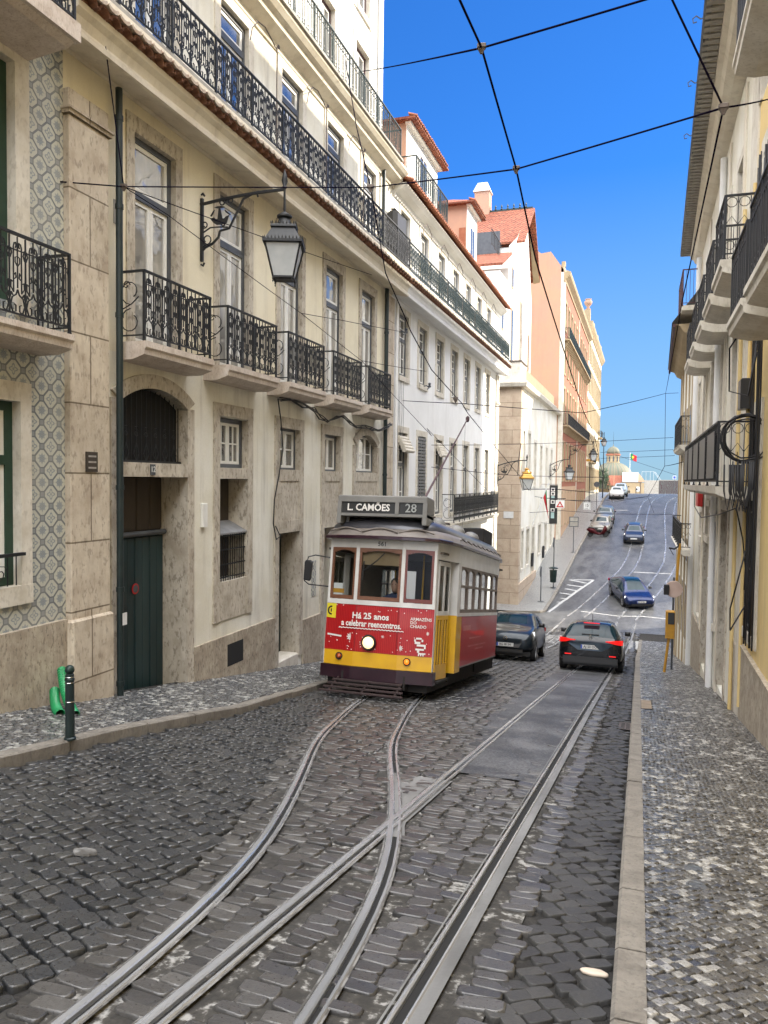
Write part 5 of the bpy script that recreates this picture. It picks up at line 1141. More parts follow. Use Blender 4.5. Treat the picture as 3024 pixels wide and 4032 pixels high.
# ================================================================== the tram
def tram_mats():
    m, nt, b = newmat('red wrap'); v = ocoords(nt); w = N(nt, 'ShaderNodeTexWave', i_Scale=9.0, i_Distortion=2.0, wave_type='BANDS', bands_direction='X'); L(nt, v, w.inputs['Vector'])
    col = ramp(nt, w.outputs['Fac'], [(.2,(.33,.006,.009)),(.6,(.41,.009,.011)),(.95,(.44,.022,.022))]); col = mixc(nt, ramp(nt, noise(nt, v, 6, 4, .6), [(.5,g3(0)),(.8,g3(.5))]), col, (.30,.01,.015))
    L(nt, col, b.inputs['Base Color']); b.inputs['Roughness'].default_value = .30; b.inputs['Coat Weight'].default_value = .4; M['wrap'] = m
    M['tram_white'] = varied('tram ivory paint', (.66,.65,.62), (.54,.53,.50), 3, .35, 0, .06, .004, coat=.2)
    M['tram_roof'] = varied('tram roof paint', (.055,.055,.065), (.085,.085,.095), 2.2, .28, .3, .15, .01)
    M['tram_eave'] = varied('tram eave paint', (.20,.175,.155), (.15,.13,.115), 3, .5)
    M['tram_wood'] = varied('varnished wood', (.13,.055,.03), (.20,.09,.05), 6, .4, stretch=(1,1,6), coat=.3)
    M['tram_wood_grey'] = varied('weathered wood', (.20,.165,.14), (.13,.10,.085), 6, .55, stretch=(1,1,.3))
    M['tram_red_wood'] = varied('red varnished wood', (.12,.025,.015), (.17,.04,.022), 6, .35, coat=.3)
    M['purple'] = varied('dark maroon bumper', (.018,.005,.011), (.030,.009,.016), 6, .3, 0, .1, coat=.3)
    M['under'] = varied('grimy underframe', (.010,.009,.009), (.022,.018,.016), 8, .85)
    M['tram_box'] = varied('destination box grey', (.20,.195,.18), (.15,.145,.135), 3, .5)
    M['print_white'] = plain('white print', (.75,.72,.68), .4); M['print_grey'] = plain('grey display digits', (.30,.31,.30), .5)
    M['display'] = plain('dark display', (.035,.036,.036), .25)
    M['inside'] = varied('cabin brown lining', (.09,.07,.05), (.06,.045,.03), 2, .7)
    m, nt, b = newmat('clear window'); tr = nt.nodes.new('ShaderNodeBsdfTransparent'); tr.inputs[0].default_value = (.80,.83,.83,1); gl = N(nt, 'ShaderNodeBsdfGlossy', i_Roughness=.03); fr = N(nt, 'ShaderNodeFresnel', i_IOR=1.28)
    mx = nt.nodes.new('ShaderNodeMixShader'); L(nt, fr.outputs[0], mx.inputs[0]); L(nt, tr.outputs[0], mx.inputs[1]); L(nt, gl.outputs[0], mx.inputs[2]); L(nt, mx.outputs[0], nt.nodes['Material Output'].inputs[0]); M['clear'] = m
    M['headlight'] = plain('lit headlight', (.6,.5,.25), .2, emit=(1,.70,.34), es=.95); M['amber'] = plain('lit indicator', (.6,.15,.02), .2, emit=(1,.22,.01), es=.6); M['amber_off'] = plain('amber lens', (.35,.06,.01), .15)
tram_mats()
def tram():
    t = thing('tram', 'red, yellow and ivory vintage tram 561 on line 28 coming up the cobbled street', 'tram', (-4.47,12.80,gz(12.8)+.02), world=False, rx=-math.atan(SL), rz=0)
    # plan outlines (half), going from the front centre round to the rear centre
    FR = [(-1.03,.14),(-.42,.015),(.42,.015),(1.03,.14)]         # front facets
    def sidewall(mb, z0, z1, off=0, ya=1.18, yb=5.55, th=.05):
        for sg in (-1,1):
            x = sg*(1.20+off); mb.box(x-sg*th, x, ya, yb, z0, z1)
    def front(mb, z0, z1, off=0, th=.05, a=0, b=3):
        for i in range(a, b):
            p, q = Vector(FR[i]), Vector(FR[i+1]); n = Vector((q.y-p.y, -(q.x-p.x))).normalized()
            if n.y > 0: n = -n
            p2, q2 = p+n*off, q+n*off; p3, q3 = p-n*th, q-n*th
            mb.prism([(p2.x,p2.y),(q2.x,q2.y),(q3.x,q3.y),(p3.x,p3.y)], 'z', z0, z1)
    def rear(mb, z0, z1, off=0):
        mb.prism([(-1.2,5.56),(-1.0,6.75),(-.5,6.9),(.5,6.9),(1.0,6.75),(1.2,5.56),(1.15,5.56),(.95,6.7),(-.95,6.7),(-1.15,5.56)], 'z', z0, z1)
    # lower body
    mb = MB(); front(mb, .50, .76); yb_ = mb.build('yellow_band', M['yellow_paint'], t)
    mb = MB(); front(mb, .762, 1.60, .004); fw = mb.build('front_panel', M['wrap'], t)
    for sg in (1,-1):
        mb = MB(); x = sg*1.206; mb.box(x-sg*.05, x, 1.62, 5.55, .52, 1.48); o_ = mb.build('side_panel', M['wrap'], t); sp_ = o_ if sg > 0 else sp_
    for sg in (-1,1): mb = MB(); mb.box(sg*1.0, sg*1.205, 1.16, 1.22, .42, 1.50); mb.box(sg*1.15, sg*1.203, 1.22, 1.615, .42, 1.50); mb.build('yellow_corner', M['yellow_paint'], t)
    mb = MB(); mb.rings([[(-1.07,.10,z),(-.44,-.05,z),(.44,-.05,z),(1.07,.10,z),(1.07,.3,z),(-1.07,.3,z)] for z in (.27,.495)]); mb.build('bumper', M['purple'], t)
    mb = MB(); front(mb, 1.605, 1.69, .012, .08); sidewall(mb, 1.485, 1.55, .012, 1.18); mb.build('waist_rail', M['tram_white'], t)
    # posts and header
    mb = MB(); zt = 2.56
    def post(x, y, w=.055, d=.06, z0=1.69, z1=2.60): mb.bbox(x-w, x+w, y-.012, y+d, z0, z1, .006)
    post(-.44,.020,.034,z1=2.66); post(.44,.020,.034,z1=2.66); post(-1.005,.137,.028,z1=2.66); post(1.005,.137,.028,z1=2.66)
    front(mb, 2.645, 2.80, .0, .06)
    mb.box(.985,1.035,.14,.26,.5,2.8); mb.box(-1.035,-.985,.14,.26,.5,2.8)
    for sg in (-1,1):
        mb.box(sg*1.02, sg*1.205, 1.16, 1.21, 1.50, 2.56); mb.box(sg*1.15, sg*1.203, 1.21, 1.40, 1.55, 2.56)   # bulkhead
        a, b = Vector((1.035,.14)), Vector((1.203,1.16)); mb.prism([(sg*a.x,a.y),(sg*b.x,b.y),(sg*(b.x-.06),b.y),(sg*(a.x-.06),a.y)], 'z', 2.50, 2.80)
        mb.box(sg*1.14, sg*1.204, 1.16, 5.6, 2.45, 2.80)
    rear(mb, 2.45, 2.8); mb.build('upper_body', M['tram_white'], t)
    mb = MB(); rear(mb, .5, 1.5); mb.build('rear_panel', M['yellow_paint'], t)
    # front windows
    for i, fm in ((0,'tram_wood'),(1,'tram_wood'),(2,'tram_red_wood')):
        p, q = Vector(FR[i]), Vector(FR[i+1]); d = (q-p).normalized(); n = Vector((d.y,-d.x)); 
        if n.y > 0: n = -n
        a = p+d*(.048 if i != 1 else .016); b = q-d*(.048 if i != 1 else .016)
        if i == 0: b = q-d*.052
        if i == 2: a = p+d*.052
        z0, z1 = 1.695, 2.643; w = .045
        f = MB()
        def bar(u0, u1, za, zb, th=.03):
            A, B = a+d*u0, a+d*u1; f.prism([(A.x+n.x*.006,A.y+n.y*.006),(B.x+n.x*.006,B.y+n.y*.006),(B.x-n.x*th,B.y-n.y*th),(A.x-n.x*th,A.y-n.y*th)], 'z', za, zb)
        W = (b-a).length; bar(0,w,z0,z1); bar(W-w,W,z0,z1); bar(w,W-w,z0,z0+.07)
        K = 8
        for k in range(K):       # arched head
            u0, u1 = w+(W-2*w)*k/K, w+(W-2*w)*(k+1)/K; m_ = ((k+.5)/K-.5)*2; bar(u0, u1, z1-.045-.05*m_*m_, z1)
        fo = f.build('window_frame', M[fm], t); g = MB(); A, B = a-n*.012, b-n*.012
        g.quad((A.x,A.y,z0+.02),(B.x,B.y,z0+.02),(B.x,B.y,z1-.02),(A.x,A.y,z1-.02)); g.build('windscreen', M['clear'], fo)
    # side windows: six on each side
    n = 6; y0 = 1.42; wd = (5.5-y0)/n
    for sg in (-1,1):
        for k in range(n):
            ya, yb = y0+wd*k, y0+wd*(k+1); f = MB(); x = sg*1.198; xi = sg*1.15
            f.box(xi, x, ya, ya+.05, 1.55, 2.45); f.box(xi, x, yb-.05, yb, 1.55, 2.45); f.box(xi, x, ya+.05, yb-.05, 1.55, 1.62); f.box(xi, x+sg*.004, ya+.05, yb-.05, 2.04, 2.09)
            for j in range(6): m_ = ((j+.5)/6-.5)*2; aa = ya+.05+(wd-.1)*j/6; f.box(xi, x, aa, aa+(wd-.1)/6, 2.41-.06*m_*m_, 2.45)
            fo = f.build('side_window', M['tram_wood_grey'], t); g = MB(); g.quad((sg*1.172,ya+.04,1.6),(sg*1.172,yb-.04,1.6),(sg*1.172,yb-.04,2.43),(sg*1.172,ya+.04,2.43)); g.build('pane', M['clear'], fo)
    # folding doors (right-hand image side), front platform
    for sg in (1,-1):
        for k, (u0, u1) in enumerate(((.03,.36),(.37,.70))):
            a = Vector((1.045,.26)); b = Vector((1.11,1.12)); d = (b-a).normalized(); A, B = a+d*u0*1.0, a+d*u1*1.0
            def slab(za, zb, c0=0, c1=1, x=0, mm=None):
                P, Q = A.lerp(B,c0), A.lerp(B,c1); o = MB(); o.prism([(sg*(P.x+x),P.y),(sg*(Q.x+x),Q.y),(sg*(Q.x-.03),Q.y),(sg*(P.x-.03),P.y)], 'z', za, zb); return o
            m_ = MB()
            for q in (slab(.35,1.50,0,.14), slab(.35,1.50,.86,1), slab(.35,.62,.14,.86), slab(1.42,1.50,.14,.86), slab(.62,1.42,.42,.58)): m_.add(q.v, q.f)
            dr = m_.build('folding_door', M['yellow_paint'], t)
            q = slab(.62,1.42,.14,.86,-.015); q.build('lower_glass', M['glass_dark'], dr)
            m2 = MB()
            for q in (slab(1.50,2.48,0,.12), slab(1.50,2.48,.88,1), slab(1.50,1.58,.12,.88), slab(2.40,2.48,.12,.88)): m2.add(q.v, q.f)
            m2.build('upper_frame', M['tram_white'], dr); g = slab(1.58,2.40,.12,.88,-.012); g.build('upper_glass', M['clear'], dr)
    # roof
    def outline(inset, z, zc=0):
        P = []
        for (x, y) in [(-1.10,.0),(-.85,-.10),(-.45,-.17),(0,-.19),(.45,-.17),(.85,-.10),(1.10,.0),(1.22,.5),(1.26,1.2),(1.26,3),(1.26,5.6),(1.12,6.5),(.8,6.95),(0,7.1),(-.8,6.95),(-1.12,6.5),(-1.26,5.6),(-1.26,3),(-1.26,1.2),(-1.22,.5)]:
            cy = 3.45; hl = 3.6; lim = hl-1.25*inset; fx = x*(1-inset); yy = y-cy; yy = yy*(lim/hl); P.append((fx, cy+yy, z))
        return P
    mb = MB(); prof = [(0,2.80),(0,2.845),(.015,2.86)]; mb.rings([outline(a, z) for a, z in prof]); mb.build('roof_gutter', M['purple'], t)
    mb = MB(); mb.rings([outline(.02,2.861), outline(.05,2.93), outline(.10,3.0)]); mb.build('eave_band', M['tram_eave'], t, angle=50)
    mb = MB(); mb.rings([outline(.10,3.001)]+[outline(.10+.86*(1-math.cos(a)), 3.0+.35*math.sin(a)) for a in np.linspace(.15, PI/2, 9)]); mb.build('roof', M['tram_roof'], t, angle=60)
    sc = MB()
    for (x0, x1, y0_, y1_) in ((-1.0,-.36,-.07,-.13),(-.34,.34,-.15,-.15),(.36,1.0,-.13,-.07)):
        pts = [(x0+(x1-x0)*i/8, y0_+(y1_-y0_)*i/8+.02+.05*math.sin(PI*i/8), 2.93+.075*math.sin(PI*i/8)) for i in range(9)]; sc.tube(pts, .018, 6)
    sc.build('eave_moulding', M['tram_eave'], t, smooth=True); sc = MB()
    for k in range(9):
        ya = 1.2+k*.5; sc.tube([(1.20-.03*math.sin(PI*i/5), ya+.5*i/5, 2.93+.05*math.sin(PI*i/5)) for i in range(6)], .014, 5)
    sc.build('eave_moulding', M['tram_eave'], t, smooth=True)
    # destination box
    bx = MB(); yb0, yb1 = -.12, .38; bx.bbox(-.86,.86,yb0,yb1,3.48,3.60,.02); bx.box(-.86,.86,yb0+.01,yb1-.01,3.22,3.27); bx.box(-.86,-.78,yb0,yb1,3.08,3.48); bx.box(.78,.86,yb0,yb1,3.08,3.48); bx.box(.26,.33,yb0,yb0+.05,3.27,3.48); bx.box(-.78,.78,yb0+.1,yb1-.005,3.27,3.48)
    bx.box(-.75,-.7,.1,.15,2.95,3.22); bx.box(.7,.75,.1,.15,2.95,3.22)
    bo = bx.build('destination_box', M['tram_box'], t)
    dp = MB(); dp.box(-.78,.26,yb0+.03,yb0+.1,3.27,3.48); dp.box(.33,.78,yb0+.03,yb0+.1,3.27,3.48); dp.build('display', M['display'], bo)
    text(bo, 'L. CAMÕES', .175, M['print_white'], (-.26,yb0+.025,3.375), bold=.004, sx=.96); text(bo, '28', .22, M['print_grey'], (.55,yb0+.025,3.375), bold=.002)
    text(t, '561', .115, M['display'], (.02,.008,2.722), bold=.001)
    # wrap lettering
    text(fw, 'Há 25 anos', .155, M['print_white'], (-.12,-.002,1.405), bold=.004); text(fw, 'a celebrar reencontros.', .15, M['print_white'], (-.10,-.002,1.265), bold=.004, sx=.80)
    z = MB()
    for i in range(40):
        x = -.72+i*.031; dz = .012*(i%2); z.prism([(x,1.165+dz),(x+.031,1.165+.012-dz),(x+.031,1.18+.012-dz),(x,1.18+dz)], 'y', -.0045, .0)
    z.build('zigzag_line', M['print_white'], fw)
    ang = math.atan2(.125,.61); xo, yo = .78, .084
    for s_, zz, sz in (('ARMAZÉNS',1.41,.075),('DO',1.345,.075),('CHIADO',1.28,.075)): text(fw, s_, sz, M['print_white'], (.62,.042,zz), (PI/2,0,ang), align='LEFT', bold=.001)
    # pixel emblem low right, like stacked loops
    em = MB()
    def pt(u, v, w, h): 
        c, s_ = math.cos(ang), math.sin(ang); x0 = .74+u*c; y0_ = .061+u*s_; x1 = .74+(u+w)*c; y1_ = .061+(u+w)*s_
        em.add([(x0,y0_-.003,v),(x1,y1_-.003,v),(x1,y1_-.003,v+h),(x0,y0_-.003,v+h)], [(0,1,2,3)])
    for u, v, w, h in ((0,1.06,.1,.03),(-.03,1.02,.03,.04),(.1,1.02,.03,.04),(-.02,.98,.1,.04),(.02,.94,.16,.035),(.15,.90,.03,.04),(.0,.87,.15,.03),(.03,.83,.04,.04),(.05,.80,.13,.025),(.05,.77,.02,.03),(.09,.77,.02,.03),(.13,.77,.02,.03)): pt(u,v,w,h)
    em.build('pixel_emblem', M['print_white'], fw)
    st = MB(); rnd = random.Random(2)
    def star(cx, cz, r, n=8, y=-.003, w=.16):
        for k in range(n):
            a = PI*k/n*2; dx, dz = math.cos(a), math.sin(a); st.add([(cx,y,cz),(cx+dx*r*.5-dz*r*w,y,cz+dz*r*.5+dx*r*w),(cx+dx*r,y,cz+dz*r),(cx+dx*r*.5+dz*r*w,y,cz+dz*r*.5-dx*r*w)], [(0,1,2,3)])
    def fy(x): return (.014 if abs(x) < .42 else .014+(abs(x)-.42)*.205)-.0065
    star(-.50,1.02,.075,8,fy(-.5)); star(.47,.885,.06,8,fy(.47)); star(.13,1.06,.032,6,fy(.13)); star(.93,1.17,.04,8,fy(.93))
    for k in range(40):
        x, z_ = rnd.uniform(-.98,.98), rnd.choice((rnd.uniform(1.5,1.58), rnd.uniform(.79,.9), rnd.uniform(.8,1.1))); star(x, z_, .011, 4, fy(x), .5)
    st.build('snow_stars', M['print_white'], fw, fix=False)
    pl = MB(); pl.add([(-.98,fy(-.98)-.003,1.02),(-.68,fy(-.68)-.003,1.0),(-.68,fy(-.68)-.003,1.03),(-.98,fy(-.98)-.003,1.05)], [(0,1,2,3)]); pl.build('small_text_line', M['print_white'], fw, fix=False)
    lg = MB(); a, b = -1.028, -.83; lg.add([(a,fy(a)-.003,1.34),(b,fy(b)-.003,1.33),(b,fy(b)-.003,1.60),(a,fy(a)-.003,1.60)], [(0,1,2,3)]); lo = lg.build('operator_panel', plain('lemon panel', (.70,.58,.03), .4), fw, fix=False)
    rg = MB(); c0 = (-.93, 1.47)
    for k in range(14):
        a1, a2 = 2*PI*k/16+.6, 2*PI*(k+1)/16+.6
        rg.add([(c0[0]+r*math.cos(q)*.85, fy(-.93)-.006, c0[1]+r*math.sin(q)) for q, r in ((a1,.055),(a2,.055),(a2,.085),(a1,.085))], [(0,1,2,3)])
    rg.add([(c0[0]-.012,fy(-.93)-.006,c0[1]-.03),(c0[0]+.012,fy(-.93)-.006,c0[1]-.03),(c0[0]+.012,fy(-.93)-.006,c0[1]+.03),(c0[0]-.012,fy(-.93)-.006,c0[1]+.03)], [(0,1,2,3)]); rg.build('operator_ring', M['purple'], fw, fix=False)
    # side wrap details: pale lettering lines
    sl = MB()
    for (ya, yb, za, zb) in ((2.4,3.6,1.02,1.05),(2.3,4.2,.86,.89),(3.0,3.9,.78,.81),(1.8,2.5,1.2,1.3)): sl.box(1.2065,1.208,ya,yb,za,zb)
    sl.build('side_lettering', varied('faded pink print', (.45,.12,.12), (.5,.2,.18), 4, .4), sp_)
    tr_ = MB(); tr_.box(1.19,1.212,1.6,5.56,.49,.52); tr_.build('lower_trim', M['tram_box'], t)
    sm = MB()
    for x in (-.40,.40): sm = MB(); sm.box(x-.003,x+.003,.0135-.006,.02,.77,1.59); sm.build('panel_seam', M['purple'], fw)
    # lights
    hl = MB(); hl.lathe([(.0,-.02),(.135,-.02),(.145,-.05),(.125,-.09),(.11,-.07),(.0,-.07)], (-.115,.02,.94), 24, 'y'); ho = hl.build('headlight', M['under'], t, angle=40)
    hg = MB(); hg.lathe([(.0,-.10),(.06,-.097),(.105,-.078),(.105,-.06),(0,-.06)], (-.115,.02,.94), 24, 'y'); hg.build('headlight_lens', M['headlight'], ho, smooth=True)
    for x, mm in ((-.70,'amber_off'),(.60,'amber')):
        y = fy(x); il = MB(); il.lathe([(0,0),(.068,0),(.068,-.02),(.05,-.022),(0,-.022)], (x,y,.655), 18, 'y'); io = il.build('indicator', M['under'], t); ig = MB(); ig.lathe([(0,-.045),(.03,-.04),(.05,-.022),(0,-.02)], (x,y,.655), 16, 'y'); ig.build('indicator_lens', M[mm], io, smooth=True)
    # mirror on its frame
    mf = MB(); mf.tube([(-1.02,.18,2.44),(-1.30,.05,2.47),(-1.42,.0,2.43),(-1.45,-.02,2.25),(-1.46,-.02,1.98),(-1.38,.0,1.92),(-1.02,.16,1.90)], .012, 6); mo = mf.build('mirror_frame', M['iron'], t)
    mm = MB(); mm.rings([[(-1.41+dx*s_,-.04+dy,2.17+dz*s_) for dx, dz in ((-.07,-.17),(.045,-.19),(.075,-.15),(.085,.17),(.05,.2),(-.045,.2),(-.07,.16))] for dy, s_ in ((0,.9),(.015,1),(.05,1),(.07,.85))]); mm.build('mirror', M['black_plastic'], mo)
    wp = MB(); wp.tube([(.08,-.005,2.56),(-.05,-.02,2.42),(-.30,-.02,2.22)], .012, 5); wp.tube([(-.30,-.02,2.40),(-.32,-.022,2.05)], .014, 5); wp.build('wiper', M['black_plastic'], t)
    # under-gear: fender slats, truck, wheels
    fs = MB()
    for k in range(4): y = -.08-.11*k; z = .26-.055*k; w = .60+.04*k; fs.bbox(-w-.12,w-.02,y-.075,y,z-.02,z+.012,.006)
    for x in (-.66,-.05,.55): fs.tube([(x,.05,.30),(x,-.48,.07)], .022, 4)
    fo = fs.build('fender', varied('grimy maroon slats', (.020,.010,.010), (.035,.018,.018), 8, .6), t)
    ug = MB(); ug.box(-.95,.95,.2,6.7,.12,.42); ug.box(-.6,.6,-.02,.3,.16,.4); ug.box(-.98,.98,1.6,2.4,.2,.50); ug.box(-.98,.98,4.2,5.1,.2,.5); ug.build('underframe', M['under'], t)
    fl = MB(); fl.box(-1.0,1.0,.3,6.7,.42,.49); fl.box(.92,1.12,.3,1.15,.30,.335); fl.build('floor', M['under'], t)
    for y in (2.4,4.6):
        for sg in (-1,1): w_ = MB(); w_.lathe([(.0,-.05),(.38,-.05),(.38,.03),(.41,.035),(.41,.06),(0,.06)], (sg*.47,y,.36), 20, 'x'); w_.build('wheel', M['under'], t)
    # interior
    it = MB(); it.box(-1.1,-.35,1.20,1.24,.49,2.5); it.box(.35,1.1,1.20,1.24,.49,2.5); it.box(-.35,.35,1.20,1.24,2.3,2.5); it.box(-1.1,1.1,5.5,5.54,.49,1.6)
    it.box(-1.12,1.12,.25,6.6,2.60,2.64); it.build('cabin_lining', M['inside'], t)
    bl = MB(); bl.box(-.40,.40,.09,.11,2.34,2.62); bl.build('sun_blind', varied('tan blind', (.30,.22,.12), (.26,.18,.10), 3, .8), t)
    ct = MB(); ct.bbox(-.75,-.35,.35,.6,.49,1.52,.03); ct.lathe([(.0,0),(.15,0),(.15,.04),(0,.05)], (-.55,.45,1.52), 12); ct.build('controller', M['under'], t)
    for y in (2.2,3.1,4.0,4.9):
        for x in (-.85,.3): se = MB(); se.bbox(x,x+.5,y,y+.45,.9,.98,.02); se.bbox(x,x+.5,y+.42,y+.47,.98,1.5,.02); se.build('seat', M['tram_wood'], t)
    gp = MB(); gp.cyl((.55,1.0,.5),(.55,1.0,2.6),.018,8); gp.cyl((-.2,1.6,.5),(-.2,1.6,2.6),.018,8); gp.tube([(.5,.5,1.5),(.9,.5,1.55)], .018, 6); gp.build('grab_pole', M['yellow_paint'], t)
    pp = MB(); pp.box(-.93,-.75,.15,.17,1.72,1.98); pp.build('cab_notices', M['white_sign'], t); pp = MB(); pp.box(-.94,-.72,.147,.149,1.80,1.88); pp.build('cab_notices', M['orange'], t)
    # roof gear
    rg = MB(); rg.box(-.35,.35,1.9,3.2,3.32,3.36); rg.tube([(-.55,1.7,3.42),(.55,1.7,3.42)], .02, 6); rg.tube([(-.55,2.9,3.42),(.55,2.9,3.42)], .02, 6); rg.tube([(-.5,1.6,3.36),(-.5,3.1,3.42)], .02, 5); rg.tube([(.5,1.6,3.36),(.5,3.1,3.42)], .02, 5)
    rg.bbox(-.15,.3,1.95,2.4,3.45,3.62,.02); rg.build('trolley_base', M['rust'], t)
    for x, y, r in ((.75,1.1,.16),(.78,2.5,.2),(.78,4.0,.2)): v = MB(); v.lathe([(r,0),(r*1.02,.1),(r*.8,.18),(r*.3,.23),(0,.24)], (x,y,3.12), 14); v.build('roof_vent', M['tram_box'], t, smooth=True)
    bb = MB(); bb.bbox(.45,1.0,4.5,5.6,3.15,3.5,.03); bb.build('resistor_box', M['under'], t)
    tp = MB(); tip = Vector((-4.4,20.0,3.48)); mi = Matrix.Translation(Vector(t.location)) @ Matrix.Rotation(-math.atan(SL), 4, 'X'); tl = mi.inverted() @ tip
    tp.tube([(0,2.2,3.55),tuple(tl)], .028, 8, r2=.016); tp.lathe([(.03,0),(.05,.05),(.05,.12),(.02,.16)], (tl.x,tl.y,tl.z-.08), 8); tp.build('trolley_pole', varied('maroon pole', (.05,.02,.025), (.07,.03,.03), 5, .5), t)
    rp = MB(); rp.tube([tuple(tl+Vector((0,-.25,-.15))), (0.1,6.2,3.3)], .004, 3); rp.build('trolley_rope', M['cable'], t)
    return t
TRAM = tram()
# ================================================================== cars
def car_mesh(stations, glass_rows):
    """cage of half sections (from tail to nose), mirrored; returns (verts, faces, material index)"""
    V, F, MI = [], [], []; n = 8
    for y, zb, w, zm, zs, wr, zr in stations:
        H = [(0,zb),(w-.10,zb),(w-.01,zb+.12),(w,zm),(w-.05,zs),(wr,zr-.055 if zr-zs > .12 else zr-.02),(wr-.14,zr-.005),(0,zr+.015)]
        for x, z in H: V.append((x,y,z))
        for x, z in reversed(H[1:-1]): V.append((-x,y,z))
    m = 2*n-2
    for k in range(len(stations)-1):
        for i in range(m):
            j = (i+1) % m; F.append((k*m+i, k*m+j, (k+1)*m+j, (k+1)*m+i)); s_ = i if i < n-1 else m-1-i; MI.append(1 if s_ in glass_rows.get(k, ()) else 0)
    F.append(tuple(range(m-1,-1,-1))); MI.append(0); F.append(tuple((len(stations)-1)*m+i for i in range(m))); MI.append(0)
    return V, F, MI
def subd(V, F, MI, levels=2):
    me = bpy.data.meshes.new('cage'); me.from_pydata(V, [], F); me.update(); o = bpy.data.objects.new('cage', me); COL.objects.link(o)
    a, b = plain('m0', (1,1,1)), plain('m1', (1,1,1)); me.materials.append(a); me.materials.append(b); me.polygons.foreach_set('material_index', MI); fixn(me)
    md = o.modifiers.new('s', 'SUBSURF'); md.levels = levels; md.render_levels = levels
    dg = bpy.context.evaluated_depsgraph_get(); ev = bpy.data.meshes.new_from_object(o.evaluated_get(dg)); bpy.data.objects.remove(o)
    out = []
    for q in (0, 1):
        mb = MB(); vs = [tuple(v.co) for v in ev.vertices]; used = {}; fs = []
        for p in ev.polygons:
            if p.material_index == q:
                f = []
                for i in p.vertices:
                    if i not in used: used[i] = len(used)
                    f.append(used[i])
                fs.append(f)
        mb.add([vs[i] for i in used], fs); out.append(mb)
    return out
KINDS = {
 # y, z bottom, half width, z mid, z shoulder, half width at roof, z top
 'hatch': ([(-2.02,.42,.74,.62,.84,.66,.88),(-1.98,.30,.86,.66,.93,.74,.97),(-1.80,.24,.885,.66,.95,.68,1.14),(-1.50,.22,.895,.66,.95,.64,1.375),(-1.30,.22,.895,.66,.95,.63,1.40),(-.55,.22,.895,.66,.94,.635,1.45),(.05,.22,.895,.66,.94,.62,1.44),(.25,.22,.895,.66,.935,.61,1.40),(.92,.22,.89,.66,.93,.72,1.0),(1.08,.22,.885,.66,.90,.74,.955),(1.65,.24,.86,.62,.80,.66,.86),(1.92,.28,.80,.58,.68,.60,.74),(2.02,.36,.68,.50,.58,.50,.62)],
           {1:(5,6),2:(4,5,6),3:(4,),4:(4,),5:(4,),6:(4,),7:(4,6),}, 2.0, (-1.25,1.3)),
 'suv':   ([(-2.02,.42,.76,.66,.90,.66,.94),(-1.96,.32,.87,.72,1.0,.72,1.04),(-1.75,.28,.895,.72,1.02,.68,1.30),(-1.50,.26,.90,.72,1.02,.66,1.46),(-.6,.26,.90,.72,1.01,.66,1.52),(.1,.26,.90,.72,1.01,.65,1.50),(.3,.26,.90,.72,1.0,.64,1.46),(.88,.26,.895,.72,1.0,.74,1.09),(1.05,.26,.89,.72,.98,.76,1.05),(1.62,.28,.87,.68,.90,.70,.96),(1.9,.32,.83,.62,.78,.64,.84),(2.0,.40,.74,.52,.66,.58,.70)],
           {1:(6,),2:(4,),3:(4,),4:(4,),5:(4,),6:(4,6)}, 2.0, (-1.28,1.28)),
 'saloon':([(-2.30,.42,.74,.66,.88,.64,.92),(-2.25,.32,.86,.68,.96,.72,1.0),(-2.0,.26,.90,.66,.95,.72,1.07),(-1.65,.22,.915,.64,.93,.66,1.14),(-1.0,.20,.92,.64,.92,.61,1.34),(-.3,.20,.92,.64,.90,.60,1.43),(.25,.20,.92,.64,.88,.60,1.41),(.55,.20,.92,.64,.86,.62,1.34),(1.30,.20,.92,.62,.83,.76,.90),(1.45,.20,.915,.60,.81,.76,.86),(1.95,.22,.88,.56,.72,.66,.76),(2.22,.26,.80,.50,.62,.58,.66),(2.32,.34,.68,.44,.52,.50,.56)],
           {3:(4,6),4:(4,6),5:(4,6),6:(4,6),7:(4,6)}, 2.3, (-1.42,1.45)),
 'old':   ([(-2.05,.42,.72,.60,.80,.64,.84),(-2.0,.28,.80,.64,.88,.68,.92),(-1.75,.22,.82,.64,.90,.66,1.0),(-1.45,.20,.83,.64,.90,.60,1.36),(-.6,.20,.83,.64,.89,.59,1.40),(.15,.20,.83,.64,.89,.58,1.39),(.30,.20,.83,.64,.88,.57,1.36),(.95,.20,.82,.64,.87,.68,.94),(1.08,.20,.82,.62,.86,.70,.90),(1.7,.22,.80,.60,.80,.66,.84),(1.98,.26,.76,.54,.70,.60,.74),(2.05,.34,.68,.46,.58,.54,.60)],
           {2:(4,6),3:(4,),4:(4,),5:(4,),6:(4,6)}, 2.05, (-1.25,1.28)),
}
M['lamp_on'] = plain('lit white headlamp', (.9,.9,.9), .2, emit=(1,.97,.92), es=.7); M['lamp_off'] = plain('headlamp glass', (.55,.57,.6), .08, 0, 1)
M['tail_on'] = plain('lit red tail lamp', (.35,.005,.005), .2, emit=(1,.012,.01), es=.38); M['tail_off'] = plain('red lens', (.25,.01,.01), .15)
M['plate'] = varied('number plate white', (.62,.62,.60), (.55,.55,.53), 9, .4); M['plate_blue'] = plain('plate blue strip', (.02,.06,.35), .4); M['ink'] = plain('plate ink', (.02,.02,.02), .5)
M['alloy'] = plain('alloy wheel', (.30,.30,.31), .3, .9)
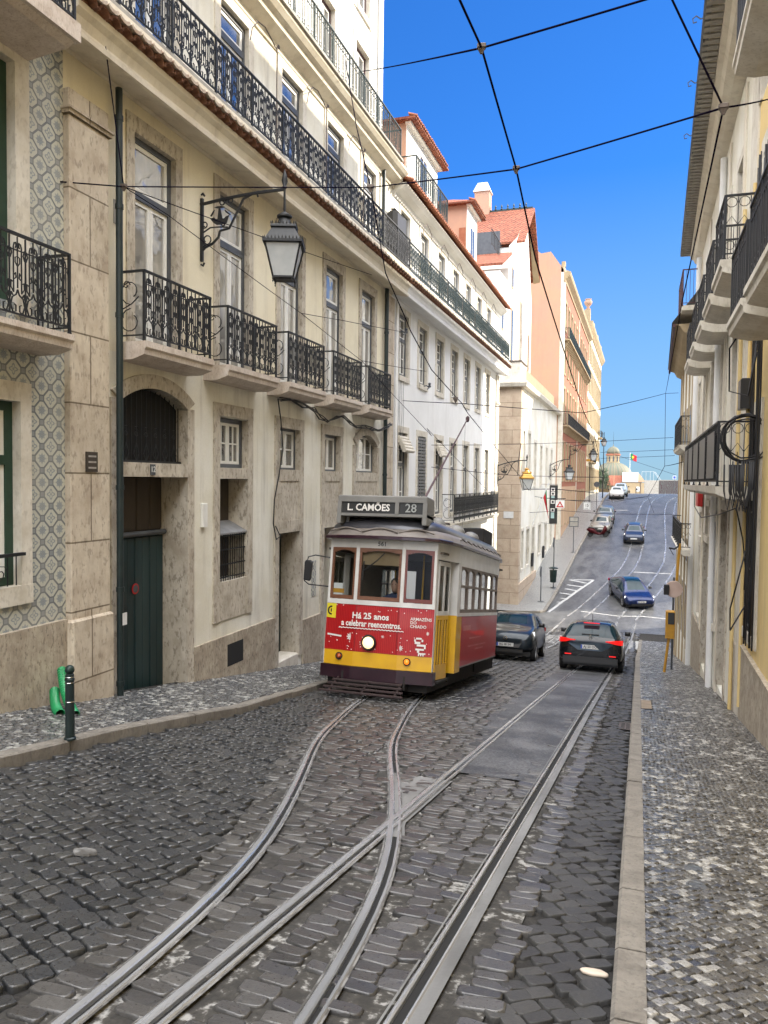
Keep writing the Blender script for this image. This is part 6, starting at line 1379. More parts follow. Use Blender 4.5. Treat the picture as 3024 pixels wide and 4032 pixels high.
def paint(name, c, c2=None, coat=.55, rough=.35, metal=.3):
    m, nt, b = newmat(name); b.inputs['Base Color'].default_value = c+(1,); b.inputs['Metallic'].default_value = metal; b.inputs['Roughness'].default_value = rough; b.inputs['Coat Weight'].default_value = coat; b.inputs['Coat Roughness'].default_value = .04; b.inputs['Specular IOR Level'].default_value = .08
    f = noise(nt, ocoords(nt), 3, 4, .6); L(nt, ramp(nt, f, [(.4, c), (.75, c2 or tuple(x*1.25+.004 for x in c))]), b.inputs['Base Color']); return m
_cache = {}
def make_car(kind, label, body, loc, heading, group=None, lights_front='lamp_off', tail='tail_off', plate=None, name='car', cat='car', grille=True, logo=None, scale=(1,1,1), detail=True):
    """heading: angle of the nose from +Y, counter-clockwise"""
    x, y = loc; dz = (gz(y+.6)-gz(y-.6))/1.2; pitch = math.atan(dz)*math.cos(heading)
    t = thing(name, label, cat, (x, y, gz(y)+.012), group, world=False, rz=heading); t.rotation_mode = 'XYZ'
    t.rotation_euler = (Matrix.Rotation(0,3,'X') @ Matrix.Rotation(math.atan(dz),3,'X') @ Matrix.Rotation(heading,3,'Z')).to_euler('XYZ'); t.scale = scale
    st, gl, hl, wy = KINDS[kind]
    if kind not in _cache: _cache[kind] = subd(*car_mesh(st, gl))
    b_, g_ = _cache[kind]
    bo = b_.build('body', body, t, smooth=True); g_.build('windows', M['glass_car'], t, smooth=True)
    W = max(s[2] for s in st); yf = st[-1][0]; yr = st[0][0]
    for yy in wy:
        for sg in (-1,1):
            w_ = MB(); w_.lathe([(.0,-.10),(.27,-.10),(.325,-.07),(.325,.09),(.30,.11),(.21,.11)], (sg*(W-.115),yy,.325), 22, 'x', cap=False) if sg > 0 else w_.lathe([(.0,.10),(.27,.10),(.325,.07),(.325,-.09),(.30,-.11),(.21,-.11)], (sg*(W-.115),yy,.325), 22, 'x', cap=False)
            wo = w_.build('wheel', M['rubber'], t, angle=40)
            if detail:
                r_ = MB(); r_.lathe([(.215,.105*sg),(.205,.09*sg),(.19,.06*sg),(.0,.06*sg)], (sg*(W-.115),yy,.325), 20, 'x', cap=False)
                for k in range(5):
                    a = 2*PI*k/5; r_.tube([(sg*(W-.115)+.09*sg,yy,.325),(sg*(W-.115)+.095*sg,yy+.2*math.cos(a),.325+.2*math.sin(a))], .025, 4)
                r_.build('rim', M['alloy'], wo)
            ar = MB(); k = 14; xo = sg*(W-.004)
            ar.add([(xo, yy+r*math.cos(a), max(.22,.325+r*math.sin(a))) for a in np.linspace(-.25, PI+.25, k) for r in (.335,.40)], [(2*i,2*i+1,2*i+3,2*i+2) for i in range(k-1)]); ar.build('wheel_arch', M['black_plastic'], t, fix=False)
    ub = MB(); ub.box(-W+.14,W-.14,yr+.25,yf-.25,.16,.30); ub.build('underbody', M['black_plastic'], t)
    for sg in (-1,1):
        ym = [s for s in st if s[0] > .2][0][0]+.35; zm_ = st[-5][4]+.12
        mi = MB(); mi.rings([[(sg*(W-.04+a*.20), ym-.05+dy, zm_+.0+dz_) for dy, dz_ in ((-.05,-.05),(.06,-.06),(.09,.0),(.05,.07),(-.05,.07))] for a in (0.15,.55,1.0)]); mi.build('wing_mirror', M['black_plastic'], t, smooth=True)
    # head and tail lamps
    zs = st[-3][4]
    for sg in (-1,1):
        q = MB(); yl = st[-3][0]
        q.rings([[(sg*(W-.06),yl-.16,zs+.02),(sg*(W-.30),yl+.10,zs-.03),(sg*(W-.42),yl+.19,zs-.08),(sg*(W-.40),yl+.20,zs-.14),(sg*(W-.16),yl+.07,zs-.15),(sg*(W-.045),yl-.12,zs-.10)],
                 [(sg*(W-.10),yl-.16,zs+.02),(sg*(W-.30),yl+.02,zs-.03),(sg*(W-.42),yl+.11,zs-.08),(sg*(W-.40),yl+.10,zs-.14),(sg*(W-.16),yl+.0,zs-.15),(sg*(W-.10),yl-.14,zs-.10)]]); q.build('headlight', M[lights_front], t)
        q = MB(); zt_ = st[1][4]-.05; yt = st[1][0]
        q.rings([[(sg*(W-.015),yt+.20,zt_+d1),(sg*(W-.07),yt+.0,zt_+d1),(sg*(W-.22),yt-.045,zt_+d1*.8),(sg*(W-.34),yt-.055,zt_+d1*.30),(sg*(W-.48),yt-.055,zt_+d1*.16),(sg*(W-.42),yt+.05,zt_+d1*.3),(sg*(W-.1),yt+.2,zt_+d1)] for d1 in (-.085,-.05,.05)]); q.build('tail_light', M[tail], t)
    if grille:
        g = MB(); yl = st[-1][0]; g.rings([[(-.52,yl-.02,.58),(.52,yl-.02,.58),(.42,yl+.015,.42),(-.42,yl+.015,.42)],[(-.5,yl-.1,.57),(.5,yl-.1,.57),(.4,yl-.1,.43),(-.4,yl-.1,.43)]]); g.build('grille', M['black_plastic'], t)
    g = MB(); g.box(-.55,.55,yf-.06,yf+.012,.26,.37); g.build('air_intake', M['black_plastic'], t)
    yp = yf+.022 if not tail.endswith('on') else yr-.012; zp = .50 if not tail.endswith('on') else .70
    p = MB(); p.box(-.26,.26,yp-.012,yp+.006,zp-.055,zp+.055); po = p.build('number_plate', M['plate'], t)
    if plate:
        q = MB(); sgy = 1 if not tail.endswith('on') else -1; yy = yp+(.008 if sgy > 0 else -.014); q.box(*( (.22,.26) if sgy > 0 else (-.26,-.22)), yy-.001, yy+.001, zp-.053, zp+.053); q.build('plate_strip', M['plate_blue'], po)
        text(po, plate, .105, M['ink'], (0,yy,zp), (PI/2,0,PI) if sgy > 0 else (PI/2,0,0), bold=.002, sx=.86)
    return t
# --- black hatchback driving away
hb = make_car('hatch', 'black hatchback driving away downhill with red brake lights lit', paint('black car paint', (.003,.0035,.005), (.005,.006,.008), coat=.9, metal=0, rough=.6), (-1.27,24.25), 0, tail='tail_on', plate='AJ 50 OO')
def hatch_extras():
    q = MB(); q.box(-.22,.22,-1.70,-1.58,1.355,1.38); q.build('brake_light', M['tail_on'], hb)
    q = MB(); q.rings([[(-.62,-2.03,.78),(-.30,-2.05,.84),(.30,-2.05,.84),(.62,-2.03,.78),(.34,-2.045,.60),(-.34,-2.045,.60)],[(-.6,-1.95,.78),(-.3,-1.95,.83),(.3,-1.95,.83),(.6,-1.95,.78),(.33,-1.95,.61),(-.33,-1.95,.61)]]); q.build('tailgate_panel', paint('slate panel', (.03,.045,.06)), hb)
    q = MB(); q.box(-.75,.75,-2.035,-1.9,.24,.42); q.build('rear_bumper', M['black_plastic'], hb)
    for sg in (-1,1): q = MB(); q.box(sg*.52,sg*.70,-2.045,-2.03,.46,.49); q.build('reflector', M['tail_on'], hb)
    q = MB(); q.tube([(0,-2.005,1.04),(.045,-2.01,.97),(0,-2.02,.90),(-.045,-2.01,.97),(0,-2.005,1.04)], .010, 5, cap=False); q.build('badge', M['chrome'], hb)
    q = MB(); q.tube([(0,-1.2,1.41),(0,-1.35,1.62)], .008, 5); q.lathe([(.03,0),(.02,.03),(0,.035)], (0,-1.2,1.41), 8); q.build('aerial', M['black_plastic'], hb)
    q = MB(); q.box(-.25,.22,-1.93,-1.90,1.035,1.06); q.build('rear_wiper', M['black_plastic'], hb)
hatch_extras()
op = make_car('suv', 'dark grey compact car waiting close behind the tram with one headlight showing', paint('dark slate paint', (.012,.018,.025), (.018,.026,.034)), (-3.98,25.85), PI+R(1), lights_front='lamp_on', plate='BG 08 SH')
q = MB(); q.tube([(.055*math.cos(a), 2.02, .70+.055*math.sin(a)) for a in np.linspace(0,2*PI,13)], .008, 4, cap=False); q.tube([(-.08,2.02,.71),(.0,2.03,.70),(.08,2.02,.69)], .007, 4); q.build('badge', M['chrome'], op)
make_car('saloon', 'glossy blue electric saloon coming down with its wheels turned across the junction', paint('blue car paint', (.004,.013,.060), (.006,.018,.08), rough=.25), (-.48,49.9), PI+R(16), lights_front='lamp_on', plate='BP 53 WH', grille=False)
make_car('old', 'old dark blue hatchback with weak headlights, descending on the far tram rails', paint('faded navy paint', (.022,.03,.055), (.03,.04,.07), coat=.6), (-.52,68.5), PI, lights_front='lamp_on', detail=True)
make_car('old', 'beige-silver parked hatchback with a red scooter in front of it', paint('beige silver paint', (.22,.21,.19), (.25,.24,.22), metal=.3), (-3.35,72.9), PI-R(2), 'cars parked along the left kerb')
make_car('suv', 'pale grey parked car tucked in behind the beige hatchback', paint('grey silver paint', (.12,.14,.15), (.16,.18,.19), metal=.5), (-3.35,78.2), PI, 'cars parked along the left kerb')
make_car('suv', 'white car near the top of the hill beside the left kerb', paint('white car paint', (.55,.56,.57), (.6,.6,.6), metal=0), (-2.97,101.9), PI, 'cars parked along the left kerb')
make_car('suv', 'pale blue van-like car standing behind the white car at the hilltop', paint('pale blue paint', (.35,.42,.48), (.38,.45,.5), metal=.1), (-2.7,108.4), PI, 'cars parked along the left kerb', scale=(1.05,1,1.18))

def scooter():
    y = 69.4; t = thing('scooter', 'dark red scooter parked across the front of the beige car', 'scooter', (-3.55,y,gz(y)), world=False, rz=R(-78))
    red = paint('dark red paint', (.045,.003,.005), coat=.2); w = MB()
    for yy in (-.62,.66): w_ = MB(); w_.lathe([(.10,-.05),(.23,-.06),(.25,0),(.23,.06),(.10,.05)], (0,yy,.25), 16, 'x'); w_.build('wheel', M['rubber'], t)
    b = MB(); b.rings([[(sx*wd, y_, z_) for sx, wd, z_ in ((-1,w_,zb),(1,w_,zb),(1,w_*.8,zt),(-1,w_*.8,zt))] for y_, w_, zb, zt in ((-.95,.06,.62,.70),(-.75,.15,.45,.80),(-.35,.18,.32,.78),(-.05,.17,.22,.45),(.25,.18,.22,.36),(.42,.2,.25,.62),(.55,.2,.35,.95),(.68,.12,.5,1.0),(.8,.06,.55,.75))]); b.build('body', red, t, smooth=True)
    s = MB(); s.rings([[(-w_,y_,z_),(w_,y_,z_),(w_*.8,y_,z_+.08),(-w_*.8,y_,z_+.08)] for y_, w_, z_ in ((-.8,.12,.80),(-.4,.16,.78),(.0,.12,.74))]); s.build('seat', M['black_plastic'], t, smooth=True)
    h = MB(); h.tube([(-.33,.45,1.03),(-.12,.55,1.02),(.12,.55,1.02),(.33,.45,1.03)], .018, 6); h.tube([(0,.55,1.0),(0,.66,.25)], .03, 6); h.build('handlebar', M['black_plastic'], t)
    q = MB(); q.rings([[(-.14,.62,.95),(.14,.62,.95),(.10,.55,1.28),(-.10,.55,1.28)],[(-.14,.64,.95),(.14,.64,.95),(.10,.57,1.28),(-.10,.57,1.28)]]); q.build('windshield', M['clear'], t)
scooter()
# ================================================================== street lamps
def lantern(t, c, s=1.0, roof='iron', ang=R(20)):
    """square lantern hanging at c (top of its rod)"""
    x, y, z = c
    def sq(h, zz): return [(x+h*math.cos(ang+PI/4+k*PI/2)*1.414*s, y+h*math.sin(ang+PI/4+k*PI/2)*1.414*s, z+zz*s) for k in range(4)]
    r = MB(); r.tube([(x,y,z+.02*s),(x,y,z-.40*s)], .02*s, 6); r.lathe([(.0,.34*s),(.035*s,.24*s),(.055*s,.14*s),(.03*s,.06*s),(.045*s,.03*s),(.02*s,0)], (x,y,z), 10); r.build('hanging_rod', M['iron'], t, angle=50)
    r = MB(); r.lathe([(.02*s,0),(.05*s,-.02*s),(.13*s,-.07*s),(.13*s,-.10*s),(.09*s,-.12*s),(.15*s,-.26*s)], (x,y,z-.38*s), 16); r.rings([sq(.20,-.64), sq(.215,-.66), sq(.215,-.69), sq(.19,-.70), sq(.30,-.92), sq(.335,-.93), sq(.335,-.97), sq(.30,-.985)]); 
    for h, zz, n in ((.21,-.64,7),(.33,-.925,11)):
        P = sq(h, zz)
        for k in range(4):
            a, b = Vector(P[k]), Vector(P[(k+1)%4])
            for i in range(n): p = a.lerp(b,(i+.5)/n); r.lathe([(.012*s,0),(.014*s,.02*s),(.0,.055*s)], tuple(p), 4)
    ro = r.build('lantern_roof', M[roof], t, angle=40)
    g = MB(); g.rings([sq(.285,-.985), sq(.165,-1.50)], cap=False); g.build('lantern_glass', M['lamp_glass'], t)
    f = MB(); A, B = sq(.295,-.985), sq(.172,-1.52)
    for k in range(4): f.tube([A[k],B[k]], .016*s, 4); f.tube([B[k],B[(k+1)%4]], .020*s, 4); f.lathe([(.008*s,0),(.018*s,-.03*s),(.008*s,-.06*s),(.014*s,-.08*s),(0,-.10*s)], B[k], 6)
    f.rings([sq(.17,-1.51), sq(.13,-1.55)]); f.build('lantern_frame', M['iron'], t)
def bracket_lamp(label, wall, tip, s=1.0, roof='iron', group='bracket lanterns'):
    """wall-mounted: bracket runs from wall point to the point over the lantern"""
    W, T = Vector(wall), Vector(tip); t = thing('street_lamp', label, 'street lamp', wall, group)
    d = Vector((T.x-W.x, T.y-W.y, 0)); Ln = d.length; d.normalize()
    def P(u, v, o=0): return tuple(W+d*(u*Ln)+Vector((0,0,v*s))+Vector((-d.y,d.x,0))*o)
    h = (T.z-W.z)/s
    b = MB(); b.tube([P(.02,.10),P(.02,-1.0)], .035*s, 4); b.tube([P(.01,.16),P(.03,.19),P(.05,.14)], .02*s, 5); b.tube([P(.01,-1.05),P(.03,-1.08),P(.05,-1.02)], .02*s, 5)
    b.tube([P(0,0),P(.2,h*.35),P(.45,h*.7),P(.7,h*.93),P(1.0,h)], .030*s, 5)
    b.tube([P(.62,h*.78),P(.52,h*.55-.04),P(.44,-.2),P(.35,-.46),P(.24,-.49)], .022*s, 5); b.tube([P(.62,h*.78),P(.68,h*.8),P(.69,h*.8-.06)], .018*s, 5)
    b.tube([P(.24,-.49),P(.22,-.60),P(.15,-.70),P(.06,-.76),P(.02,-.82)], .024*s, 5); b.tube([P(.03,-.62),P(.06,-.72),P(.02,-.78)], .02*s, 5)
    def sc(cu, cv, r, a0, tn): b.tube([P(cu+r*(1-.6*i/12)*math.cos(a0+tn*2*PI*i/12)/Ln, cv+r*(1-.6*i/12)*math.sin(a0+tn*2*PI*i/12)) for i in range(13)], .013*s, 4)
    sc(.08,-.62,.11,PI*.9,1.2); sc(.05,-.36,.07,PI,1.3); sc(.27,.0,.07,0,1.2); sc(.36,.02,.07,PI,-1.2); sc(.28,-.38,.05,0,1.1)
    b.tube([P(.03,-.5),P(.12,-.42),P(.24,-.42),P(.34,-.44)], .014*s, 4)
    b.build('bracket', M['iron'], t, angle=40)
    # little sailing ship with two birds in the bracket
    q = MB(); c = Vector((-d.y,d.x,0))*.008
    def flat(pts): vs = [Vector(P(u,v)) for u,v in pts]; n = len(vs); q.add([tuple(p-c) for p in vs]+[tuple(p+c) for p in vs], [tuple(range(n)), tuple(range(2*n-1,n-1,-1))]+[(i,i+n,(i+1)%n+n,(i+1)%n) for i in range(n)])
    flat([(.12,-.26),(.17,-.25),(.19,-.28),(.29,-.28),(.31,-.25),(.35,-.23),(.32,-.36),(.27,-.38),(.20,-.38),(.16,-.34)]); flat([(.21,-.28),(.225,-.10),(.245,-.10),(.27,-.28)]); flat([(.17,-.08),(.21,-.06),(.26,-.06),(.30,-.08),(.26,-.095),(.21,-.095)])
    flat([(.12,-.22),(.16,-.13),(.175,-.12),(.165,-.16),(.14,-.23)]); flat([(.29,-.13),(.31,-.14),(.37,-.22),(.355,-.23),(.31,-.18)]); q.build('ship_ornament', M['iron'], t)
    lantern(t, (T.x,T.y,T.z+0), s, roof); return t
bracket_lamp('large black iron lantern on a ship-ornament bracket beside the second tall window', (XL,11.85,6.60), (-5.82,11.92,6.72), .98)
M['gold'] = varied('sunlit brass roof', (.42,.24,.05), (.36,.20,.05), 5, .35, .6)  # gold of the sunlight is put into this lantern roof's colour
bracket_lamp('lantern with painted sunlit-gold top on the corner of the grey-white house above the junction', (-7.35,40.95,2.65), (-5.78,40.95,2.95), 1.0, 'gold')
bracket_lamp('dark lantern with white glass hung at the near corner of the salmon house', (-6.95,62.0,3.1), (-5.44,62.0,3.6), 1.05)
bracket_lamp('smaller dark lantern high on the salmon house past its first balcony', (-6.5,74.0,5.1), (-4.36,74.0,5.35), 1.0)
def pole_lamp():
    x, y = -4.62, 100.0; z = gz(y); t = thing('street_lamp', 'tall post lamp at the top of the hill standing clear against the sky', 'street lamp', (x,y,z))
    p = MB(); p.cyl((x,y,z),(x,y,7.9),.07,8,.04); p.tube([(x,y,7.8),(x-.6,y,8.0),(x-1.0,y,7.9)], .03, 5); p.build('post', M['iron'], t); lantern(t, (x,y,7.8), .95)
pole_lamp()

# ================================================================== bollard, pipes, pole and signs
def bollard():
    x, y = -5.63, 6.52; z = gz(y)+.128; t = thing('bollard', 'slim dark green bollard with ball top at the left kerb', 'bollard', (x,y,z))
    b = MB(); b.lathe([(.062,0),(.062,.02),(.048,.03),(.045,.62),(.050,.625),(.050,.645),(.044,.65),(.044,.55+.14),(.03,.70)], (x,y,z), 18); b.build('post', M['pipe'], t, angle=35)
    k = MB(); k.lathe([(.0,-.05),(.03,-.042),(.048,-.015),(.05,.005),(.04,.035),(.02,.05),(0,.053)], (x,y,z+.735), 18); k.build('ball_top', M['iron_green'], t, smooth=True)
    for h in (.40,.60,.66): r = MB(); r.lathe([(.0465,0),(.049,.004),(.0465,.008)], (x,y,z+h), 18, cap=False); r.build('ring', M['chrome'], t)
bollard()
def green_pipes():
    g = varied('green corrugated plastic', (.010,.20,.065), (.015,.26,.09), 4, .38); y0 = 7.95; z = gz(y0)+.115
    for label, p0, p1, p2 in (('taller green corrugated pipe stub leaning against the wall behind the bollard', (-6.62,7.76,gz(7.8)+.12), (-7.0,8.0,gz(8)+.26), (-7.24,8.24,-.70)), ('shorter green corrugated pipe stub bent against the wall, left of the taller one', (-6.74,7.64,gz(7.6)+.12), (-7.02,7.84,gz(7.9)+.16), (-7.20,8.06,-.93))):
        mb = MB(); n = 44; P0, P1, P2 = map(Vector, (p0,p1,p2)); pts = []; 
        for i in range(n+1): u = i/n; pts.append(P0*(1-u)**2+P1*2*u*(1-u)+P2*u*u)
        rs = []
        for i, p in enumerate(pts):
            a, b = pts[max(0,i-1)], pts[min(n,i+1)]; d = (b-a).normalized(); u = d.cross(Vector((0,1,.3))).normalized(); w = d.cross(u); r = .058+(.005 if i%2 else -.002)
            rs.append([tuple(p+u*math.cos(2*PI*k/14)*r+w*math.sin(2*PI*k/14)*r) for k in range(14)])
        mb.rings(rs, cap=False); tag(mb.build('corrugated_pipe', g), label, 'plastic pipe')
green_pipes()
def sign_pole(x, y, h, label, kind, face=0):
    z = gz(y)+.12; t = thing('sign_post', label, 'road sign', (x,y,z)); p = MB(); p.cyl((x,y,z),(x,y,z+h),.032,8); p.lathe([(.2,0),(.2,.01),(.04,.02)], (x,y,z), 12); p.build('post', M['frame_grey'], t)
    if kind == 'round': q = MB(); q.lathe([(0,-.02),(.30,-.02),(.31,0),(.30,.02),(0,.02)], (x,y-.05,z+h-.3), 24, 'y'); q.build('disc', M['frame_grey'], t)
    if kind == 'round_side': q = MB(); q.lathe([(0,-.02),(.33,-.02),(.34,0),(.33,.02),(0,.02)], (x-.03,y,z+h-.3), 24, 'x'); q.build('disc', M['frame_grey'], t)
    if kind == 'panel': q = MB(); q.bbox(x-.36,x+.36,y-.04,y-.01,z+h-.8,z+h,.02); q.build('panel', M['frame_grey'], t); q = MB(); q.box(x-.3,x+.3,y-.05,y-.041,z+h-.36,z+h-.06); q.box(x-.3,x+.3,y-.05,y-.041,z+h-.74,z+h-.42); q.build('panel_face', M['concrete'], t)
    return t
sign_pole(-5.74,47.8,2.15,'bare sign post with round disc nearest the stone corner','round_side')
tb = sign_pole(-5.40,51.7,3.3,'sign post with round disc above the hanging litter bin','round_side')
sign_pole(-5.0,62.1,2.8,'grey sign post with double panel halfway up the left pavement','panel')
sign_pole(-4.62,86.5,3.0,'slender post far up the left pavement below the hilltop','round')
def bin_():
    x, y = -5.40, 51.55; z = gz(y)+.12; t = thing('litter_bin', 'dark green litter bin with flat lid hung on a sign post', 'litter bin', (x,y,z+.4)); b = MB(); b.lathe([(.17,.38),(.20,.42),(.24,1.15),(.24,1.2)], (x,y,z), 16); b.build('bucket', M['iron_green'], t, angle=40); l = MB(); l.lathe([(.10,1.28),(.30,1.30),(.31,1.34),(.15,1.40),(0,1.42)], (x,y,z), 16); l.cyl((x,y,z+1.2),(x,y,z+1.3),.05,8); l.build('lid', M['iron_green'], t, angle=40)
bin_()
def hung_signs():
    y = 57.0; t = thing('warning_sign', 'square board with a red triangle hung above the far pavement', 'road sign', (-5.6,y,.5)); q = MB(); q.bbox(-5.92,-5.28,y-.02,y+.02,-.08,.50,.01); b = q.build('board', M['white_sign'], t)
    q = MB(); cx = -5.6
    o = [(cx-.27,-.02),(cx+.27,-.02),(cx,.44)]; i_ = [(cx-.13,.06),(cx+.13,.06),(cx,.28)]
    for k in range(3): j = (k+1)%3; q.add([(o[k][0],y-.025,o[k][1]),(o[j][0],y-.025,o[j][1]),(i_[j][0],y-.025,i_[j][1]),(i_[k][0],y-.025,i_[k][1])], [(0,1,2,3)])
    q.build('triangle', M['red_sign'], b, fix=False)
    q = MB(); 
    for x in (-5.85,-5.35): q.tube([(x,y,.5),(x,y,.60)], .012, 4)
    q.tube([(-7.0,y,.62),(-5.2,y,.62)], .03, 5); q.build('arm', M['iron'], t)
    y = 66.0; t = thing('speed_sign', 'white 15 board with dark rim hung over the far pavement', 'road sign', (-4.29,y,.2)); q = MB(); q.bbox(-4.58,-4.0,y-.02,y+.02,-.47,.18,.02); b = q.build('board', M['white_sign'], t)
    q = MB(); 
    for a, c, d, e in ((-4.545,-4.525,-.43,.14),(-4.055,-4.035,-.43,.14),(-4.525,-4.055,-.43,-.41),(-4.525,-4.055,.12,.14)): q.box(a,c,y-.03,y-.021,d,e)
    q.build('rim', M['ink'], b); o = text(b, '15', .36, M['ink'], (-4.29+4.29,-.03,-.11-.2), bold=.008, sx=.85); 
    o = text(b, 'km/h', .11, M['ink'], (0,-.03,-.34-.2), bold=.002)
    q = MB(); 
    for x in (-4.47,-4.12): q.lathe([(.03,0),(.05,.03),(.02,.09)], (x,y,.18), 8)
    q.tube([(-6.6,y,.30),(-4.0,y,.28)], .03, 5); q.build('arm', M['iron'], t)
    # black vertical banner
    y = 57.4; x0, x1 = -6.40,-5.82; t = thing('banner', 'tall black banner with white rings fixed to the stone building', 'banner', (-6.1,y,0)); q = MB(); q.box(x0,x1,y-.03,y+.03,-1.25,1.58); b = q.build('cloth', M['display'], t)
    q = MB(); cx = (x0+x1)/2-.05
    for z in (1.25,.95,.35,-.25): q.box(cx-.14,cx+.14,y-.036,y-.031,z-.13,z+.13)
    b2 = q.build('white_blocks', M['print_white'], b); q = MB()
    for z in (1.25,.95,.35,-.25):
        q.lathe([(.05,0),(.085,0),(.085,-.004),(.05,-.004)], (cx,y-.038,z), 14, 'y')
    q.build('rings', M['ink'], b); q = MB(); q.box(cx-.12,cx+.12,y-.036,y-.031,-.85,-.42); q.box(cx-.12,cx+.12,y-.036,y-.031,.55,.78); q.build('pale_blocks', varied('pale aqua print', (.35,.5,.5),(.3,.45,.45),5,.5), b)
    q = MB(); q.tube([(-7.0,y,1.64),(x1,y,1.64)], .02, 4); q.tube([(-7.0,y,-1.2),(x1,y,-1.3)], .015, 4); q.build('bracket', M['iron'], t)
    # small plaque on the far wall and orange arrow sign
    y = 88; t = thing('arrow_sign', 'small yellow arrow-shaped board on a pole near the far facades', 'road sign', (-5.4,y,4)); q = MB(); q.box(-5.9,-5.1,y-.02,y+.02,4.1,4.35); q.build('board', M['orange'], t); q = MB(); q.cyl((-5.5,y,gz(y)+.1),(-5.5,y,4.1),.04,6); q.build('post', M['iron'], t)
hung_signs()
def flags():
    GREEN, RED, YEL = varied('green cloth', (.01,.16,.06), (.015,.2,.08), 3, .8), varied('red cloth', (.45,.012,.02), (.5,.02,.03), 3, .8), plain('yellow emblem', (.75,.55,.03), .7)
    # hanging flag on slanted pole
    t = thing('flag', 'green and red national flag hanging limp from a slanted white pole on the stone building', 'flag', (-7,52.5,-.9))
    a, b = Vector((-7.0,52.6,-1.15)), Vector((-5.95,52.6,1.75)); q = MB(); q.tube([a,b], .035, 6); q.build('pole', M['white_sign'], t)
    def cloth(name, m, f0, f1):
        mb = MB(); nu, nv = 6, 10; V = []
        for i in range(nu+1):
            for j in range(nv+1):
                u = f0+(f1-f0)*i/nu; v = j/nv; p = b.lerp(a, .12+.38*u*.55); fold = .10*math.sin(u*14+v*2)*v
                V.append((p.x+.34*u*v-.05*v+.1*v, p.y+fold, p.z-v*(1.05+.35*u)*1.05))
        mb.add(V, [(i*(nv+1)+j,i*(nv+1)+j+1,(i+1)*(nv+1)+j+1,(i+1)*(nv+1)+j) for i in range(nu) for j in range(nv)]); return mb.build(name, m, t, smooth=True)
    cloth('green_field', GREEN, .0, .42); cloth('red_field', RED, .42, 1.0)
    # distant flag on the skyline
    y = 205; X0, Z0 = -1.9*1.577, 0; s = 1.577; f = lambda x, z: (x*s, 1.87+(z-1.87)*s); t = thing('flag', 'national flag flying on a pole beside the dome', 'flag', (f(-1.9,2)[0],y,0))
    q = MB(); x, z = f(-1.9,6.6); q.cyl((x,y,-1),(x,y,z),.06,6); q.build('pole', M['white_sign'], t)
    def fly(name, m, u0, u1):
        mb = MB(); nu, nv = 6, 4; V = []
        for i in range(nu+1):
            for j in range(nv+1): u = u0+(u1-u0)*i/nu; v = j/nv; px, pz = f(-1.88+1.0*u, 6.38-.95*v-.30*u*u+.05*math.sin(u*7)); V.append((px, y+.2*math.sin(u*8), pz))
        mb.add(V, [(i*(nv+1)+j,i*(nv+1)+j+1,(i+1)*(nv+1)+j+1,(i+1)*(nv+1)+j) for i in range(nu) for j in range(nv)]); return mb.build(name, m, t, smooth=True)
    g = fly('green_field', GREEN, 0, .42); fly('red_field', RED, .42, 1.0); e = MB(); px, pz = f(-1.46,5.85); e.lathe([(0,0),(.28,0),(.28,-.03),(0,-.03)], (px,y-.25,pz), 12, 'y'); e.build('emblem', YEL, t)
flags()
def right_pole():
    x, y = .80, 23.25; z = gz(y)+.12; t = thing('signal_post', 'leaning orange post with an orange and black display box on the right pavement', 'signal post', (x,y,z))
    p = MB(); p.cyl((.74,y,z),(.86,y,-2.35),.038,10); p.build('post', M['orange'], t); b = MB(); b.bbox(.74,.99,y-.10,y+.14,-2.56,-1.78,.02); bo = b.build('box', M['orange'], t); b = MB(); b.box(.80,.975,y-.108,y-.101,-2.15,-1.82); b.build('screen', M['display'], bo)
    x, y = .98, 24.4; z = gz(y)+.12; t = thing('sign_post', 'grey post with a pale round disc and black box seen edge-on beside the right-hand houses', 'road sign', (x,y,z)); p = MB(); p.cyl((x,y,z),(x,y,-.95),.03,8); p.build('post', M['frame_grey'], t); d = MB(); d.lathe([(0,-.015),(.24,-.015),(.25,0),(.24,.015),(0,.015)], (x,y-.06,-1.30), 20, 'y'); do = d.build('disc', varied('pale pink disc', (.55,.42,.36), (.5,.36,.3), 4, .5), t)
    d = MB(); d.bbox(.70,.85,y-.2,y+.0,-1.46,-1.16,.01); d.build('back_box', M['black_plastic'], t)
    y = 24.0; t = thing('wall_bracket', 'orange pipe and cranked black bracket on the right-hand wall over the round sign', 'bracket', (1.6,y,-.6)); q = MB(); q.tube([(1.04,y,-1.0),(1.10,y,.1)], .04, 6); q.build('orange_pipe', M['orange'], t); q = MB(); q.tube([(.80,y,-.05),(.95,y,-.07),(1.05,y,0),(1.12,y,.2)], .03, 5); q.tube([(.82,y,-.05),(.93,y,-.25)], .012, 4); q.build('bracket_arm', M['iron'], t)
right_pole()
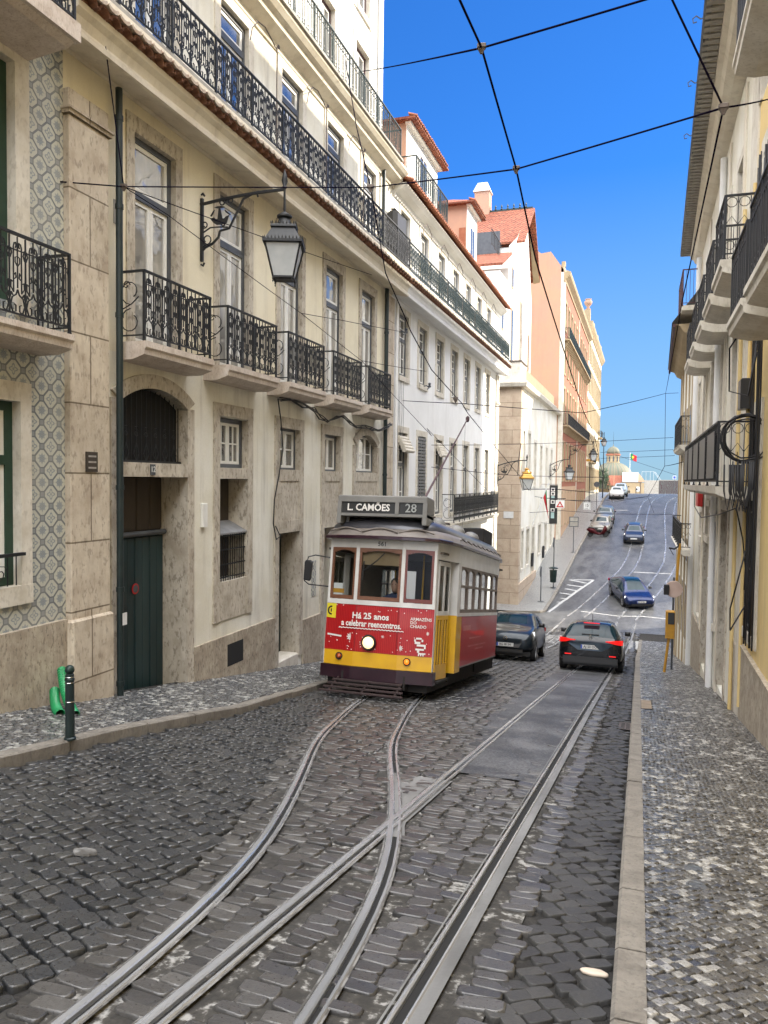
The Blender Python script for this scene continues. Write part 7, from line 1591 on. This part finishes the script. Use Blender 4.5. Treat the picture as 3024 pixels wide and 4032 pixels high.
def coil():
    """cable coil slung on the long balcony"""
    rnd = random.Random(9); mb = MB(); cx, cy, cz = 1.12, 12.9, 2.45
    for k in range(9):
        r = .34+rnd.uniform(-.05,.06); e = rnd.uniform(.85,1.15); ph = rnd.uniform(0,6)
        mb.tube([(cx+.35+r*math.cos(a)*1.0, cy-.15+.05*math.sin(2*a+ph), cz+.1+r*e*math.sin(a)*1.1+rnd.uniform(-.01,.01)) for a in np.linspace(0,2*PI,22)], .012, 5, cap=False)
    for k in range(12):
        x = 1.33+rnd.uniform(-.12,.16); w = rnd.uniform(.04,.11); mb.tube([(x-w,12.6,2.15),(x-w*.9,12.6,1.75),(x,12.6,1.48+rnd.uniform(-.05,.05)),(x+w*.9,12.6,1.8),(x+w,12.6,2.2)], .013, 5)
    mb.tube([(1.35,12.6,1.5),(1.5,13,1.0),(1.62,13.6,.5),(1.66,14.0,.1)], .011, 5); mb.tube([(1.35,12.6,1.5),(1.25,14,1.35),(1.1,16,1.2),(1.1,18,1.35),(1.15,19,1.8)], .010, 5)
    tag(mb.build('cable_coil', M['cable'], smooth=True), 'tangled coil of black cable hung on the long right-hand balcony', 'cable')
    mb = MB()
    for k in range(7):
        x = 1.60+rnd.uniform(-.05,.05); y = 12.4+k*.17; mb.tube([(x, y+rnd.uniform(-.05,.05), z) for z in (6.8,5.4,4.3,3.2,2.2,1.2,.4,-.6)], rnd.choice((.010,.014,.018)), 5)
    for k in range(3): mb.tube([(1.5,12.3,4.4),(1.2,12.7,3.9),(1.25,13.1,3.3),(1.5,12.9,3.2),(1.55,12.5,3.8+.1*k)], .013, 5)
    mb.tube([(1.45,12.2,.9),(1.3,12.5,.0),(1.35,12.9,-.4),(1.6,12.9,.1)], .012, 5); tag(mb.build('cable_bundle', M['cable'], smooth=True), 'bundle of cables running down the yellow house front at the right edge', 'cable')
coil()
def small_street():
    y0, y1, x0, x1 = 12.28, 12.98, -.23, -.07; g = MB(); g.box(x0,x1,y0,y1,-9,-8) if 0 else None
    fr_ = MB(); z = gz(12.6)
    def q(x, y, h): return (x, y, gz(y)+h)
    fr_.add([q(x0-.02,y0-.03,.008),q(x1+.02,y0-.03,.008),q(x1+.02,y1+.03,.008),q(x0-.02,y1+.03,.008)], [(0,1,2,3)]); gr = fr_.build('drain_grate', M['rust'], fix=False); tag(gr, 'iron drain grate in the gutter by the right kerb', 'drain')
    s = MB()
    for i in range(5):
        for j in range(2): ya = y0+.04+i*.13; xa = x0+.015+j*.075; s.add([q(xa,ya,.0085),q(xa+.055,ya,.0085),q(xa+.055,ya+.075,.0085),q(xa,ya+.075,.0085)], [(0,1,2,3)])
    s.build('slots', M['dark'], gr, fix=False)
    for k, (x, y, l) in enumerate(((.40,5.55,'small round metal cover in the right pavement, the farther of the pair'),(.395,5.22,'small round metal cover in the right pavement, the nearer of the pair'))):
        m = MB(); m.lathe([(.062,.0),(.062,.012),(.050,.012),(.048,.009),(.030,.009),(.028,.013),(0,.013)], (x,y,gz(y)+.105), 24); m.xf(Matrix.Translation((0,0,0))); tag(m.build('pavement_cover', varied('weathered cast cover', (.12,.13,.13), (.2,.2,.2), 20, .45, .6), angle=40), l, 'cover')
    m = MB(); rnd = random.Random(4); cx, cy = -.165, 3.94; n = 18
    ring = [(.070*math.cos(2*PI*i/n)*(1+rnd.uniform(-.06,.06)), .034*math.sin(2*PI*i/n)*(1+rnd.uniform(-.08,.08))) for i in range(n)]
    m.rings([[(cx+x*s_, cy+y_*s_, gz(cy+y_*s_)+h) for x, y_ in ring] for s_, h in ((1,.004),(1,.014),(.85,.020),(.5,.022))]); tag(m.build('cream_stone', varied('cream repaired stone', (.62,.52,.42), (.55,.46,.37), 6, .6), smooth=True), 'single smooth cream oval stone near the right kerb', 'stone')
    m = MB(); cx, cy = -3.45, 4.13; ring = [(.085*math.cos(2*PI*i/n)*(1+rnd.uniform(-.15,.15)), .07*math.sin(2*PI*i/n)*(1+rnd.uniform(-.15,.15))) for i in range(n)]
    m.rings([[(cx+x*s_, cy+y_*s_, gz(cy+y_*s_)+h) for x, y_ in ring] for s_, h in ((1,.015),(.9,.030),(.5,.033))]); tag(m.build('pale_patch', M['cement']), 'pale cement blob among the dark cobbles at the left', 'patch')
    m = MB(); m.add([q(.09,14.2,.118),q(.27,14.3,.118),q(.27,15.6,.118),q(.09,15.55,.118)], [(0,1,2,3)]); tag(m.build('inspection_lid', varied('rusty lid', (.20,.15,.10), (.28,.22,.16), 5, .7), fix=False), 'rusty rectangular lid set beside the right kerb', 'cover')
small_street()
# ================================================================== skyline beyond the crest
def skyline():
    s = 200/130; f = lambda x, z: (x*s, 1.87+(z-1.87)*s); Y = 200
    def blk(name, label, cat, x0, x1, z0, z1, d, m, part='wall'):
        a, b = f(x0,z0), f(x1,z1); t = thing(name, label, cat, ((a[0]+b[0])/2, Y, -1.1)); q = MB(); yo = {'low_house': 1.2, 'white_shed': .8, 'grey_wall': .1, 'graffiti_wall': .25}.get(name, 0); q.box(a[0],b[0],Y+yo,Y+yo+d,a[1] if z0 > 1 else min(a[1],-3),b[1]); q.build(part, m, t); return t, a, b
    t, a, b = blk('low_house', 'low cream house with sloping orange tiled roof at the top of the road', 'house', -5.1,-3.2,.1,1.3,8,M['pale_yellow']); q = MB(); z1 = f(0,2.95)[1]; q.add([(a[0]-.3,Y-.4,b[1]),(b[0]+.2,Y-.4,b[1]),(b[0]+.2,Y+5,z1),(a[0]-.3,Y+5,z1),(b[0]+.2,Y+8.4,b[1]),(a[0]-.3,Y+8.4,b[1])], [(0,1,2,3),(3,2,4,5)]); q.build('roof', M['roof'], t)
    t, a, b = blk('yellow_wall', 'yellow wall with a brown timber edge behind the two pedestrians', 'wall', -3.25,.35,.1,1.80,.5,M['pale_yellow']); q = MB(); q.box(a[0],b[0]-.5,Y-.1,Y+.6,b[1]+.01,b[1]+.16); q.box(b[0]-1.0,b[0]-.8,Y-.1,Y+.02,-1.5,b[1]); q.build('timber_edge', M['rust'], t); q = MB(); q.box(b[0]-1.9,b[0]-1.05,Y-.06,Y-.02,-.4,.75); q.build('poster', M['white_sign'], t)
    t, a, b = blk('white_shed', 'pale rendered block standing above the yellow wall', 'building', -3.0,-.6,1.8,3.45,6,M['white']); q = MB(); q.add([(b[0],Y+.8,b[1]),(b[0]+1.8,Y+.8,f(0,1.9)[1]),(b[0],Y+.8,f(0,1.9)[1]),(b[0],Y+4,b[1]),(b[0]+1.8,Y+4,f(0,1.9)[1]),(b[0],Y+4,f(0,1.9)[1])], [(0,1,2),(3,4,5),(0,1,4,3)]); q.build('gable_end', M['peach'], t)
    t, a, b = blk('grey_wall', 'plain pale grey wall left of the graffiti', 'wall', .35,2.54,.1,2.2,.4,M['concrete'])
    t, a, b = blk('graffiti_wall', 'wall covered in white and dark red graffiti at the end of the road', 'wall', 2.55,8.5,.1,2.28,.45,M['concrete']); m, nt, bb = newmat('graffiti'); v = coords(nt, (1,1,1.4)); w = N(nt, 'ShaderNodeTexWave', i_Scale=.9, i_Distortion=14, i_Detail=2); L(nt, v, w.inputs['Vector']); col = ramp(nt, w.outputs['Fac'], [(.3,(.05,.025,.03)),(.5,(.04,.045,.05)),(.62,(.16,.16,.15)),(.8,(.07,.075,.07))]); L(nt, col, bb.inputs['Base Color']); bb.inputs['Roughness'].default_value = .8
    q = MB(); q.box(a[0]+.05,b[0],Y+.20,Y+.24,-1.3,b[1]-.15); q.build('painted_face', m, t)
    x, z = f(4.84,2.69); t = thing('parking_sign', 'small blue and white square sign above the graffiti wall', 'road sign', (x,Y-1,-1)); q = MB(); q.cyl((x,Y-1,-1.4),(x,Y-1,z),.05,6); q.build('post', M['frame_grey'], t); q = MB(); q.box(x-.38,x+.38,Y-1.06,Y-1.02,z-.4,z+.4); bo = q.build('board', M['white_sign'], t); q = MB(); q.box(x-.28,x+.28,Y-1.08,Y-1.065,z-.3,z+.3); q.build('blue_field', M['plate_blue'], bo)
    # scaffold frames
    x, z = f(1.0,3.6); t = thing('gantry', 'thin white railing and stair frame over the grey wall', 'railing', (x,Y+3,0)); q = MB()
    for dx in (-1.6,-.6,.4,1.2): q.tube([(x+dx,Y+3,f(0,2.2)[1]),(x+dx,Y+3,z)], .03, 4)
    q.tube([(x-1.6,Y+3,z),(x+1.2,Y+3,z)], .03, 4); q.tube([(x+1.2,Y+3,z),(x+2.6,Y+3,f(0,2.3)[1])], .04, 4); q.tube([(x+1.5,Y+3,z),(x+2.9,Y+3,f(0,2.3)[1])], .04, 4); q.build('frame', M['white_sign'], t)
    # tall yellow-white mast
    x, z = f(-4.2,7.0); x2, z2 = f(-4.25,1.7); t = thing('mast', 'slim pale mast rising in front of the dome', 'mast', (x,Y-3,-1)); q = MB(); q.cyl((x2,Y-3,-1.2),(x,Y-3,z),.07,6,.03); q.build('pole', M['pale_yellow'], t)
    # dome
    F = 1.3; Yd = 260; g = lambda x, z: (x*F, 1.87+(z-1.87)*F); cx, _ = g(-6.95,0); t = thing('basilica_dome', 'pale ribbed church dome with lantern and red band on the skyline', 'dome', (cx,Yd,0))
    rib, nt, b = newmat('ribbed dome stone'); tc = nt.nodes.new('ShaderNodeTexCoord'); sp = nt.nodes.new('ShaderNodeSeparateXYZ'); L(nt, tc.outputs['Object'], sp.inputs[0]); th = mathn(nt, 'ARCTAN2', sp.outputs[1], sp.outputs[0]); st = mathn(nt, 'ABSOLUTE', mathn(nt, 'SINE', mathn(nt, 'MULTIPLY', th, 14)))
    col = ramp(nt, st, [(.15,(.12,.09,.06)),(.35,(.16,.15,.095)),(.9,(.09,.10,.07))]); L(nt, col, b.inputs['Base Color']); b.inputs['Roughness'].default_value = .7
    zb = g(0,3.2)[1]; zt_ = g(0,6.85)[1]; Rd = 6.1
    q = MB(); q.lathe([(Rd,zb-4),(Rd,zb)]+[(Rd*math.cos(a), zb+(zt_-zb)*math.sin(a)) for a in np.linspace(.05,1.25,10)], (cx,Yd,0), 40); d_ = q.build('main_dome', rib, t, smooth=True)
    zl = g(0,8.75)[1]; q = MB(); q.lathe([(2.05,zt_-.6),(2.05,zl)], (cx,Yd,0), 20); dr = q.build('lantern_drum', M['pale_yellow'], t, angle=30); q = MB(); q.lathe([(2.25,zl-.45),(2.35,zl-.3),(2.35,zl),(2.1,zl+.1)], (cx,Yd,0), 20); q.build('red_band', M['salmon'], dr)
    for k in range(10):
        a = 2*PI*k/10+.1; q = MB(); q.box(-.22,.22,-.04,.04,0,1.6); q.xf(Matrix.Translation((cx+2.06*math.sin(a),Yd-2.06*math.cos(a),zt_+.1)) @ Matrix.Rotation(a,4,'Z')); q.build('window', M['frame_grey'], t)
    q = MB(); ztop = g(0,10.6)[1]; q.lathe([(2.1*math.cos(a), zl+.1+(ztop-zl)*math.sin(a)) for a in np.linspace(.0,1.5,9)]+[(.15,ztop+.5),(0,ztop+.9)], (cx,Yd,0), 24); q.build('lantern_dome', rib, t, smooth=True); q = MB(); q.cyl((cx,Yd,ztop),(cx,Yd,g(0,14.3)[1]),.06,5,.02); q.build('finial', M['iron'], t)
    q = MB(); q.box(cx-9,cx+7,Yd+1,Yd+12,-6,zb-1.0); q.build('nave', M['pale_yellow'], t)
skyline()
# ================================================================== people and trees
def person(label, x, y, z, h, clothes, pose='stand', heading=0, skin=(.35,.20,.14), hair=(.02,.015,.012), parent=None, extra=None):
    t = thing('person', label, 'person', (x,y,z), world=False, rz=heading); k = h/1.75
    V = [(0,0,.98),(0,0,1.22),(0,.0,1.44),(0,.01,1.53),(.17,0,1.42),(.22,-.03,1.14),(.24,-.12,.92),(-.17,0,1.42),(-.22,-.03,1.14),(-.20,-.14,.94),(.09,0,.92),(.11,-.03,.50),(.11,.04,.07),(.11,-.10,.04),(-.09,0,.92),(-.11,.03,.50),(-.12,.06,.07),(-.12,-.08,.04)]
    E = [(0,1),(1,2),(2,3),(2,4),(4,5),(5,6),(2,7),(7,8),(8,9),(0,10),(10,11),(11,12),(12,13),(0,14),(14,15),(15,16),(16,17)]
    Rr = [.15,.145,.12,.055,.065,.048,.033,.065,.048,.033,.095,.062,.042,.035,.095,.062,.042,.035]
    if pose == 'sit':
        V = [(0,0,.62),(0,-.01,.88),(0,-.03,1.12),(0,-.04,1.21),(.17,-.02,1.09),(.24,-.12,.86),(.20,-.38,.80),(-.17,-.02,1.09),(-.24,-.12,.86),(-.34,-.36,.98),(.10,0,.60),(.12,-.42,.58),(.12,-.44,.14),(.12,-.56,.10),(-.10,0,.60),(-.12,-.42,.58),(-.12,-.44,.14),(-.12,-.56,.10)]
    me = bpy.data.meshes.new('body'); me.from_pydata([tuple(c*k for c in p) for p in V], E, []); o = bpy.data.objects.new('body', me); COL.objects.link(o)
    md = o.modifiers.new('skin', 'SKIN'); sv = me.skin_vertices[0].data
    for i, r in enumerate(Rr): sv[i].radius = (r*k*(1.25 if i < 3 else 1), r*k*(.8 if i < 3 else 1)); sv[i].use_root = (i == 0)
    ss = o.modifiers.new('s', 'SUBSURF'); ss.levels = 2; ss.render_levels = 2; dg = bpy.context.evaluated_depsgraph_get(); m2 = bpy.data.meshes.new_from_object(o.evaluated_get(dg)); bpy.data.objects.remove(o)
    m2.materials.clear(); m2.materials.append(clothes); m2.polygons.foreach_set('use_smooth', [True]*len(m2.polygons)); b = bpy.data.objects.new('body', m2); COL.objects.link(b); b.parent = t
    top = V[3]; hx, hy, hz = top[0]*k, (top[1]-.02)*k, (top[2]+.13)*k; sk = plain('skin', skin, .55)
    hd = MB(); n = 14
    hd.rings([[(hx+rx*k*math.cos(a), hy+ry*k*math.sin(a)-(.012*k if math.sin(a) < -.8 else 0)+oy*k, hz+dz*k) for a in np.linspace(0,2*PI,n,endpoint=False)] for dz, rx, ry, oy in ((-.14,.045,.05,.02),(-.12,.055,.07,.0),(-.08,.065,.085,-.005),(-.03,.073,.095,0),(.03,.077,.1,.003),(.08,.07,.093,.005),(.11,.045,.065,.008),(.122,.01,.02,.008))]); ho = hd.build('head', sk, t, smooth=True)
    nz_ = MB(); nz_.add([(hx,hy-.122*k,hz-.02*k),(hx-.016*k,hy-.092*k,hz-.03*k),(hx+.016*k,hy-.092*k,hz-.03*k),(hx,hy-.092*k,hz+.03*k)], [(0,1,3),(0,3,2),(0,2,1)]); nz_.build('nose', sk, ho)
    for sg in (-1,1):
        e = MB(); e.lathe([(0,0),(.010*k,0),(.010*k,-.004*k),(0,-.006*k)], (hx+sg*.03*k,hy-.092*k,hz+.012*k), 8, 'y'); e.build('eye', M['ink'], ho)
        e = MB(); e.lathe([(0,-.008*k),(.02*k,-.006*k),(.028*k,0),(.02*k,.008*k)], (hx+sg*.077*k,hy,hz), 8, 'x'); e.build('ear', sk, ho)
    mo = MB(); mo.box(hx-.022*k,hx+.022*k,hy-.093*k,hy-.086*k,hz-.068*k,hz-.060*k); mo.build('mouth', plain('lips', (.25,.09,.08), .5), ho)
    hr = MB(); hr.rings([[(hx+rx*k*math.cos(a), hy+(ry*math.sin(a)+oy)*k, hz+(dz+(.035 if math.sin(a) < -.3 and dz < .06 else 0))*k) for a in np.linspace(0,2*PI,n,endpoint=False)] for dz, rx, ry, oy in ((-.02,.082,.100,.012),(.04,.085,.106,.010),(.09,.077,.1,.01),(.125,.05,.07,.01),(.135,.01,.02,.01))]); hr.build('hair', plain('hair', hair, .7), t, smooth=True)
    return t, k
def people():
    dr = varied('navy uniform', (.02,.032,.075), (.03,.045,.10), 6, .8)
    mi = Matrix.Translation(Vector(TRAM.location)) @ Matrix.Rotation(-math.atan(SL), 4, 'X'); p = mi @ Vector((.14,.62,.66))
    t, k = person('tram driver in a navy jacket seated behind the middle windscreen of the tram', p.x, p.y, p.z, 1.75, dr, 'sit', 0, (.40,.24,.17), (.06,.045,.035)); t.rotation_euler = (-math.atan(SL),0,0)
    # hands on the controls
    for sx, loc in ((1,(.20,-.41,.80)),(-1,(-.34,-.39,.98))):
        h = MB(); x, y, z = [c*k for c in loc]
        h.rings([[(x+dx, y+dy, z+dz) for dx, dz in ((-.035,-.012),(.035,-.012),(.035,.014),(-.035,.014))] for dy in (.03,-.03,-.055)])
        for i, l in enumerate((.055,.065,.06,.045)): fx = x-.028+.0187*i; h.tube([(fx,y-.05,z),(fx,y-.05-l*.5,z-.008),(fx,y-.05-l*.8,z-.03)], .0085, 6, r2=.006)
        h.tube([(x-sx*.03,y-.0,z),(x-sx*.055,y-.03,z-.01),(x-sx*.05,y-.06,z-.02)], .010, 6, r2=.007); h.build('hand', plain('skin', (.40,.24,.17), .55), t, smooth=True)
    st = MB(); st.bbox(-.22,.22,-.15,.25,.50,.56,.02); st.cyl((0,.05,0),(0,.05,.5),.04,8); st.build('driver_stool', M['under'], TRAM).location = (.14,.62,.0)
    person('pedestrian in dark clothes with a backpack in front of the yellow wall on the hilltop', -1.3,196,-1.05,1.75, varied('dark coat', (.015,.015,.018), (.02,.02,.025), 5, .8), 'stand', R(80))
    bp = MB(); bp.bbox(-1.18,-.92,195.9,196.15,-1.05+1.0,-1.05+1.45,.05); tag(bp.build('backpack', M['black_plastic']), 'dark backpack worn by the standing pedestrian on the hilltop', 'backpack')
    person('small seated figure in black left of the standing pedestrian on the hilltop', -2.9,196,-1.2,1.55, varied('black clothes', (.012,.012,.014), (.02,.02,.02), 5, .8), 'sit', R(20))
people()
def tree():
    x, y = -8.9, 190; z0 = -1; t = thing('tree', 'dark green tree left of the dome at the top of the street', 'tree', (x,y,z0)); rnd = random.Random(1)
    k = MB(); k.tube([(x,y,z0-1),(x+.1,y,1.5),(x,y,3)], .22, 7, r2=.12); k.tube([(x,y,1.2),(x+.9,y,3.2)], .1, 5, r2=.04); k.tube([(x,y,1.5),(x-.9,y,3.5)], .1, 5, r2=.04); k.build('trunk', M['rust'], t)
    lf = MB(); cl = [(x+rnd.uniform(-1.3,1.3), y+rnd.uniform(-1.2,1.2), rnd.uniform(.8,4.8), rnd.uniform(.5,.95)) for _ in range(16)]
    for i in range(2600):
        a = rnd.choice(cl); v = Vector((rnd.gauss(0,1),rnd.gauss(0,1),rnd.gauss(0,1))).normalized()*a[3]*rnd.uniform(.5,1.05); p = Vector(a[:3])+v; s_ = rnd.uniform(.07,.15); u = Vector((rnd.gauss(0,1),rnd.gauss(0,1),rnd.gauss(0,1))).normalized()*s_; w = u.cross(Vector((rnd.gauss(0,1),rnd.gauss(0,1),rnd.gauss(0,1)))).normalized()*s_*.6
        lf.add([tuple(p-u),tuple(p+w),tuple(p+u),tuple(p-w)], [(0,1,2,3)])
    lf.build('crown', varied('dark foliage', (.020,.045,.015), (.04,.075,.025), 1.2, .7), t, fix=False)
tree()
def roof_plant():
    x, y, z = -7.3, 31.2, 11.1; rnd = random.Random(6); lf = MB()
    for i in range(240):
        a = rnd.uniform(0,2*PI); l = rnd.uniform(.15,.45); p = Vector((x+rnd.uniform(-.15,.15),y+rnd.uniform(-.7,.7),z)); d = Vector((math.cos(a)*.6,math.sin(a),rnd.uniform(.2,1.1)))*l; w = Vector((0,.012,.0)); m_ = p+d*.6+Vector((0,0,.06)); lf.add([tuple(p-w),tuple(p+w),tuple(m_+w),tuple(p+d),tuple(m_-w)], [(0,1,2,3,4)])
    tag(lf.build('roof_plant', varied('pale weeds', (.14,.18,.05), (.22,.22,.08), 4, .7), fix=False), 'tuft of pale weeds growing on the tiled eave below the dormer', 'plant')
roof_plant()

# ================================================================== overhead wires
WIRES = [
    ('contact wire over the straight track, dropping from top centre past two clamps', 0.01, [(-1.4,5.57,5.54),(-1.4,5.84,5.5),(-1.4,6.67,5.58),(-1.4,8.63,5.3),(-1.4,10.34,4.78),(-1.4,12.88,4.43),(-1.4,19.64,3.57),(-1.76,30.0,3.71),(-2.02,48.0,1.37)]),
    ('contact wire over the tram, dropping from the cream house terrace', 0.01, [(-6.85,17.22,11.67),(-5.6,14.69,8.93),(-4.4,12.23,6.71),(-4.4,13.07,5.52),(-4.4,14.41,4.93),(-4.4,14.63,4.81),(-4.4,16.29,4.26),(-4.4,19.33,3.82),(-4.4,19.98,3.64),(-5.14,34.0,2.13),(-5.56,40.0,1.43)]),
    ('uppermost span wire crossing the sky from the terrace railing', 0.009, [(-6.85, 18.36, 12.0),(-1.4, 6.67, 5.58),(-0.1, 6.67, 5.74),(0.35, 6.67, 5.8),(1.75, 6.7, 6.0)]),
    ('long span wire across the street from the tiled house to the right edge', 0.009, [(-7.4,8.44,5.75),(-6.9,9.1,5.87),(-4.4,12.23,6.71),(-1.4,8.63,5.3),(0.6,7.51,5.18),(1.6,12.6,7.46)]),
    ('thin stay wire rising from the tiled house corner out of the top left', 0.008, [(-6.9,9.1,5.87),(-6.9,8.61,8.1),(-6.9,8.52,8.4)]),
    ('wire entering at the top right and running down the right-hand eaves', 0.009, [(0.05,6.5,5.83),(0.14,7.0,5.89),(0.6,7.51,5.18),(0.6,14.76,5.1),(0.75,26.96,5.35),(1.18,48.0,7.07)]),
    ('stay wire running behind the lantern to a white bracket under the cornice', 0.007, [(-6.9,9.1,5.87),(-6.9,11.13,6.13),(-7.2,20.65,7.55)]),
    ('thin diagonal wire passing below the lantern bracket toward the tram pole', 0.006, [(-6.9,9.1,5.87),(-6.7,9.83,5.71),(-6.6,12.31,5.38),(-6.5,14.09,5.14),(-6.2,16.77,4.59),(-5.6,20.86,3.09),(-5.4,19.61,3.22),(-5.0,26.2,1.5)]),
    ('short stay wire between the cream house and a wall bracket of the grey house', 0.007, [(-7.35,15.94,5.57),(-7.2,17.97,5.81),(-7.1,22.62,6.38)]),
    ('lower stay wire from the last balcony to a bracket on the grey house', 0.007, [(-6.9,18.66,4.9),(-7.0,21.51,5.17),(-7.1,25.55,5.57)]),
    ('span wire across the street above the trolley pole', 0.009, [(-7.3,23.59,4.38),(-4.4,19.33,3.82),(-1.4,19.38,3.54),(0.9,36.67,5.84),(1.5,38.23,6.02)]),
    ('span wire from the grey house to the far balconies, near the horizon dome', 0.01, [(-7.3,27.18,3.13),(-5.78,38.0,3.66),(-1.67,40.0,3.9),(0.37,42.0,4.12),(1.39,40.0,4.06)]),
    ('span wire from the grey house towards the street lanterns', 0.01, [(-7.3,27.22,2.33),(-5.5,24.21,2.18),(-5.75,38.0,2.12),(-2.08,45.0,2.13)]),
    ('vertical guy wire in the gap of sky at the right', 0.012, [(1.18,48.0,7.07),(1.24,48.0,2.83),(0.44,60.0,0.8)]),
    ('distant wire from the guy wire to the hill crest', 0.012, [(0.44,60.0,0.8),(0.91,60.0,-0.42)]),
    ('distant span wire sloping up to the long right-hand balcony', 0.012, [(-2.25,70.0,0.16),(0.46,60.0,0.83),(1.24,48.0,2.84),(1.17,25.0,2.5)]),
    ('distant horizontal span wire across the middle of the far hill', 0.014, [(-7.46,50.0,-0.23),(-5.38,56.0,-0.22),(-2.61,60.0,-0.53),(1.86,52.0,-0.14)]),
    ('distant span wire at the height of the triangle sign', 0.012, [(-8.25,50.0,1.07),(-5.88,57.0,0.56),(-4.01,66.0,0.18),(0.4,60.0,0.82)]),
    ('pale conduit-like span above the pavement sign boards', 0.025, [(-7.35,50.0,1.33),(-5.97,57.0,1.3),(-3.42,66.0,0.95)]),
    ('distant wire low in the sky over the dome', 0.014, [(-4.01,80.0,4.8),(2.09,60.0,4.27)]),
    ('distant wire crossing the flag', 0.016, [(-4.5,90.0,4.5),(2.59,70.0,4.17)]),
    ('distant slanting wire right of the flag', 0.012, [(-4.02,90.0,5.32),(2.71,70.0,2.53)]),
    ('distant wire crossing the lanterns of the salmon house', 0.012, [(-7.96,60.0,2.19),(-3.48,66.0,2.23),(-2.53,66.0,2.25)]),
    ('long hanging wire beside the salmon house lamps', 0.014, [(-4.04,62.0,5.68),(-3.79,64.0,4.84),(-3.36,66.0,3.42),(-2.98,68.0,2.14),(-2.47,72.0,0.02)]),
    ('vertical wire over the stone building pavement', 0.02, [(-6.26,42.0,3.89),(-6.37,42.0,3.06),(-6.41,42.0,2.15)]),
]
# nodes [-1.4, 6.67, 5.58] [-1.4, 8.63, 5.3] [-4.4, 12.23, 6.71] [-6.9, 9.1, 5.87] [0.6, 7.51, 5.18]

def wires():
    for label, r, pts in WIRES:
        mb = MB(); P = []
        for i, (a, b) in enumerate(zip(pts[:-1], pts[1:])):
            A, B = Vector(a), Vector(b); n = 6; l = (B-A).length; sg = min(.02, l*.0012)
            for k in range(n): u = k/n; p = A.lerp(B, u); p.z -= sg*4*u*(1-u); P.append(p)
        P.append(Vector(pts[-1])); mb.tube(P, r*1.05, 5); tag(mb.build('overhead_wire', M['wire'], smooth=True), label, 'wire')
    def node(name, label, c, s=1.0, rz=0):
        t = MB(); t.bbox(-.06*s,.06*s,-.045*s,.045*s,-.01*s,.045*s,.008*s); t.rings([[(-.05*s,-.03*s,-.012*s),(.05*s,-.03*s,-.012*s),(.05*s,.03*s,-.012*s),(-.05*s,.03*s,-.012*s)],[(-.015*s,-.012*s,-.09*s),(.015*s,-.012*s,-.09*s),(.015*s,.012*s,-.09*s),(-.015*s,.012*s,-.09*s)]])
        t.xf(Matrix.Translation(c) @ Matrix.Rotation(rz,4,'Z')); tag(t.build(name, M['rust']), label, 'wire clamp')
    node('wire_clamp', 'grey wire clamp highest in the open sky, near the top edge', (-1.4,6.67,5.585), .62, .3); node('wire_clamp', 'grey wire clamp in the open sky below the highest one', (-1.4,8.63,5.305), .62, .3); node('wire_clamp', 'striped wire clamp against the balcony railing of the cream house', (-4.4,12.23,6.71), .9, .2)
    node('wire_clamp', 'three-way wire joint in front of the right-hand eaves', (.6,7.51,5.18), .7); node('wire_clamp', 'small wire joint in front of the first tall window', (-6.9,9.1,5.87), .7)
    node('wire_clamp', 'wire clamp above the tip of the trolley pole', (-4.4,18.6,3.86), 1.0, .2)
    for label, c in (('cranked bracket with white insulator under the cream house cornice', (-7.36,21.3,7.80)), ('wall bracket with insulator on the grey house, upper one', (-7.36,23.3,6.45)), ('wall bracket with insulator on the grey house, lower one', (-7.36,26.2,5.1))):
        b = MB(); x, y, z = c; b.tube([(x,y,z+.05),(x+.12,y,z+.06),(x+.22,y-.05,z-.02),(x+.24,y-.35,z-.10)], .02, 5); b.lathe([(.05,0),(.06,.05),(.03,.08),(.06,.12),(.03,.16)], (x+.22,y,z), 8); tag(b.build('insulator_bracket', M['frame_grey'], angle=40), label, 'bracket')
wires()
right = 0
print('objects', len(bpy.data.objects), 'polys', sum(len(m.polygons) for m in bpy.data.meshes))
